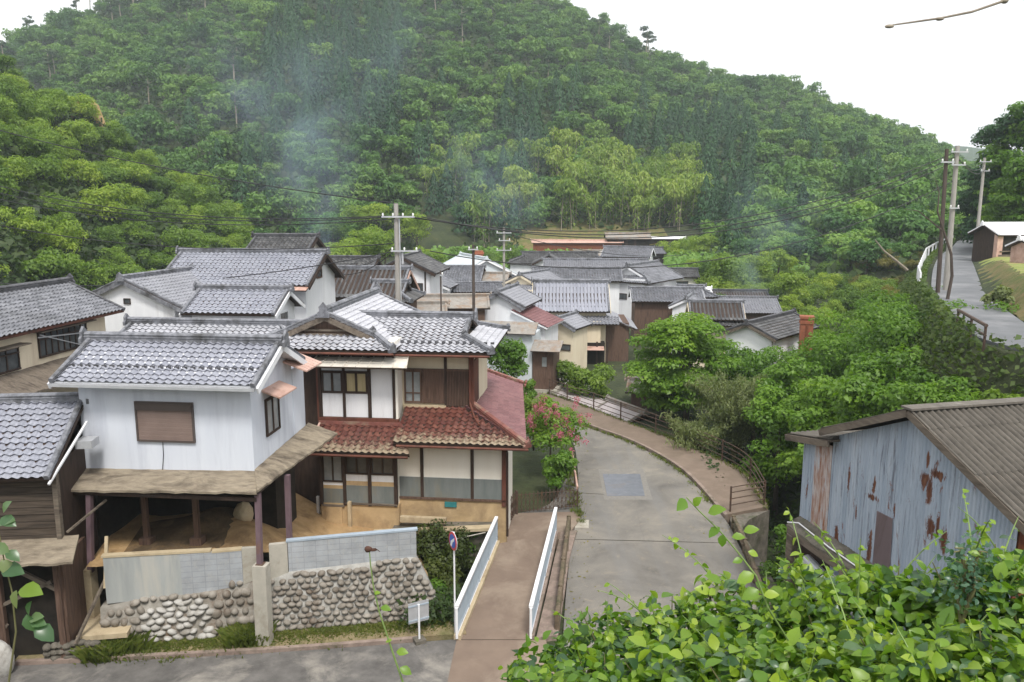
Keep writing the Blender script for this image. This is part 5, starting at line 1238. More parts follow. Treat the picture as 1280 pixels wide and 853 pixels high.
house('far_house', 'dark open hut with bluish roof on the slope below the kiln shed', 812, 318, 150, 6, 4, 10, .4, tile='tile_slate', wall='black_void', ridge='ridge_dark', barge=None)
house('far_house', 'rust brown roofed hut just behind the small white house', 742, 320, 148, 6, 4, 0, .3, tile='rust_roof', T=FLAT, wall='black_void', ridge='rust_roof', barge=None)
house('right_house', 'low house with white edged gable and slate roofs just left of the big tree top', 836, 378, 78, 6.5, 4, -4, .42, tile='tile_slate', wall='brown_wood', over=.5, barge='white_plaster', vover=.35)
house('right_house', 'little white verged gable roof peeping over the big tree', 858, 374, 74, 3, 2.6, -20, .5, 'end', tile='tile_slate', wall='white_plaster', barge='white_plaster', over=.3, vover=.2)
house('right_house', 'flat white roofed shed below the dark boarded house', 862, 366, 92, 4.5, 3, -4, .15, tile='tin_white', T=FLAT, wall='white_plaster', ridge='tin_white', barge=None, over=.3)
house('right_house', 'small house with bluish slate hip roof at the wood edge', 868, 372, 88, 4.5, 3.8, -4, .4, tile='tile_slate', wall='brown_wood', hipl=1.5, hipr=1.5, barge=None)
house('right_house', 'cream gabled house with ribbed dark roof above the big tree', 897, 400, 68, 4.2, 3.8, -8, .5, tile='tile_dark', T=BAR, wall='cream_plaster', barge='cream_plaster', vover=.25, lean=[(-1,-2.2,2.2,.4,.9,.4,'tile_dark',None)])
house('right_house', 'wide house with smooth grey roof at the right wood', 934, 392, 90, 7.2, 5.5, -4, .42, tile='tile_grey', wall='brown_wood', ridge='ridge_grey', barge='ridge_grey', vover=.4)
house('right_house', 'roof of weathered ribbed tile just behind the smooth grey roof', 918, 378, 99, 8.5, 4.5, -4, .4, tile='tile_dark', T=BAR, wall='brown_wood', ridge='ridge_dark', barge=None)
house('right_barn', 'long barn with black roof and pale blue-white gable wall before the brick chimney', 934, 405, 58, 7.6, 3.6, -42, .42, 'end', tile='tile_dark', T=dict(FAR, amp=.012), wall='tin_white', ridge='ridge_dark', barge='grey_wood', over=.45, vover=.3)
bc = thing('brick_chimney', 'orange brick chimney with corbelled top beside the black barn roof', 'chimney', (*PY(1007,425,58).xy, 1.0), R(-15))
zt_ = PY(1007,396,58).z - 1.0
b = MB(); b.box(-.44,.44,-.4,.4,-1,zt_); b.build('shaft', M['brick'], bc)
b = MB(); b.box(-.5,.5,-.46,.46,zt_-.5,zt_-.32); b.box(-.5,.5,-.46,.46,zt_-.12,zt_+.06); b.build('collar', M['brick'], bc)
b = MB(); b.box(-.09,.09,-.45,-.38,-.5,zt_-.5); b.build('pilaster', M['rust'], bc)
house('right_shed', 'mossy grey board roofed shed under the big tree', 812, 492, 54, 2.6, 2.4, -14, .35, tile='rust_roof', T=FLAT, wall='brown_wood', ridge='rust_roof', barge=None, over=.35, base=-1.2)
house('right_shed', 'low dark roofed shed sunk below the pipe railing on the bend', 806, 517, 51.2, 3.3, 3.0, 28, .40, 'end', tile='slab_pink', T=FLAT, wall='black_void', ridge='rust_roof', barge='dark_wood', over=.35, base=-3.0)
# kiln sheds on the terrace below the bamboo
house('kiln_shed', 'open fronted kiln shed with brown roof and white pillars on the terrace', 786, 299, 172, 9, 6, -3, .3, tile='rust_roof', T=FLAT, wall='black_void', ridge='rust_roof', barge=None, over=.6, posts=[('f',-4,0,-.2,.7),('f',-2.2,0,-.2,.5),('f',-.4,0,-.2,.5),('f',1.4,0,-.2,.5)])
house('kiln_roof', 'long low rusty orange roof of the climbing kiln left of the kiln shed', 722, 304, 172, 19, 3, -2, .25, tile='tin_pink', T=FLAT, wall='rust', ridge='tin_pink', barge=None, over=.4)
house('kiln_roof', 'pale flat roof strip at the wood edge right of the kiln shed', 832, 299, 176, 8, 2.5, -4, .15, tile='tin_white', T=FLAT, wall='black_void', ridge='tin_white', barge=None, over=.3)
house('forest_hut', 'lone dark roofed hut at the edge of the forest above the pole crossarm', 551, 267, 196, 4.6, 4, -3, .5, tile='tile_dark', wall='black_void', ridge='ridge_dark', barge=None, over=.5)
tb = house('lane_hut', 'open fronted dark hut with white tin roof beside the lane', 1291, 294, 76, 6.2, 3.6, 6, .42, tile='tin_white', T=FLAT, wall='dark_wood', ridge='tin_white', barge=None, over=.35, vover=.4)
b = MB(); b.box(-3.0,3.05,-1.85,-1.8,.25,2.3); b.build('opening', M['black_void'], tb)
b = MB(); b.box(-3.1,3.1,-1.95,-1.85,.0,.3); b.bar((-3,-1.95,.6),(3,-1.95,.7),.1,.1); b.build('bench_rail', M['grey_wood'], tb)
b = MB(); b.box(-3.3,-2.75,-1.9,-1.4,0,2.2); b.build('brick_pier', M['tin_pink'], tb)
house('lane_hut', 'small brick walled shed with white roof in the grass field', 1318, 311, 62, 2.8, 2.4, 10, .42, tile='tin_white', T=FLAT, wall='tin_pink', ridge='tin_white', barge=None, over=.3, vover=.3)
rows = []
for j in range(10):
    rows.append([])
    for i in range(24):
        x = -2 + i*1.6; y = 176 + j*1.7; rows[-1].append((x, y, HZ(x, y)+.25))
b = MB(); b.grid(rows); tag(b.build('terrace', M['embank'], None, True), kind='structure')
# grass field and bank beside the lane
fl = []
for j in range(24):
    y = 34 + j*1.9; xr = np.interp(y, [p[1] for p in RR], [p[0] for p in RR]); row = []
    for i in range(10): x = xr + .5 + i*1.6; row.append((x, y, HZ(x, y)+.05))
    fl.append(row)
b = MB(); b.grid(fl); tag(b.build('field', M['field'], None, True), kind='structure')
bk = []
for j in range(40):
    y = 26 + j*1.1; xr = np.interp(y, [p[1] for p in RR], [p[0] for p in RR]); row = []
    for i in range(6): x = xr + .15 + i*.4; row.append((x, y, HZ(x, y)+.07 + .06*math.sin(y*3+i)))
    bk.append(row)
b = MB(); b.grid(bk); tag(b.build('grass_bank', M['embank'], None, True), kind='structure')
# white guard rail on the outer side of the lane and the dark one nearer
wg = thing('white_guardrail', 'white painted guard rail on the far bend of the lane', 'guard rail', (0,0,0))
pts = [(29.0,56.0),(31.6,61.5),(38.0,73.5),(45.5,87.5),(56.5,105.5),(66,120)]
b = MB(); q = [Vector((x-.4,y,ROAD_Z+.75)) for x, y in pts]
for a, c in zip(q[:-1], q[1:]): b.bar(a, c, .06, .2)
b.build('beam', M['rail_white'], wg)
for i in range(20):
    t_ = i/19*(len(q)-1); k = min(int(t_), len(q)-2); p = q[k].lerp(q[k+1], t_-k); b = MB(); b.bar(p-Vector((0,0,1.1)), p+Vector((0,0,.1)), .13, .13, (0,1,0)); b.build('post', M['rail_white'], wg)
dg = thing('dark_guardrail', 'dark pipe guard rail at the near edge of the lane above the wood', 'guard rail', (0,0,0))
b = MB(); b.tube([(18.9,31.5,9.2),(20.4,36.3,9.2)], .07, 6); b.tube([(18.9,31.5,8.8),(20.4,36.3,8.8)], .05, 6); b.build('rail', M['rail_brown'], dg)
for y in (31.6,33.8,36.2): b = MB(); x = 18.9+(y-31.5)*.3125; b.tube([(x,y,8.0),(x,y,9.25)], .06, 6); b.build('post', M['rail_brown'], dg)
# low boundary wall near the bush and the white gabled house
yw = thing('garden_wall', 'weathered pale block garden wall with gate post behind the red skirt roof', 'garden wall', (1.0,58.5,0), R(-8))
b = MB(); b.box(-1.0,2.0,0,.2,-1,2.0); b.build('panel', M['concrete'], yw); b = MB(); b.box(-.5,-.1,-.3,.0,-1,2.6); b.build('pier', M['concrete_tan'], yw)
for x in (.3,1.1,1.9): b = MB(); b.tube([(x,-.2,0),(x,-.2,2.4)], .05, 6); b.build('post', M['pole_wood'], yw)
# ------------------------------------------------------------------ foliage
def quads_from(pos, nrm, tan, ln, wd, droop=0.):
    """one folded leaf or spray per row: base, side, tip, side"""
    nrm = nrm/np.linalg.norm(nrm, axis=1, keepdims=True)
    tan = tan - nrm*np.sum(tan*nrm, 1, keepdims=True); tan = tan/(np.linalg.norm(tan, axis=1, keepdims=True)+1e-9)
    bit = np.cross(nrm, tan); l = ln[:,None]; w = wd[:,None]
    a = pos - tan*l*.5; c = pos + tan*l*.5; c[:,2] -= droop*ln
    b = pos + bit*w*.5 + nrm*l*.08; d = pos - bit*w*.5 + nrm*l*.08
    v = np.stack([a, b, c, d], 1).reshape(-1, 3)
    q = np.arange(len(v)).reshape(-1, 4)
    return v, q
def crown_np(rng, lobes, n, size, droop=.15, up=.55, rough=.2, wr=.62, low=.35, core=.25):
    lobes = np.array(lobes, dtype=float); area = (lobes[:,3]*lobes[:,4]+lobes[:,4]*lobes[:,5]+lobes[:,3]*lobes[:,5]); k = rng.choice(len(lobes), n, p=area/area.sum())
    d = rng.normal(size=(n,3)); d /= np.linalg.norm(d, axis=1, keepdims=True)
    flip = (d[:,2] < -.15) & (rng.random(n) > low); d[flip,2] *= -1
    r = 1 - np.abs(rng.normal(0, rough, n)); inner = rng.random(n) < core; r[inner] *= rng.random(inner.sum())*.5+.45; r = np.clip(r, .3, 1.15)
    L = lobes[k]
    wob = 1 + .13*np.sin(d[:,0]*5+k) * np.cos(d[:,1]*6+2*k) + .08*np.sin(d[:,2]*9+k*3)
    p = L[:,:3] + d*L[:,3:6]*(r*wob)[:,None]
    nr = d/L[:,3:6]*L[:,3:6].mean(1, keepdims=True); nr /= np.linalg.norm(nr, axis=1, keepdims=True)
    nr = nr*.85 + rng.normal(size=(n,3))*.36; nr[:,2] += up*.8
    tan = rng.normal(size=(n,3)); tan[:,2] -= .35
    ln = size*rng.uniform(.6, 1.35, n)
    v, q = quads_from(p, nr, tan, ln, ln*wr*rng.uniform(.75, 1.2, n), droop)
    lt = rng.random(len(lobes))
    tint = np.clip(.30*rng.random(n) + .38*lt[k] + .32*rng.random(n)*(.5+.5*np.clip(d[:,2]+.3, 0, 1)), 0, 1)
    return v, q, tint
def lobes_round(rng, k, R=1., h=.85, flat=.62, zc=0.):
    out = [(0,0,zc,R*.62,R*.62,h*.6)]
    for i in range(k):
        a = rng.uniform(0, 2*math.pi); t = rng.uniform(-.35, 1); rr = R*math.sqrt(max(0, 1-(t*.75)**2))*rng.uniform(.45, .78)
        s = R*rng.uniform(.26, .46); out.append((math.cos(a)*rr, math.sin(a)*rr, zc+t*h*.72, s, s, s*flat*rng.uniform(.85, 1.2)))
    return out
def stem_np(pts, rad, n=5):
    b = MB(); b.tube(pts, rad, n, False); return np.array(b.v), np.array(b.f)
def combine(parts):                   # [(verts, quads, tint, material)]
    vs, qs, ts, ms = [], [], [], []; o = 0
    for v, q, t, m in parts:
        vs.append(v); qs.append(q+o); o += len(v); ts.append(np.full(len(q), t) if np.isscalar(t) else t); ms.append(np.full(len(q), m))
    return np.concatenate(vs), np.concatenate(qs), np.concatenate(ts), np.concatenate(ms)
def proto_broad(seed, n=650, size=.24, k=11, h=.85, flat=.7):
    rng = np.random.default_rng(seed)
    v, q, t = crown_np(rng, lobes_round(rng, k, 1, h, flat, .85), n, size)
    sv, sq = stem_np([(0,0,-.5),(.03,.02,.4),(0,.05,.9)], [.07,.05,.02])
    return combine([(v, q, t, 0), (sv, sq, .5, 1)])
def proto_cedar(seed, n=600, size=.2, H_=3.6, R_=.85, slim=.9):
    rng = np.random.default_rng(seed)
    h = rng.random(n)**.85; a = rng.uniform(0, 2*math.pi, n)
    lay = .82+.18*np.sin(h*42+a*1.0)*1.0 + .16*np.sin(a*5+h*9+seed)
    rr = R_*(1-h)**slim*lay*np.sqrt(rng.uniform(.35, 1.08, n)) + .02
    p = np.stack([np.cos(a)*rr, np.sin(a)*rr, .35 + h*(H_-.35) - rr*.22], 1)
    nr = np.stack([np.cos(a)*.8, np.sin(a)*.8, np.full(n, .75)], 1) + rng.normal(size=(n,3))*.3
    tan = np.stack([np.cos(a), np.sin(a), np.full(n, -.55)], 1) + rng.normal(size=(n,3))*.3
    ln = size*rng.uniform(.7, 1.5, n)*(.55+.6*(1-h))
    v, q = quads_from(p, nr, tan, ln, ln*.5, .2)
    sv, sq = stem_np([(0,0,-.6),(0,0,H_*.95)], [.07,.01])
    return combine([(v, q, np.clip(.75*rng.random(n)+.25*h, 0, 1), 0), (sv, sq, .5, 1)])
def proto_bamboo(seed, culms=7, n=150, size=.26):
    rng = np.random.default_rng(seed); P = []
    for c in range(culms):
        bx_, by_ = rng.normal(0, .55, 2); lean = rng.normal(0, .55, 2); Hc = rng.uniform(2.9, 4.1)
        def at(t): return np.array([bx_+lean[0]*t**2.5, by_+lean[1]*t**2.5, -.4+(Hc+.4)*t-.28*t**5])
        sv, sq = stem_np([at(t) for t in (0,.35,.7,1)], [.035,.032,.022,.006], 4); P.append((sv, sq, .5, 1))
        t = np.where(rng.random(n) < .7, .72+.28*rng.random(n), .25+.6*rng.random(n)); w = np.where(t > .7, .52*np.sin(np.clip((t-.64)/.40, 0, 1)*math.pi)**.6+.08, .22); a = rng.uniform(0, 2*math.pi, n)
        base = np.stack([at(x) for x in t]); r = w*np.sqrt(rng.random(n))
        p = base + np.stack([np.cos(a)*r, np.sin(a)*r, -r*.35], 1)
        nr = np.stack([np.cos(a)*.6, np.sin(a)*.6, np.full(n, .9)], 1)+rng.normal(size=(n,3))*.35; tan = np.stack([np.cos(a), np.sin(a), np.full(n, -.8)], 1)+rng.normal(size=(n,3))*.4
        ln = size*rng.uniform(.6, 1.3, n); v, q = quads_from(p, nr, tan, ln, ln*.42, .25)
        P.append((v, q, np.clip(.55*rng.random(n)+.45*rng.random()+.25*(t-.75), 0, 1), 0))
    return combine(P)
def proto_pine(seed, n=420, size=.24):
    rng = np.random.default_rng(seed); lob = []
    for i in range(8):
        a = rng.uniform(0, 2*math.pi); r = rng.uniform(.15, .7); lob.append((math.cos(a)*r, math.sin(a)*r, rng.uniform(2.0, 3.3), rng.uniform(.28,.5), rng.uniform(.28,.5), .16))
    v, q, t = crown_np(rng, lob, n, size, .05, .8)
    P = [(v, q, t*.8, 0)]
    sv, sq = stem_np([(0,0,-.5),(.06,.02,1.2),(-.04,.05,2.4),(.02,0,3.2)], [.07,.06,.045,.015]); P.append((sv, sq, .5, 1))
    for l in lob[:5]:
        sv, sq = stem_np([(0,.03,l[2]-.35),(l[0],l[1],l[2]-.05)], [.025,.01], 4); P.append((sv, sq, .5, 1))
    return combine(P)
M['leaf_hill'] = leaf_mat('leaf_hill', [(.0,(0.030,0.081,0.024)),(.3,(0.061,0.149,0.033)),(.55,(0.116,0.231,0.044)),(.78,(0.202,0.320,0.062)),(1,(0.322,0.394,0.094))], .035, .55, .3, .5, .2)
M['leaf_spur'] = leaf_mat('leaf_spur', [(.0,(0.041,0.087,0.015)),(.3,(0.089,0.166,0.022)),(.55,(0.171,0.265,0.031)),(.8,(0.294,0.379,0.046)),(1,(0.497,0.481,0.077))], .06, .5, .35, .4, .2)
M['leaf_cedar'] = leaf_mat('leaf_cedar', [(0,(0.010,0.036,0.014)),(.4,(0.022,0.072,0.024)),(.75,(0.042,0.112,0.034)),(1,(0.075,0.150,0.045))], .05, .55, .15, .35, .2)
M['leaf_pine'] = leaf_mat('leaf_pine', [(0,(0.026,0.054,0.022)),(.5,(0.056,0.099,0.035)),(1,(0.096,0.144,0.048))], .05, .6, .1, .35, .2)
M['leaf_bamboo'] = leaf_mat('leaf_bamboo', [(0,(0.055,0.113,0.024)),(.4,(0.133,0.217,0.037)),(.7,(0.265,0.346,0.066)),(1,(0.421,0.466,0.132))], .06, .5, .35, .3, .2)
M['leaf_near'] = leaf_mat('leaf_near', [(0,(0.041,0.086,0.011)),(.35,(0.084,0.176,0.020)),(.65,(0.162,0.281,0.031)),(1,(0.296,0.393,0.049))], .3, .45, .4, .3, .2)
M['leaf_bright'] = leaf_mat('leaf_bright', [(0,(0.074,0.134,0.019)),(.5,(0.165,0.255,0.035)),(1,(0.299,0.373,0.068))], .4, .45, .4, .25, .2)
M['leaf_pale'] = leaf_mat('leaf_pale', [(0,(0.081,0.113,0.042)),(.5,(0.180,0.217,0.084)),(1,(0.360,0.383,0.185))], .4, .5, .35, .25, .2)
M['leaf_rusty'] = leaf_mat('leaf_rusty', [(0,(0.075,0.091,0.025)),(.5,(0.186,0.174,0.043)),(1,(0.321,0.237,0.068))], .2, .5, .35, .3, .2)
M['leaf_ivy'] = leaf_mat('leaf_ivy', [(0,(0.020,0.037,0.008)),(.5,(0.058,0.081,0.015)),(1,(0.130,0.145,0.029))], .5, .5, .3, .3, .2)
M['blossom'] = leaf_mat('blossom', [(0,(0.293,0.063,0.112)),(.5,(0.439,0.125,0.187)),(1,(0.510,0.250,0.299))], .4, .6, .3, .2, .1)
M['grass_blade'] = leaf_mat('grass_blade', [(0,(0.060,0.090,0.015)),(.5,(0.130,0.170,0.030)),(1,(0.260,0.240,0.080))], .8, .55, .35, 0, .35)

BARK2 = [M['leaf_hill'], M['bark_pale']]
PROT = {
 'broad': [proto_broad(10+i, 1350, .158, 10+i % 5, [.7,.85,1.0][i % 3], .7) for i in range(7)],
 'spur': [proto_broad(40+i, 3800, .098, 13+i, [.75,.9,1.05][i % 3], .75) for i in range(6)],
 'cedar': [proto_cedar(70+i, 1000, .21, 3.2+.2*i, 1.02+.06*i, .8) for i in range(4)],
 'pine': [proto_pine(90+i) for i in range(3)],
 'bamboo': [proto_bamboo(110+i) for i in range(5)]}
LMAT = {'broad': 'leaf_hill', 'spur': 'leaf_spur', 'cedar': 'leaf_cedar', 'pine': 'leaf_pine', 'bamboo': 'leaf_bamboo'}
TNAME = {'broad': 'broadleaf_tree', 'spur': 'broadleaf_tree', 'cedar': 'cedar_tree', 'pine': 'pine_tree', 'bamboo': 'bamboo_clump'}
TCAT = {'broad': 'tree', 'spur': 'tree', 'cedar': 'tree', 'pine': 'tree', 'bamboo': 'bamboo'}
first = {}
def put(kind, i, x, y, z, sc, rot, label, group, sz=None):
    key = (kind, i)
    if key not in first:
        v, q, t, m = PROT[kind][i]
        first[key] = np_mesh(TNAME[kind], v, q, [M[LMAT[kind]], M['bark_pale' if kind in ('pine','bamboo') else 'bark']], t, m, link=False).data
    o = bpy.data.objects.new(TNAME[kind], first[key]); COL.objects.link(o)
    o.location = (x, y, z); o.rotation_euler = (0, 0, rot); o.scale = (sc, sc, sz or sc)
    return tag(o, label, TCAT[kind], group)

M['leaf_mass'] = leaf_mat('leaf_mass', [(.0,(0.026,0.071,0.021)),(.3,(0.054,0.130,0.029)),(.55,(0.101,0.202,0.037)),(.78,(0.173,0.278,0.054)),(1,(0.280,0.342,0.080))], .035, .55, .25, 0, .2)
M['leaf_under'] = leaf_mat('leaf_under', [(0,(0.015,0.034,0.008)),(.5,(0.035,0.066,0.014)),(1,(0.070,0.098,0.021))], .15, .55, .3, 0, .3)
M['leaf_bank'] = leaf_mat('leaf_bank', [(0,(0.025,0.051,0.011)),(.5,(0.063,0.107,0.018)),(1,(0.128,0.163,0.033))], .15, .55, .35, 0, .3)
# ------------------------------------------------------------------ the wood on the hill
rng = np.random.default_rng(7); rd = random.Random(7)
def poisson(gen, n, spacing):
    pts = []; grid = {}
    for _ in range(n):
        c = gen()
        if c is None: continue
        x, y = c[0], c[1]; s = spacing(x, y); g = (int(x//6), int(y//6)); ok = True
        for i in (-1,0,1):
            for j in (-1,0,1):
                for (px, py) in grid.get((g[0]+i, g[1]+j), ()):
                    if (px-x)**2+(py-y)**2 < s*s: ok = False; break
                if not ok: break
            if not ok: break
        if ok: grid.setdefault(g, []).append((x, y)); pts.append((x, y))
    return pts
def spur_v(u): return float(interp(u, _su, _sv)) if u < 352 else 999
def gen_hill():
    u = rd.uniform(-40, 1330); Y = math.sqrt(rd.uniform(120**2, 405**2)); x = (u-640)/FPX*Y/1.02
    Yb = float(interp(u, _bu, _bY)); Yr = float(np.interp(u, [0,640,1000,1212,1320], [375,400,385,330,330]))
    if Y < Yb+1 or Y > Yr+6: return None
    return (x, Y)
pts = poisson(gen_hill, 42000, lambda x, y: 5.0 if y > 200 else 4.5)
cand = []
for x, y in pts:
    z = HZ(x, y); u, v = to_px(x, y, z+8)
    if v < -25 or u < -40 or u > 1325: continue
    if u < 345 and to_px(x, y, z+9)[1] > spur_v(u) + 8: continue
    if 655 < u < 870 and 275 < to_px(x, y, z)[1] < 330 and y < 184: continue        # the kiln terrace stays open
    if 528 < u < 575 and v > 235 and y < 204: continue                              # and the forest hut
    if 1155 < u < 1235 and v > 255 and y < 140: continue
    vb = to_px(x, y, z)[1]
    r_ = rd.random(); kind = 'broad'
    if 545 < u < 690 and 172+(u-545)*.0 < v < 265 and r_ < .22: kind = 'bamboo'
    elif 690 <= u < 880 and 168+abs(u-740)*.12 < v < 262 and r_ < .68: kind = 'bamboo'
    elif 330 < u < 500 and v < 150 and r_ < .72: kind = 'cedar'
    elif 620 < u < 720 and 95 < v < 180 and r_ < .5: kind = 'cedar'
    elif 785 < u < 945 and 130 < v < 250 and r_ < .8: kind = 'cedar'
    elif 540 < u < 660 and 190 < v < 285 and r_ < .75: kind = 'cedar'
    elif u < 330 and v < 130 and r_ < .10: kind = 'pine'
    elif r_ < .07 and v > 60: kind = 'cedar'
    elif r_ < .085 and v < 100: kind = 'pine'
    if kind == 'cedar' and v < float(interp(u, _ru, _rv)) + 34 and u > 600: kind = 'broad'
    if kind == 'pine' and rd.random() < .55: kind = 'broad'
    cand.append((y, x, z, kind, u, v))
cand.sort()
count = {}; rest = []
def zone(u, v):
    if v < 95: return 'near the hilltop above the smoke' if u < 560 else ('under the hill crest beside the open sky' if u > 700 else 'high on the middle of the hill')
    if v < 190: return 'on the hazy left shoulder of the hill' if u < 420 else ('halfway up the middle of the hill' if u < 760 else 'halfway up the right shoulder of the hill')
    return 'at the hill foot behind the dark tiled houses' if u < 545 else ('on the slope just above the kiln terrace' if u < 880 else 'on the low slope left of the lane poles')
DESC = {'broad': ('rounded dark green tree', 'rounded mid green tree', 'rounded light green tree'), 'cedar': ('tall pointed dark cedar',), 'pine': ('flat topped pine with bare trunk',), 'bamboo': ('plumed yellow-green bamboo clump',)}
for y, x, z, kind, u, v in cand:
    i = rd.randrange(len(PROT[kind])); sc = {'broad': rd.uniform(2.3, 4.0)*(1.45 if rd.random() < .3 else 1), 'cedar': rd.uniform(2.5, 3.7), 'pine': rd.uniform(3.0, 4.2), 'bamboo': rd.uniform(2.6, 3.5)}[kind]
    rot = rd.uniform(0, 6.28); sz = sc*rd.uniform(.85, 1.2)
    if count.get(kind, 0) < (70 if kind == 'broad' else 250):
        count[kind] = count.get(kind, 0)+1
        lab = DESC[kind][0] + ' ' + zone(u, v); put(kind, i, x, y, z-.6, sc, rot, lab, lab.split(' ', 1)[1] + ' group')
    else: rest.append((kind, i, x, y, z-.6, sc, rot, sz))
# beyond three hundred of a kind: one mass of crowns higher up
buf = {}
for kind, i, x, y, z, sc, rot, sz in rest:
    v, q, t, m = PROT[kind][i]; sel = (np.random.default_rng(int(abs(x)*100)).random(len(q)) < .55) & (m == 0)
    q2 = q[sel]; vv = v[q2].reshape(-1, 3).copy(); cen = vv.reshape(-1,4,3).mean(1, keepdims=True); vv = (cen + (vv.reshape(-1,4,3)-cen)*1.22).reshape(-1,3)
    c, s = math.cos(rot), math.sin(rot); w = np.stack([(vv[:,0]*c-vv[:,1]*s)*sc+x, (vv[:,0]*s+vv[:,1]*c)*sc+y, vv[:,2]*sz+z], 1)
    o_ = rd.random(); buf.setdefault(kind, []).append((w, np.arange(len(w)).reshape(-1,4), np.clip(t[sel]*.45+.55*o_, 0, 1), 0))
for kind, parts in buf.items():
    v, q, t, m = combine(parts); tag(np_mesh('hillside_woods', v, q, M['leaf_mass'], t), kind='stuff')
def scatter(name, gen, n, zlo, zhi, size, mat, seed, wr=.7):
    r = np.random.default_rng(seed); x, y = gen(r, n); z = H(x, y); k = len(x)
    p = np.stack([x, y, z + r.uniform(zlo, zhi, k)], 1); nr = r.normal(size=(k,3))*.55; nr[:,2] += .8; nr[:,1] -= .35
    ln = size*r.uniform(.5, 1.5, k); v, q = quads_from(p, nr, r.normal(size=(k,3)), ln, ln*wr, .15)
    return tag(np_mesh(name, v, q, M[mat], np.clip(.55*r.random(k)+.25, 0, 1)), kind='stuff')
def g_hill(r, n):
    u = r.uniform(-40, 1330, n); Y = np.sqrt(r.uniform(120**2, 400**2, n)); x = (u-640)/FPX*Y/1.02
    Yb = interp(u, _bu, _bY); ok = (Y > Yb-6) & ~((u > 650) & (u < 880) & (Y < 186)) & ~((u > 525) & (u < 580) & (Y < 205)); return x[ok], Y[ok]
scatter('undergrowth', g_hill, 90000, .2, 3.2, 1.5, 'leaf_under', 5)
def g_foot(r, n):
    u = r.uniform(540, 1010, n); Y = r.uniform(132, 170, n); ok = ~((u > 740) & (u < 830) & (Y < 152)) & ~((u > 655) & (u < 850) & (Y > 163)); return ((u-640)/FPX*Y/1.0)[ok], Y[ok]
scatter('undergrowth', g_foot, 16000, .2, 2.6, .8, 'leaf_hill', 15)
def g_spur(r, n):
    u = r.uniform(-90, 350, n); Y = np.sqrt(r.uniform(45**2, 156**2, n)); Yb = interp(u, _su, _sb); ok = Y > Yb-2; return ((u-640)/FPX*Y)[ok], Y[ok]
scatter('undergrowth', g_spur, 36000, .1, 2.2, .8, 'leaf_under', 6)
def g_bank(r, n):
    y = r.uniform(21, 135, n)**1.0; xl = np.interp(y, [p[1] for p in RL], [p[0] for p in RL]); x = xl-.5-np.abs(r.normal(0, 7, n)); z = H(x, y); ok = (z > -.6) & (x > 12.2) & ~((y < 38) & (z < .6)); return x[ok], y[ok]
scatter('undergrowth', g_bank, 80000, .0, .75, .24, 'leaf_bank', 7)
def g_gully(r, n):
    x = r.normal(-2.4, .9, n); y = r.uniform(24.6, 31.5, n); ok = (x < -2.05+(y-24)*.165) & (x > -3.9); return x[ok], y[ok]
scatter('undergrowth', g_gully, 5000, .0, 1.1, .16, 'leaf_under', 8)
def g_rav(r, n):
    x = r.uniform(10, 15.5, n); y = r.uniform(29, 60, n); z = H(x, y); ok = (z < .5) & (x > 10.4); return x[ok], y[ok]
scatter('undergrowth', g_rav, 5000, .0, .5, .22, 'leaf_under', 9)
print('HILL', len(cand), count, len(rest))

# ------------------------------------------------------------------ the near spur on the left
def gen_spur():
    u = rd.uniform(-60, 350); Y = math.sqrt(rd.uniform(48**2, 158**2)); x = (u-640)/FPX*Y
    Yb = float(interp(u, _su, _sb)); Ys = float(interp(u, _su, _sY))
    if Y < Yb+2 or Y > Ys+5: return None
    return (x, Y)
pts = poisson(gen_spur, 6000, lambda x, y: 4.3)
ns = 0
for x, y in sorted(pts, key=lambda p: p[1]):
    z = HZ(x, y); u, v = to_px(x, y, z+5)
    if u < -60 or v < -40: continue
    if -10 < u < 60 and v > 318: continue
    if ns >= 130: break
    ns += 1
    hi = 'along the crest of' if v < spur_v(u)+45 else ('low on' if v > 285 else 'on the middle of')
    lab = ('leafy bright tree ' if ns % 3 else 'leafy olive tree ') + hi + ' the wooded spur at left edge'
    lab = 'dense leafy tree ' + hi + ' the wooded spur at left edge'
    sc = rd.uniform(2.3, 3.7); put('spur', rd.randrange(6), x, y, z-.8, sc, rd.uniform(0, 6.28), lab, hi + ' wooded spur trees')
tt = put('cedar', 1, *[float(c) for c in (PY(82,30,330))], 2.6, 0, 'lone pointed fir poking above the skyline at the far left', None)
tt.location = (PY(82,22,345).x, 345, HZ(PY(82,22,345).x, 345)+4)
bp = thing('bare_patch', 'small patch of bare orange earth on the spur crest at left', 'earth bank', (*PY(100,92,139).xy, HZ(*PY(100,92,139).xy))); b = MB(); b.prism([(-3,0,-1),(3,0,-1),(1.7,0,3.3),(1.0,0,3.9),(-.2,0,4.1),(-1.2,0,3.7),(-2,0,2)], (0,2,0)); b.build('earth', M['dirt'], bp)
print('SPUR', ns)
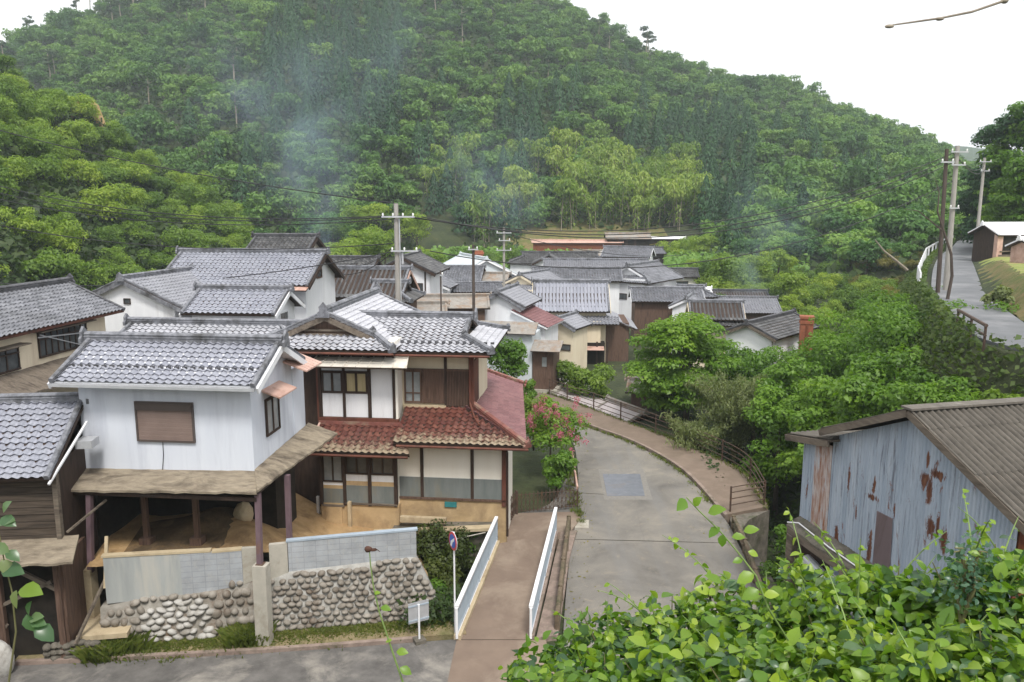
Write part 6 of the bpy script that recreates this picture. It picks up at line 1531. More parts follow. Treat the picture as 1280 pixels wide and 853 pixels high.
# ------------------------------------------------------------------ trees and bushes one by one
def tree(name, label, base, lobes, n, leaf, mat='leaf_near', trunk=None, seed=1, cat='tree', group=None, bark='bark', droop=.15, up=.55, limbs=True, rough=.2, low=.35, core=.25, wr=.62):
    rng = np.random.default_rng(seed); t = thing(name, label, cat, base, 0, group)
    v, q, ti = crown_np(rng, lobes, n, leaf, droop, up, rough, wr, low, core)
    np_mesh('crown' if cat == 'tree' else 'foliage', v, q, M[mat], ti, parent=t)
    if trunk:
        h, r0 = trunk; b = MB()
        rr = random.Random(seed); top = np.array(lobes)[:, :3].mean(0)
        b.tube([(0,0,-.8),(rr.uniform(-.1,.1),rr.uniform(-.1,.1),h*.4),(top[0]*.5,top[1]*.5,h*.8),(top[0],top[1],max(h,top[2]))], [r0,r0*.8,r0*.6,r0*.2], 8)
        if limbs:
            for l in list(lobes)[:9]:
                s0 = Vector((top[0]*.3, top[1]*.3, h*rr.uniform(.45,.8))); e0 = Vector(l[:3]); m0 = s0.lerp(e0, .5)+Vector((0,0,-.15))
                b.tube([s0, m0, e0], [r0*.35,r0*.22,r0*.08], 5)
        b.build('trunk', M[bark], t, True)
    return t
rq = np.random.default_rng(21)
def layered(cx, R_, z0, z1, k, seed, s=(.28,.5), fl=.3):
    r = np.random.default_rng(seed); out = []
    for i in range(k):
        f = r.random(); z = z0+(z1-z0)*f; rad = R_*math.sqrt(max(.05, 1-(abs(f-.45)/.62)**2)); a = r.uniform(0, 6.28); d = rad*math.sqrt(r.random())*.85; w = R_*r.uniform(*s)
        out.append((cx+math.cos(a)*d, math.sin(a)*d, z, w, w, w*fl))
    return out
B0 = PZ(857,552,-1.4)
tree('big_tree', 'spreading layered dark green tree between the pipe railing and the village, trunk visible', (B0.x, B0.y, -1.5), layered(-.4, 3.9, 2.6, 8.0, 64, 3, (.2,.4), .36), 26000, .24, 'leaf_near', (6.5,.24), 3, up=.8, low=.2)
# feathery arching shrub
def feathery(name, label, base, Hh, Rr, n_st, seed, mat='leaf_pale'):
    r = np.random.default_rng(seed); t = thing(name, label, 'shrub', base); st_ = MB(); P = []
    for i in range(n_st):
        a = r.uniform(0, 6.28); rad = Rr*math.sqrt(r.random()); h = Hh*r.uniform(.6, 1.0); pts = []
        for k in range(7):
            f = k/6; pts.append(Vector((math.cos(a)*rad*f**1.6, math.sin(a)*rad*f**1.6, h*(f-.28*f**4))))
        st_.tube(pts, [.02*(1-f/7)+.003 for f in range(7)], 4)
        m = 130; f = r.uniform(.25, 1, m); base_ = np.stack([np.interp(f*6, range(7), [p[c] for p in pts]) for c in range(3)], 1)
        off = r.normal(0, .16, (m,3)); tan = r.normal(size=(m,3)); tan[:,2] -= .6; nr = r.normal(size=(m,3)); nr[:,2] += .8
        ln = r.uniform(.14, .34, m); v, q = quads_from(base_+off, nr, tan, ln, ln*.22, .3); P.append((v, q, np.clip(r.random(m)*.7+.3*r.random(), 0, 1), 0))
    v, q, ti, m_ = combine(P); np_mesh('foliage', v, q, M[mat], ti, parent=t); st_.build('stems', M['stem'], t); return t
f0 = PZ(905,575,-1.0)
feathery('feathery_shrub', 'tall pale feathery shrub arching behind the pipe railing, right of the big tree', (f0.x+.9, f0.y+1.2, -1.6), 7.6, 3.2, 135, 5)
f1 = PZ(862,585,-.6); feathery('feathery_shrub', 'smaller pale feathery shrub leaning through the pipe railing', (f1.x+.6, f1.y+2.0, -1.4), 4.2, 2.2, 46, 8)
RT_ = [(948,436,50,2.3,'on the ravine side just right of the feathery shrub'),(1000,446,45,2.4,'above the shaded ravine, mid height'),(1042,410,50,3.1,'on the bank below the black barn roof'),(1098,400,47,3.4,'in the middle of the bank under the lane'),
       (1152,378,45,3.5,'topmost on the bank where the lane curves'),(1205,388,42.5,2.9,'beside the dark guardrail of the lane'),(1062,458,39.5,2.5,'hanging over the shed roof corner, second row'),(1122,440,38,2.9,'right behind the peak of the blue shed'),
       (1182,446,37,2.5,'behind the corrugated roof of the blue shed'),(925,430,58,2.3,'beside the pale barn gable'),(978,486,41,1.9,'lowest over the dark ravine'),(1030,497,37.5,1.8,'just above the left eave of the blue shed'),(1225,450,35,2.0,'on the near bank under the lane edge'),(1128,362,54,3.0,'tallest on the bank left of the lane bend'),(1178,405,48,2.6,'under the pipe guardrail of the lane'),(1235,425,38,2.0,'between the pipe guardrail and the shed ridge'),(1165,482,33,1.7,'close over the shed ridge, left one'),(1240,478,31,1.6,'close over the shed ridge, right one'),(1100,472,35,1.8,'between the shed peak and the second row'),(1270,452,33.5,1.6,'at the right frame edge over the shed roof')]
for k, (u, v, Y, r_, where) in enumerate(RT_):
    top = PY(u, v, Y); rg_ = np.random.default_rng(200+k); zb = min(HZ(top.x, top.y), top.z - 1.5*r_); hh = top.z - zb
    lob = [(l[0], l[1], l[2]+hh-r_*.95, l[3], l[4], l[5]) for l in lobes_round(rg_, 15, r_, r_*.95, .62)]
    lob += [(rg_.uniform(-.8,.8)*r_, rg_.uniform(-.8,.8)*r_, hh*rg_.uniform(.2,.55), r_*.5, r_*.5, r_*.4) for _ in range(6)]
    lob += [(rg_.uniform(-1,1)*r_*.9, rg_.uniform(-1,1)*r_*.9, hh*rg_.uniform(.55,.95), r_*.34, r_*.34, r_*.26) for _ in range(7)]
    tree('bank_tree', 'lush green tree ' + where, (top.x, top.y, zb), lob, int(3000*r_), .23, 'leaf_near', (hh*.7,.16), 200+k, group='trees on the bank under the lane', limbs=False)
for k in range(34):                   # low growth that covers the bank below the lane
    y = rd.uniform(25, 45); xl = float(np.interp(y, [p[1] for p in RL], [p[0] for p in RL])); x = xl - rd.uniform(1.3, 8.5); zb = HZ(x, y)
    if zb < 1.2 or x < 13.3: continue
    r_ = rd.uniform(1.1, 1.7); rg_ = np.random.default_rng(900+k); lob = [(l[0], l[1], l[2]+.3, l[3], l[4], l[5]) for l in lobes_round(rg_, 8, r_, .9, .6)]
    tree('bank_bush', 'low spreading bush covering the steep bank between blue shed and lane', (x, y, zb), lob, 1500, .2, 'leaf_near' if k % 3 else 'leaf_bright', None, 900+k, 'shrub', 'bushes on the bank behind the blue shed')
# wood on the slope between village and lane
def gen_slope():
    u = rd.uniform(880, 1190); Y = math.sqrt(rd.uniform(60**2, 135**2)); x = (u-640)/FPX*Y
    xl = float(np.interp(Y, [p[1] for p in RL], [p[0] for p in RL]))
    if x > xl-(2.5 if u < 1120 else 4.5): return None
    uu = 640 + FPX*x/Y
    if u < 990 and Y < 100: return None
    if u > 1125 and Y < 112: return None
    return (x, Y)
ps = poisson(gen_slope, 2500, lambda x, y: 4.2)
for k, (x, y) in enumerate(sorted(ps, key=lambda p: p[1])):
    z = HZ(x, y); u, v = to_px(x, y, z+6); rusty = 1060 < u < 1165 and v < 315
    sc = rd.uniform(1.7, 2.7)*(.75 if u > 1120 else 1)
    lab = ('rusty olive tree on the slope below the lane poles' if rusty else ('leafy green tree on the slope right of the black barn' if u > 1000 else 'leafy green tree at the wood edge behind the smooth grey roof'))
    o = put('spur', rd.randrange(6), x, y, z-.8, sc, rd.uniform(0, 6.28), lab, lab[6:] + ' group')
    if rusty:
        if 'spur_rusty' not in bpy.data.meshes:
            me = o.data.copy(); me.name = 'spur_rusty'; me.materials[0] = M['leaf_rusty']
        o.data = bpy.data.meshes['spur_rusty']
# trees at the foot of the hill and among the houses
FT = [(318,300,95,3.2),(345,285,118,3.4),(372,295,112,3.0),(425,285,120,3.6),(455,272,132,3.8),(480,282,128,3.0),(520,295,135,3.0),(540,305,130,2.6),(575,303,135,3.0),(605,300,138,3.0),(640,300,140,2.8),(668,310,142,2.4),(700,308,150,2.0),(728,310,150,2.0),
      (870,318,125,2.6),(892,312,120,3.0),(915,305,112,3.8),(945,312,118,2.8),(975,296,122,3.0),(990,330,100,2.6),(838,300,160,3.0),(858,290,165,3.0),(880,285,160,3.4),(520,262,170,3.6),(500,250,175,3.6),(470,245,172,3.8),(440,250,168,3.6),(415,262,160,3.6)]
for k, (u, v, Y, r_) in enumerate(FT):
    top = PY(u, v, Y); zb = HZ(top.x, Y)
    lab = 'bushy tree at the hill foot ' + ('behind the dark tiled houses' if u < 500 else 'between the pole and the kiln terrace' if u < 740 else 'right of the kiln terrace')
    o = put('spur', k % 6, top.x, Y, 0, r_, k*1.3, lab, lab[15:] + ' group'); o.location.z = max(zb-1, top.z - 2.1*r_)
# tall trees by the hut on the lane
for k, (u, v, Y, r_) in enumerate([(1262,140,96,4.2),(1290,128,92,4.6),(1244,195,102,3.6),(1300,190,84,4.0),(1236,248,112,2.6),(1275,225,90,3.4)]):
    top = PY(u, v, Y); zb = HZ(top.x, Y); hh = top.z-zb
    tree('tall_tree', ('tallest dark feathery conifer behind the white roofed hut' if k == 0 else 'lower tree behind the white roofed hut by the lane' if k > 1 else 'second tall conifer at the edge behind the hut'), (top.x, Y, zb),
         layered(0, r_, hh*.1, hh*.97, 75, 300+k, (.24,.44), .42), 14000, .42, 'leaf_near' if k % 2 else 'leaf_cedar', (hh*.9,.3), 300+k, limbs=False, group='lower trees behind the hut' if k > 1 else None)
# crooked bare tree and leaning trunk by the lane
cb_ = thing('crooked_tree', 'thin crooked dark tree leaning over the lane beside the poles', 'tree', PY(1186,372,47))
q = [PY(u, v, 47)-cb_.location for u, v in ((1184,376),(1190,345),(1189,318),(1180,290),(1172,265),(1174,240),(1168,222))]
b = MB(); b.tube(q, [.10,.09,.075,.06,.045,.03,.012], 7); b.tube([q[3], q[3]+Vector((-1.6,0,1.2)), q[3]+Vector((-2.4,0,1.3))], [.05,.03,.01], 5); b.build('trunk', M['pole_wood'], cb_)
lt_ = thing('dead_branch', 'pale bare branch slanting through the slope wood left of the lane', 'branch', PY(1120,322,60))
b = MB(); b.tube([PY(u, v, 60)-lt_.location for u, v in ((1094,300),(1105,314),(1120,326),(1134,338))], [.03,.07,.1,.12], 6); b.build('wood', M['bark_pale'], lt_)
# bushes
def bush(name, label, x, y, z, r_, h, n, leaf, mat, seed, k=9, group=None, stems=True):
    rg_ = np.random.default_rng(seed); lob = [(l[0], l[1], l[2]+h*.5, l[3], l[4], l[5]) for l in lobes_round(rg_, k, r_, h*.55, .8)]
    return tree(name, label, (x,y,z), lob, n, leaf, mat, (h*.5,.06) if stems else None, seed, 'shrub', group, limbs=True)
p = PZ(630,455,3.2); bush('evergreen_bush', 'dark green bush by the white gabled house, over the mauve roof', PY(628,455,49).x, 49, PY(628,478,49).z-.8, 1.75, 4.3, 5200, .2, 'leaf_near', 31)
p = PY(735,490,58); bush('garden_bush', 'bright yellow-green bush beyond the pale ramp', p.x, 58.0, -1.1, 2.3, 3.0, 5200, .22, 'leaf_bright', 32); 
p = PY(715,478,60); bush('garden_bush', 'lighter feathery bush left of the bright yellow-green one', p.x-.6, 60, -.5, 1.6, 2.9, 2200, .2, 'leaf_bright', 33)
bush('roadside_shrub', 'glossy green shrub by the road edge under the pink blossom', 2.15, 36.9, .1, 1.0, 2.3, 2600, .16, 'leaf_near', 34)
bush('roadside_shrub', 'pale lime green shrub at the mauve roof edge beside the blossom', 1.2, 43.0, 1.2, 1.3, 2.6, 2000, .16, 'leaf_bright', 36)
cm = bush('crepe_myrtle', 'crepe myrtle in pink bloom between the red roof and the road', 2.0, 40.2, .6, 1.75, 3.3, 4200, .17, 'leaf_near', 35, 12)
rg_ = np.random.default_rng(99); lob = []
for i in range(52):
    a = rg_.uniform(0, 6.28); r0 = rg_.uniform(.3, 2.0); lob.append((.2+math.cos(a)*r0, math.sin(a)*r0-.4, rg_.uniform(1.6, 3.6)-.25*r0, .2, .2, .28))
v, q, ti = crown_np(rg_, lob, 3000, .085, .1, .3); np_mesh('blossom', v, q, M['blossom'], ti, parent=cm)
for k, (x, y, z, r_, h) in enumerate([(-2.6,28.3,-1.5,1.0,2.3),(-3.0,27.2,-1.3,.9,2.0),(-2.55,26.3,-.9,.75,1.6),(-2.2,29.9,-1.5,.9,2.8),(-3.2,29.6,-.6,1.1,2.3),(-2.75,25.6,-.5,.6,1.0),(-2.3,27.4,-1.6,.75,1.7),(-1.7,31.0,-1.0,.65,2.2)]):
    bush('gully_bush', ['tangled creeper mound hanging below the concrete ledge','leafy bank plant at the cobble wall end','green bush behind the round sign pole','creeper clump under the lattice fence','trailing vines over the pipe by the ledge','low weeds behind the small square sign','dark bush in the gully beside the footbridge','thin bush at the house corner by the footbridge'][k], x, y, z, r_, h, 1900, .13, 'leaf_ivy' if k in (0,3,4,6) else 'leaf_near', 400+k, stems=False)
for k, (u, v, z, r_, h) in enumerate([(985,700,-1.2,.9,1.9),(975,735,-.6,.9,1.4),(1005,690,-1.4,.8,1.8),(960,560,-2,1.2,2.5)]):
    p = PZ(u, v, z); bush('ravine_bush', ['green bush in the ravine at the shed post','low bush by the mossy log rail','fern clump in the ravine under the shed eave','dark bush under the pavement end'][k], p.x, p.y, z-.4, r_, h, 1500, .15, 'leaf_near', 420+k, stems=False)
for k, (u, v, Y, r_, h, m_) in enumerate([(795,510,58,.9,1.2,'leaf_bright'),(815,505,52,.8,1.0,'leaf_near'),(770,545,50,.7,.9,'leaf_ivy'),(880,575,45,1.0,1.1,'leaf_ivy'),(660,490,56,.8,1.8,'leaf_near'),(1262,492,33,2.2,1.6,'leaf_bright'),(1215,470,36,1.6,1.6,'leaf_near')]):
    p = PY(u, v, Y); bush('garden_plant', ['bright plants beside the mossy board roofed shed','leafy plants at the trunk of the big tree','weeds at the dark shed gable behind the railing','creeping weeds at the outer pavement edge','slim shrub by the garden wall posts','bright bramble bank above the corrugated shed roof','bramble clump above the shed ridge'][k], p.x, Y, p.z-h*.5, r_, h, 1500, .16, m_, 440+k, stems=False)
pl_ = bush('lane_plant', 'spiky pale plant at the lane edge by the poles', 26.6, 43.5, ROAD_Z-.2, .8, 1.3, 700, .3, 'leaf_pale', 460, stems=False)

# ------------------------------------------------------------------ grass and weeds
def tufts(name, spots, mat, seed, hmin, hmax, per=24, spread=.12):
    r = np.random.default_rng(seed); V = []; T = []
    for (x, y, z) in spots:
        m = per; a = r.uniform(0, 6.28, m); d = np.abs(r.normal(0, spread, m)); h = r.uniform(hmin, hmax, m); le = r.uniform(.15, .75, m)*h
        bx_ = x+np.cos(a)*d; by_ = y+np.sin(a)*d; w = .008+.012*r.random(m)
        A = np.stack([bx_-np.sin(a)*w, by_+np.cos(a)*w, np.full(m, z)], 1); B_ = np.stack([bx_+np.sin(a)*w, by_-np.cos(a)*w, np.full(m, z)], 1)
        C_ = np.stack([bx_+np.cos(a)*le*.4+np.sin(a)*w*.8, by_+np.sin(a)*le*.4-np.cos(a)*w*.8, z+h*.65], 1); D_ = np.stack([bx_+np.cos(a)*le, by_+np.sin(a)*le, z+h*.9], 1)
        V.append(np.stack([A, B_, C_, D_], 1).reshape(-1, 3)); T.append(np.clip(r.random(m)*.6+r.random()*.4, 0, 1))
    v = np.concatenate(V); return tag(np_mesh(name, v, np.arange(len(v)).reshape(-1,4), M[mat], np.concatenate(T)), kind='stuff')
sp_ = []
for i in range(1700):
    x = rd.uniform(-.8, 10.6); y = -abs(rd.gauss(0, .32))-.02 if x > .6 else rd.uniform(-.6, .1); q = WF(x, y-.05); sp_.append((q[0], q[1], HZ(*q)-.02))
tufts('grass', sp_, 'grass_blade', 1, .08, .34, 24, .16)
sp_ = []
for i in range(110):
    q = WF(rd.gauss(4.0, .22), rd.gauss(-.35, .18)); sp_.append((q[0], q[1], HZ(*q)))
    if i % 2: q = WF(rd.gauss(-.1, .35), rd.gauss(-.4, .15)); sp_.append((q[0], q[1], HZ(*q)))
tufts('weeds', sp_, 'grass_blade', 2, .3, .75, 26, .12)
sp_ = []
for p in dens(SWO, 40): 
    if rd.random() < .8: sp_.append((p.x+rd.uniform(-.25,.05), p.y+rd.uniform(-.2,.1), .12))
for p in dens(SWI, 40):
    if rd.random() < .45 and p.y > 36: sp_.append((p.x-.25+rd.uniform(-.12,.05), p.y-.1, 0))
for i in range(60): sp_.append((rd.uniform(2.7,3.2), rd.uniform(33.5,41), .05))
tufts('grass', sp_, 'grass_blade', 3, .05, .22, 18, .12)
gv = tag(ribbon('verge', V3([(-15.4,22.75),(-7.9,23.45),(-3.1,24.1),(-1.5,24.3)], .06), V3([(-15.6,24.4),(-8.2,24.6),(-2.6,25.5),(-1.7,25.2)], .08), 4, 0, M['verge'], .3, 4), kind='structure')

r = np.random.default_rng(55); el = dens(ROADL, 30); er = dens(ROADR, 30); P_ = []
for i in range(620):
    k = r.integers(len(el)); t_ = min(abs(r.normal(0, .07)), 1) if r.random() < .5 else 1-min(abs(r.normal(0, .07)), 1)
    if r.random() < .12: t_ = r.random()
    p = el[k].lerp(er[k], float(t_)); P_.append((p.x+r.normal(0,.1), p.y+r.normal(0,.3), .012))
P_ = np.array(P_); k = len(P_); nr = r.normal(size=(k,3))*.25; nr[:,2] = 1; ln = r.uniform(.04, .13, k); v, q = quads_from(P_, nr, r.normal(size=(k,3)), ln, ln*.6)
tag(np_mesh('leaf_litter', v, q, M['leaf_rusty'], r.random(k)), kind='stuff')
# ------------------------------------------------------------------ the leafy thicket under the photographer
def leaf_shape(k=4):                  # a broad leaf, folded along the midrib and drooping at the tip: rows across
    prof = [(0,.05),(.18,.62),(.42,1.0),(.70,.80),(.9,.33),(1.0,.02)]; V = []; F = []
    for s, w in prof:
        zz = -.30*s*s+.05
        V += [(-w*.36, s, zz+.10*w), (0, s, zz), (w*.36, s, zz+.10*w)]
    for i in range(len(prof)-1):
        a = i*3; F += [(a, a+1, a+4, a+3), (a+1, a+2, a+5, a+4)]
    return np.array(V), np.array(F)
LV, LF = leaf_shape()
def leaves(r, pos, outv, size, flat=.55):
    n = len(pos); nr = outv*.4 + r.normal(size=(n,3))*.62; nr[:,2] += flat*1.25; nr /= np.linalg.norm(nr, axis=1, keepdims=True)
    t = outv + r.normal(size=(n,3))*.75; t[:,2] -= .15; t -= nr*np.sum(t*nr, 1, keepdims=True); t /= np.linalg.norm(t, axis=1, keepdims=True)
    b = np.cross(t, nr); s = size[:,None]
    v = (pos[:,None,:] + (LV[None,:,0:1]*b[:,None,:] + LV[None,:,1:2]*t[:,None,:] + LV[None,:,2:3]*nr[:,None,:])*s[:,None,:]).reshape(-1,3)
    q = (LF[None] + (np.arange(n)*len(LV))[:,None,None]).reshape(-1,4)
    return v, q
def leaf_front_mat(name, stops, rough=.38):
    m = leaf_mat(name, stops, .9, rough, .38, 0, .25, .45); return m
M['leaf_front'] = leaf_front_mat('leaf_front', [(0,(0.044,0.107,0.014)),(.35,(0.111,0.217,0.022)),(.65,(0.204,0.315,0.032)),(.9,(0.325,0.416,0.050)),(1,(0.488,0.483,0.088))])
M['leaf_blue'] = leaf_front_mat('leaf_blue', [(0,(0.029,0.082,0.041)),(.5,(0.067,0.143,0.082)),(1,(0.125,0.204,0.133))], .3)
M['leaf_dull'] = leaf_front_mat('leaf_dull', [(0,(0.023,0.057,0.023)),(.4,(0.057,0.121,0.052)),(.75,(0.115,0.190,0.086)),(1,(0.276,0.276,0.103))], .28)
def thicket(name, label, mounds, n, smin, smax, mat, seed, nst=30, base=None, cat='shrub'):
    r = np.random.default_rng(seed); mounds = np.array(mounds, dtype=float); t = thing(name, label, cat, base or tuple(mounds[0,:3]-np.array([0,0,1.2])))
    o = np.array(t.location); ar = mounds[:,3]*mounds[:,4]; k = r.choice(len(mounds), n, p=ar/ar.sum()); d = r.normal(size=(n,3)); d[:,2] = np.abs(d[:,2])*1.0-.12; d /= np.linalg.norm(d, axis=1, keepdims=True)
    L = mounds[k]; rr = 1.04-np.abs(r.normal(0, .26, n)); p = L[:,:3]+d*L[:,3:6]*rr[:,None]+r.normal(0,.03,(n,3))
    size = r.uniform(smin, smax, n)*(.7+.6*r.random(n)); v, q = leaves(r, p-o, d, size)
    ti = np.repeat(np.clip(.72*r.random(n)**1.25+.22*r.random(len(mounds))[k]+.25*(rr-.75), 0, 1), len(LF)); nl = len(LF); h_ = np.repeat(r.random(n) < .22, nl)
    np_mesh('leaves', v, q[~h_], M[mat], ti[~h_], parent=t)
    if mat == 'leaf_front': np_mesh('old_leaves', v, q[h_], M['leaf_dull'], ti[h_], parent=t)
    st_ = MB()
    for i in range(nst):
        m = mounds[r.integers(len(mounds))]; a = r.uniform(0, 6.28); e = Vector(m[:3]) + Vector((math.cos(a)*m[3]*.8, math.sin(a)*m[4]*.8, m[5]*r.uniform(.3,.95))) - Vector(o); s0 = Vector((m[0], m[1], m[2]-m[5]*1.3)) - Vector(o)
        st_.tube([s0, s0.lerp(e,.5)+Vector((0,0,.12)), e], [.012,.008,.003], 5)
    st_.build('stems', M['stem'], t); return t
def at(u, v, Y): return tuple(PY(u, v, Y))
md = []
for (u, v, Y, rx, rz) in [(700,835,4.6,.35,.28),(770,800,4.9,.38,.30),(840,790,4.9,.40,.34),(905,800,4.6,.42,.34),(975,790,4.4,.42,.36),(1045,775,4.3,.42,.38),(1115,760,4.2,.42,.36),(1180,765,4.1,.42,.36),(1245,750,4.0,.42,.38),(1290,740,3.9,.36,.4),
                          (760,860,3.9,.40,.30),(860,855,3.8,.42,.34),(960,850,3.7,.42,.34),(1060,845,3.6,.42,.34),(1160,840,3.5,.42,.34),(1250,835,3.4,.42,.36),(900,745,4.9,.22,.2),(1000,735,4.7,.2,.18),(1080,730,4.6,.22,.18),(1235,705,4.3,.16,.16)]:
    p = PY(u, v, Y); md.append((p.x, p.y, p.z-rz*.55, rx, rx*.9, rz))
md0 = list(md)
thicket('bramble_thicket', 'dense thicket of broad bright green leaves filling the lower right corner', md, 10500, .038, .095, 'leaf_front', 61, 110)
md = [(PY(u, v, Y).x, Y, PY(u, v, Y).z, .12, .12, .12) for u, v, Y in ((1210,705,3.9),(1218,730,3.9),(1205,745,3.85))]
thicket('small_shrub', 'fine leaved bluish sprig standing above the thicket before the shed wall', md, 420, .022, .042, 'leaf_blue', 62, 10)
rs_ = np.random.default_rng(77)
th0 = bpy.data.objects['bramble_thicket']; o0 = np.array(th0.location); SV, SQ, ST = [], [], []; sb = MB(); off = 0
for i in range(46):                   # loose shoots that break the outline of the thicket
    m = md0[rs_.integers(len(md0))]; a = rs_.uniform(0, 6.28); s0 = np.array([m[0]+math.cos(a)*m[3]*.5, m[1]+math.sin(a)*m[4]*.5, m[2]+m[5]*.6]); L_ = rs_.uniform(.22, .5)
    d = np.array([rs_.normal()*.45, rs_.normal()*.35, 1.0]); d /= np.linalg.norm(d); pts = [s0 + d*L_*f + np.array([d[0], d[1], -.3])*(f*f*L_*.5) for f in np.linspace(0, 1, 6)]
    sb.tube([Vector(p-o0) for p in pts], [.006,.005,.0045,.0035,.003,.0015], 5); nL = rs_.integers(5, 11)
    f = rs_.uniform(.25, 1, nL); P_ = np.stack([np.interp(f*5, range(6), [p[c] for p in pts]) for c in range(3)], 1); ov = rs_.normal(size=(nL,3)); ov[:,2] = np.abs(ov[:,2])*.3; ov /= np.linalg.norm(ov, axis=1, keepdims=True)
    v, q = leaves(rs_, P_-o0, ov, rs_.uniform(.03, .075, nL)*(1.15-.5*f)); SV.append(v); SQ.append(q+off); off += len(v); ST.append(np.repeat(.35+.6*rs_.random(nL), len(LF)))
np_mesh('shoot_leaves', np.concatenate(SV), np.concatenate(SQ), M['leaf_front'], np.concatenate(ST), parent=th0); sb.build('stems', M['stem_green'], th0)
# thin vine with a few leaves rising over the road
def sprig(name, label, path, Y, leaves_, rad=.006, mat='leaf_front', stem='stem_green', cat='plant', seed=1):
    P = [PY(u, v, Y + dy) for (u, v, dy) in path]; t = thing(name, label, cat, P[-1]); o = t.location; b = MB(); b.tube([p-o for p in P], [rad*(.45+.55*i/(len(P)-1)) for i in range(len(P))], 6); b.build('stem', M[stem], t)
    r = np.random.default_rng(seed); vs, qs, ts = [], [], []; off = 0
    for (u, v, s, du, dv) in leaves_:
        p = np.array(PY(u, v, Y) - o); d = np.array([du, -.35, -dv]); d /= np.linalg.norm(d)
        nr = np.array([r.normal()*.3, -.55, .8]); nr -= d*np.dot(nr, d); nr /= np.linalg.norm(nr); b_ = np.cross(d, nr)
        vs.append(p + (LV[:,0:1]*b_ + LV[:,1:2]*d + LV[:,2:3]*nr)*s); qs.append(LF+off); off += len(LV); ts.append(np.full(len(LF), r.uniform(.25,.9)))
    np_mesh('leaves', np.concatenate(vs), np.concatenate(qs), M[mat], np.concatenate(ts), parent=t); return t
sprig('vine_sprig', 'thin vine sprig with round green leaves reaching over the road', [(858,622,0),(875,640,0),(898,662,0),(922,690,0),(945,720,0),(960,760,0),(985,800,.1)], 3.6,
      [(856,625,.08,-.2,.1),(868,632,.06,.2,-.6),(886,642,.085,.5,-.4),(900,660,.07,-1,.5),(904,668,.06,-.2,1),(915,672,.06,1,-.3),(930,665,.07,1,-.5),(935,690,.05,1,.2),(942,718,.09,-1,.25),(948,738,.09,-1,.3),(955,745,.07,1,-.4),(928,700,.05,-1,0)], seed=3)
sprig('dry_weed', 'tall thin weed stalk with a withered brown flower head before the cobble wall', [(462,690,0),(463,705,0),(467,735,0),(474,765,0),(484,795,0),(494,825,0),(506,860,0)], 3.4,
      [(468,742,.03,1,-.4),(476,760,.05,1,-.1),(496,815,.055,1,-.2),(500,835,.06,1,.3),(490,800,.03,-1,.1)], .005, seed=4)
dw = bpy.data.objects['dry_weed']; b = MB(); p = PY(461,687,3.4)-dw.location
b.blob(p, (.017,.015,.016), 3, 1, .3); b.blob(p+Vector((.018,0,-.002)), (.016,.008,.007), 5, 1, .3); b.tube([p, p+Vector((.03,0,.004)), p+Vector((.05,0,-.01))], [.004,.003,.0015], 5); b.build('flower_head', M['dry_flower'], dw)
# big leaved plant at the left edge
sprig('broadleaf_plant', 'plant with long leathery leaves at the lower left edge before the storehouse', [(-6,640,0),(5,700,0),(15,740,0),(20,790,0),(10,860,0)], 2.5,
      [(0,655,.06,1,-.5),(2,648,.06,.8,.15),(8,690,.055,1,.35),(4,712,.08,1,-.1),(2,700,.058,.7,.8),(28,742,.058,1,-.25),(22,738,.062,-.2,1),(38,775,.055,1,-.55),(40,778,.055,1,-.15),(38,770,.06,.1,-1),(34,768,.062,.4,1),(45,782,.08,.9,.5),(5,640,.05,.6,-1),(-5,680,.055,1,.6)], .0035, 'leaf_dull', 'stem', 'plant', 5)
pk_ = sprig('yellow_leaf_sprig', 'single yellowing leaf sprig beside the leathery leaved plant', [(18,745,0),(24,740,0),(28,742,0)], 2.5, [(26,738,.085,1,-.15)], .004, 'leaf_bright', seed=6)
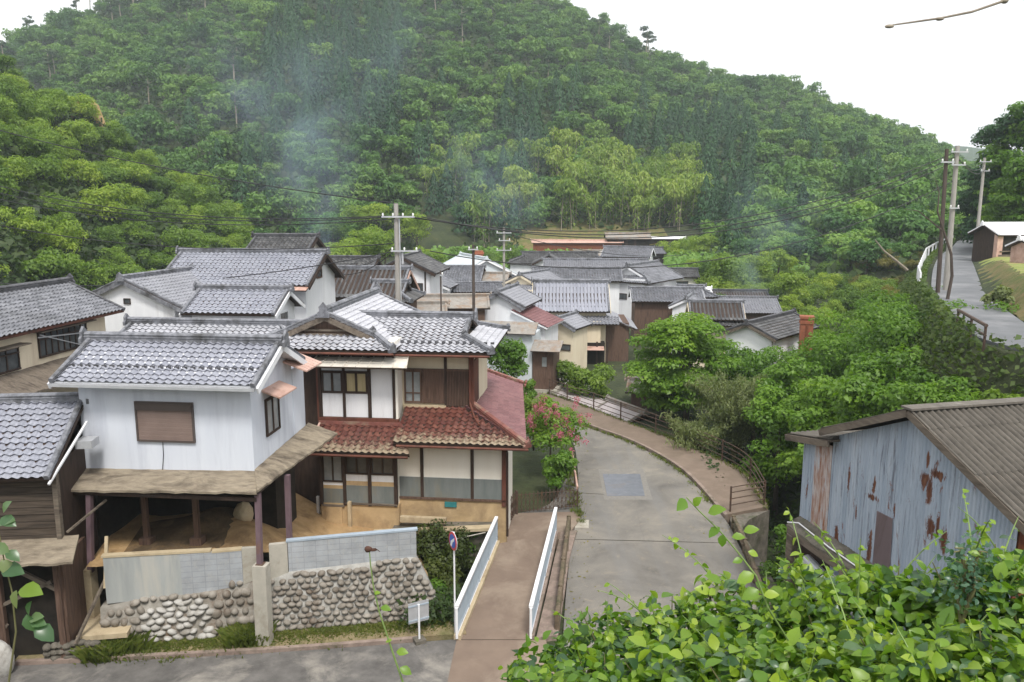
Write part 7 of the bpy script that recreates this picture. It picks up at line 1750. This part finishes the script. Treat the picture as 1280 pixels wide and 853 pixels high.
# bare twig against the sky
tw = thing('bare_twig', 'bare twig with small buds hanging into the sky at upper right', 'twig', PY(1256,1,2.2)); o = tw.location
b = MB(); q = [PY(u, v, 2.2)-o for u, v in ((1290,-14),(1256,1),(1215,15),(1175,23),(1140,28),(1112,32))]; b.tube(q, [.0042,.0038,.0034,.003,.0026,.002], 6)
b.build('stem', M['bark_pale'], tw)
for i, j in ((1,.0),(3,.1),(5,0)): b = MB(); b.blob(q[i]+Vector((0,0,-.002)), (.011,.006,.005), i, 1, .2); b.build('bud', M['bark_pale'], tw)
rk = thing('rubble_stone', 'pale weathered stone post at the very lower left corner', 'stone', PZ(-2,842,.0)); b = MB(); b.blob((0,0,.4), (.5,.35,.75), 3, 2, .15); b.build('stone', M['cobble_limed'], rk)

# ------------------------------------------------------------------ the air: valley haze and the smoke of the kilns
def vol_mat(name, color, density, nscale=None, fall=True, thr=.45, aniso=.2):
    m = bpy.data.materials.new(name); m.use_nodes = True; N = m.node_tree.nodes; L = m.node_tree.links; N.clear()
    o = N.new('ShaderNodeOutputMaterial'); p = N.new('ShaderNodeVolumePrincipled'); p.inputs['Color'].default_value = (*color, 1); p.inputs['Density'].default_value = density; p.inputs['Anisotropy'].default_value = aniso
    L.new(p.outputs[0], o.inputs['Volume'])
    if nscale:
        tc = N.new('ShaderNodeTexCoord'); n = noise(N, L, nscale, 3, .6, tc.outputs['Object'], .6)
        ln = N.new('ShaderNodeVectorMath'); ln.operation = 'LENGTH'; L.new(tc.outputs['Object'], ln.inputs[0])
        f = mth(N, L, 'SUBTRACT', 1.0, ln.outputs['Value'], True)
        q = mth(N, L, 'MULTIPLY', mth(N, L, 'SUBTRACT', n.outputs[0], thr, True), 3.0)
        L.new(mth(N, L, 'MULTIPLY', mth(N, L, 'MULTIPLY', q, mth(N, L, 'POWER', f, 1.2)), density), p.inputs['Density'])
    return m
hz = MB(); hz.box(-480, 980, -60, 1180, -9, 175); o = hz.build('haze', vol_mat('haze_air', (.84,.93,1.0), HAZE)); tag(o, kind='stuff')
def smoke(u, v, Y, rx, ry, rz, dens_, seed, tilt=0, nscale=1.15):
    p = PY(u, v, Y); me = bpy.data.meshes.new('smoke'); vs, fs = ICO[2]; me.from_pydata([tuple(q) for q in vs], [], fs)
    me.materials.append(vol_mat('smoke_%d' % seed, (.62,.79,1.0), dens_, nscale)); o = bpy.data.objects.new('smoke', me); COL.objects.link(o)
    o.location = p; o.scale = (rx, ry, rz); o.rotation_euler = (0, tilt, seed*.7); return tag(o, kind='stuff')
for a in SMOKES: smoke(*a)
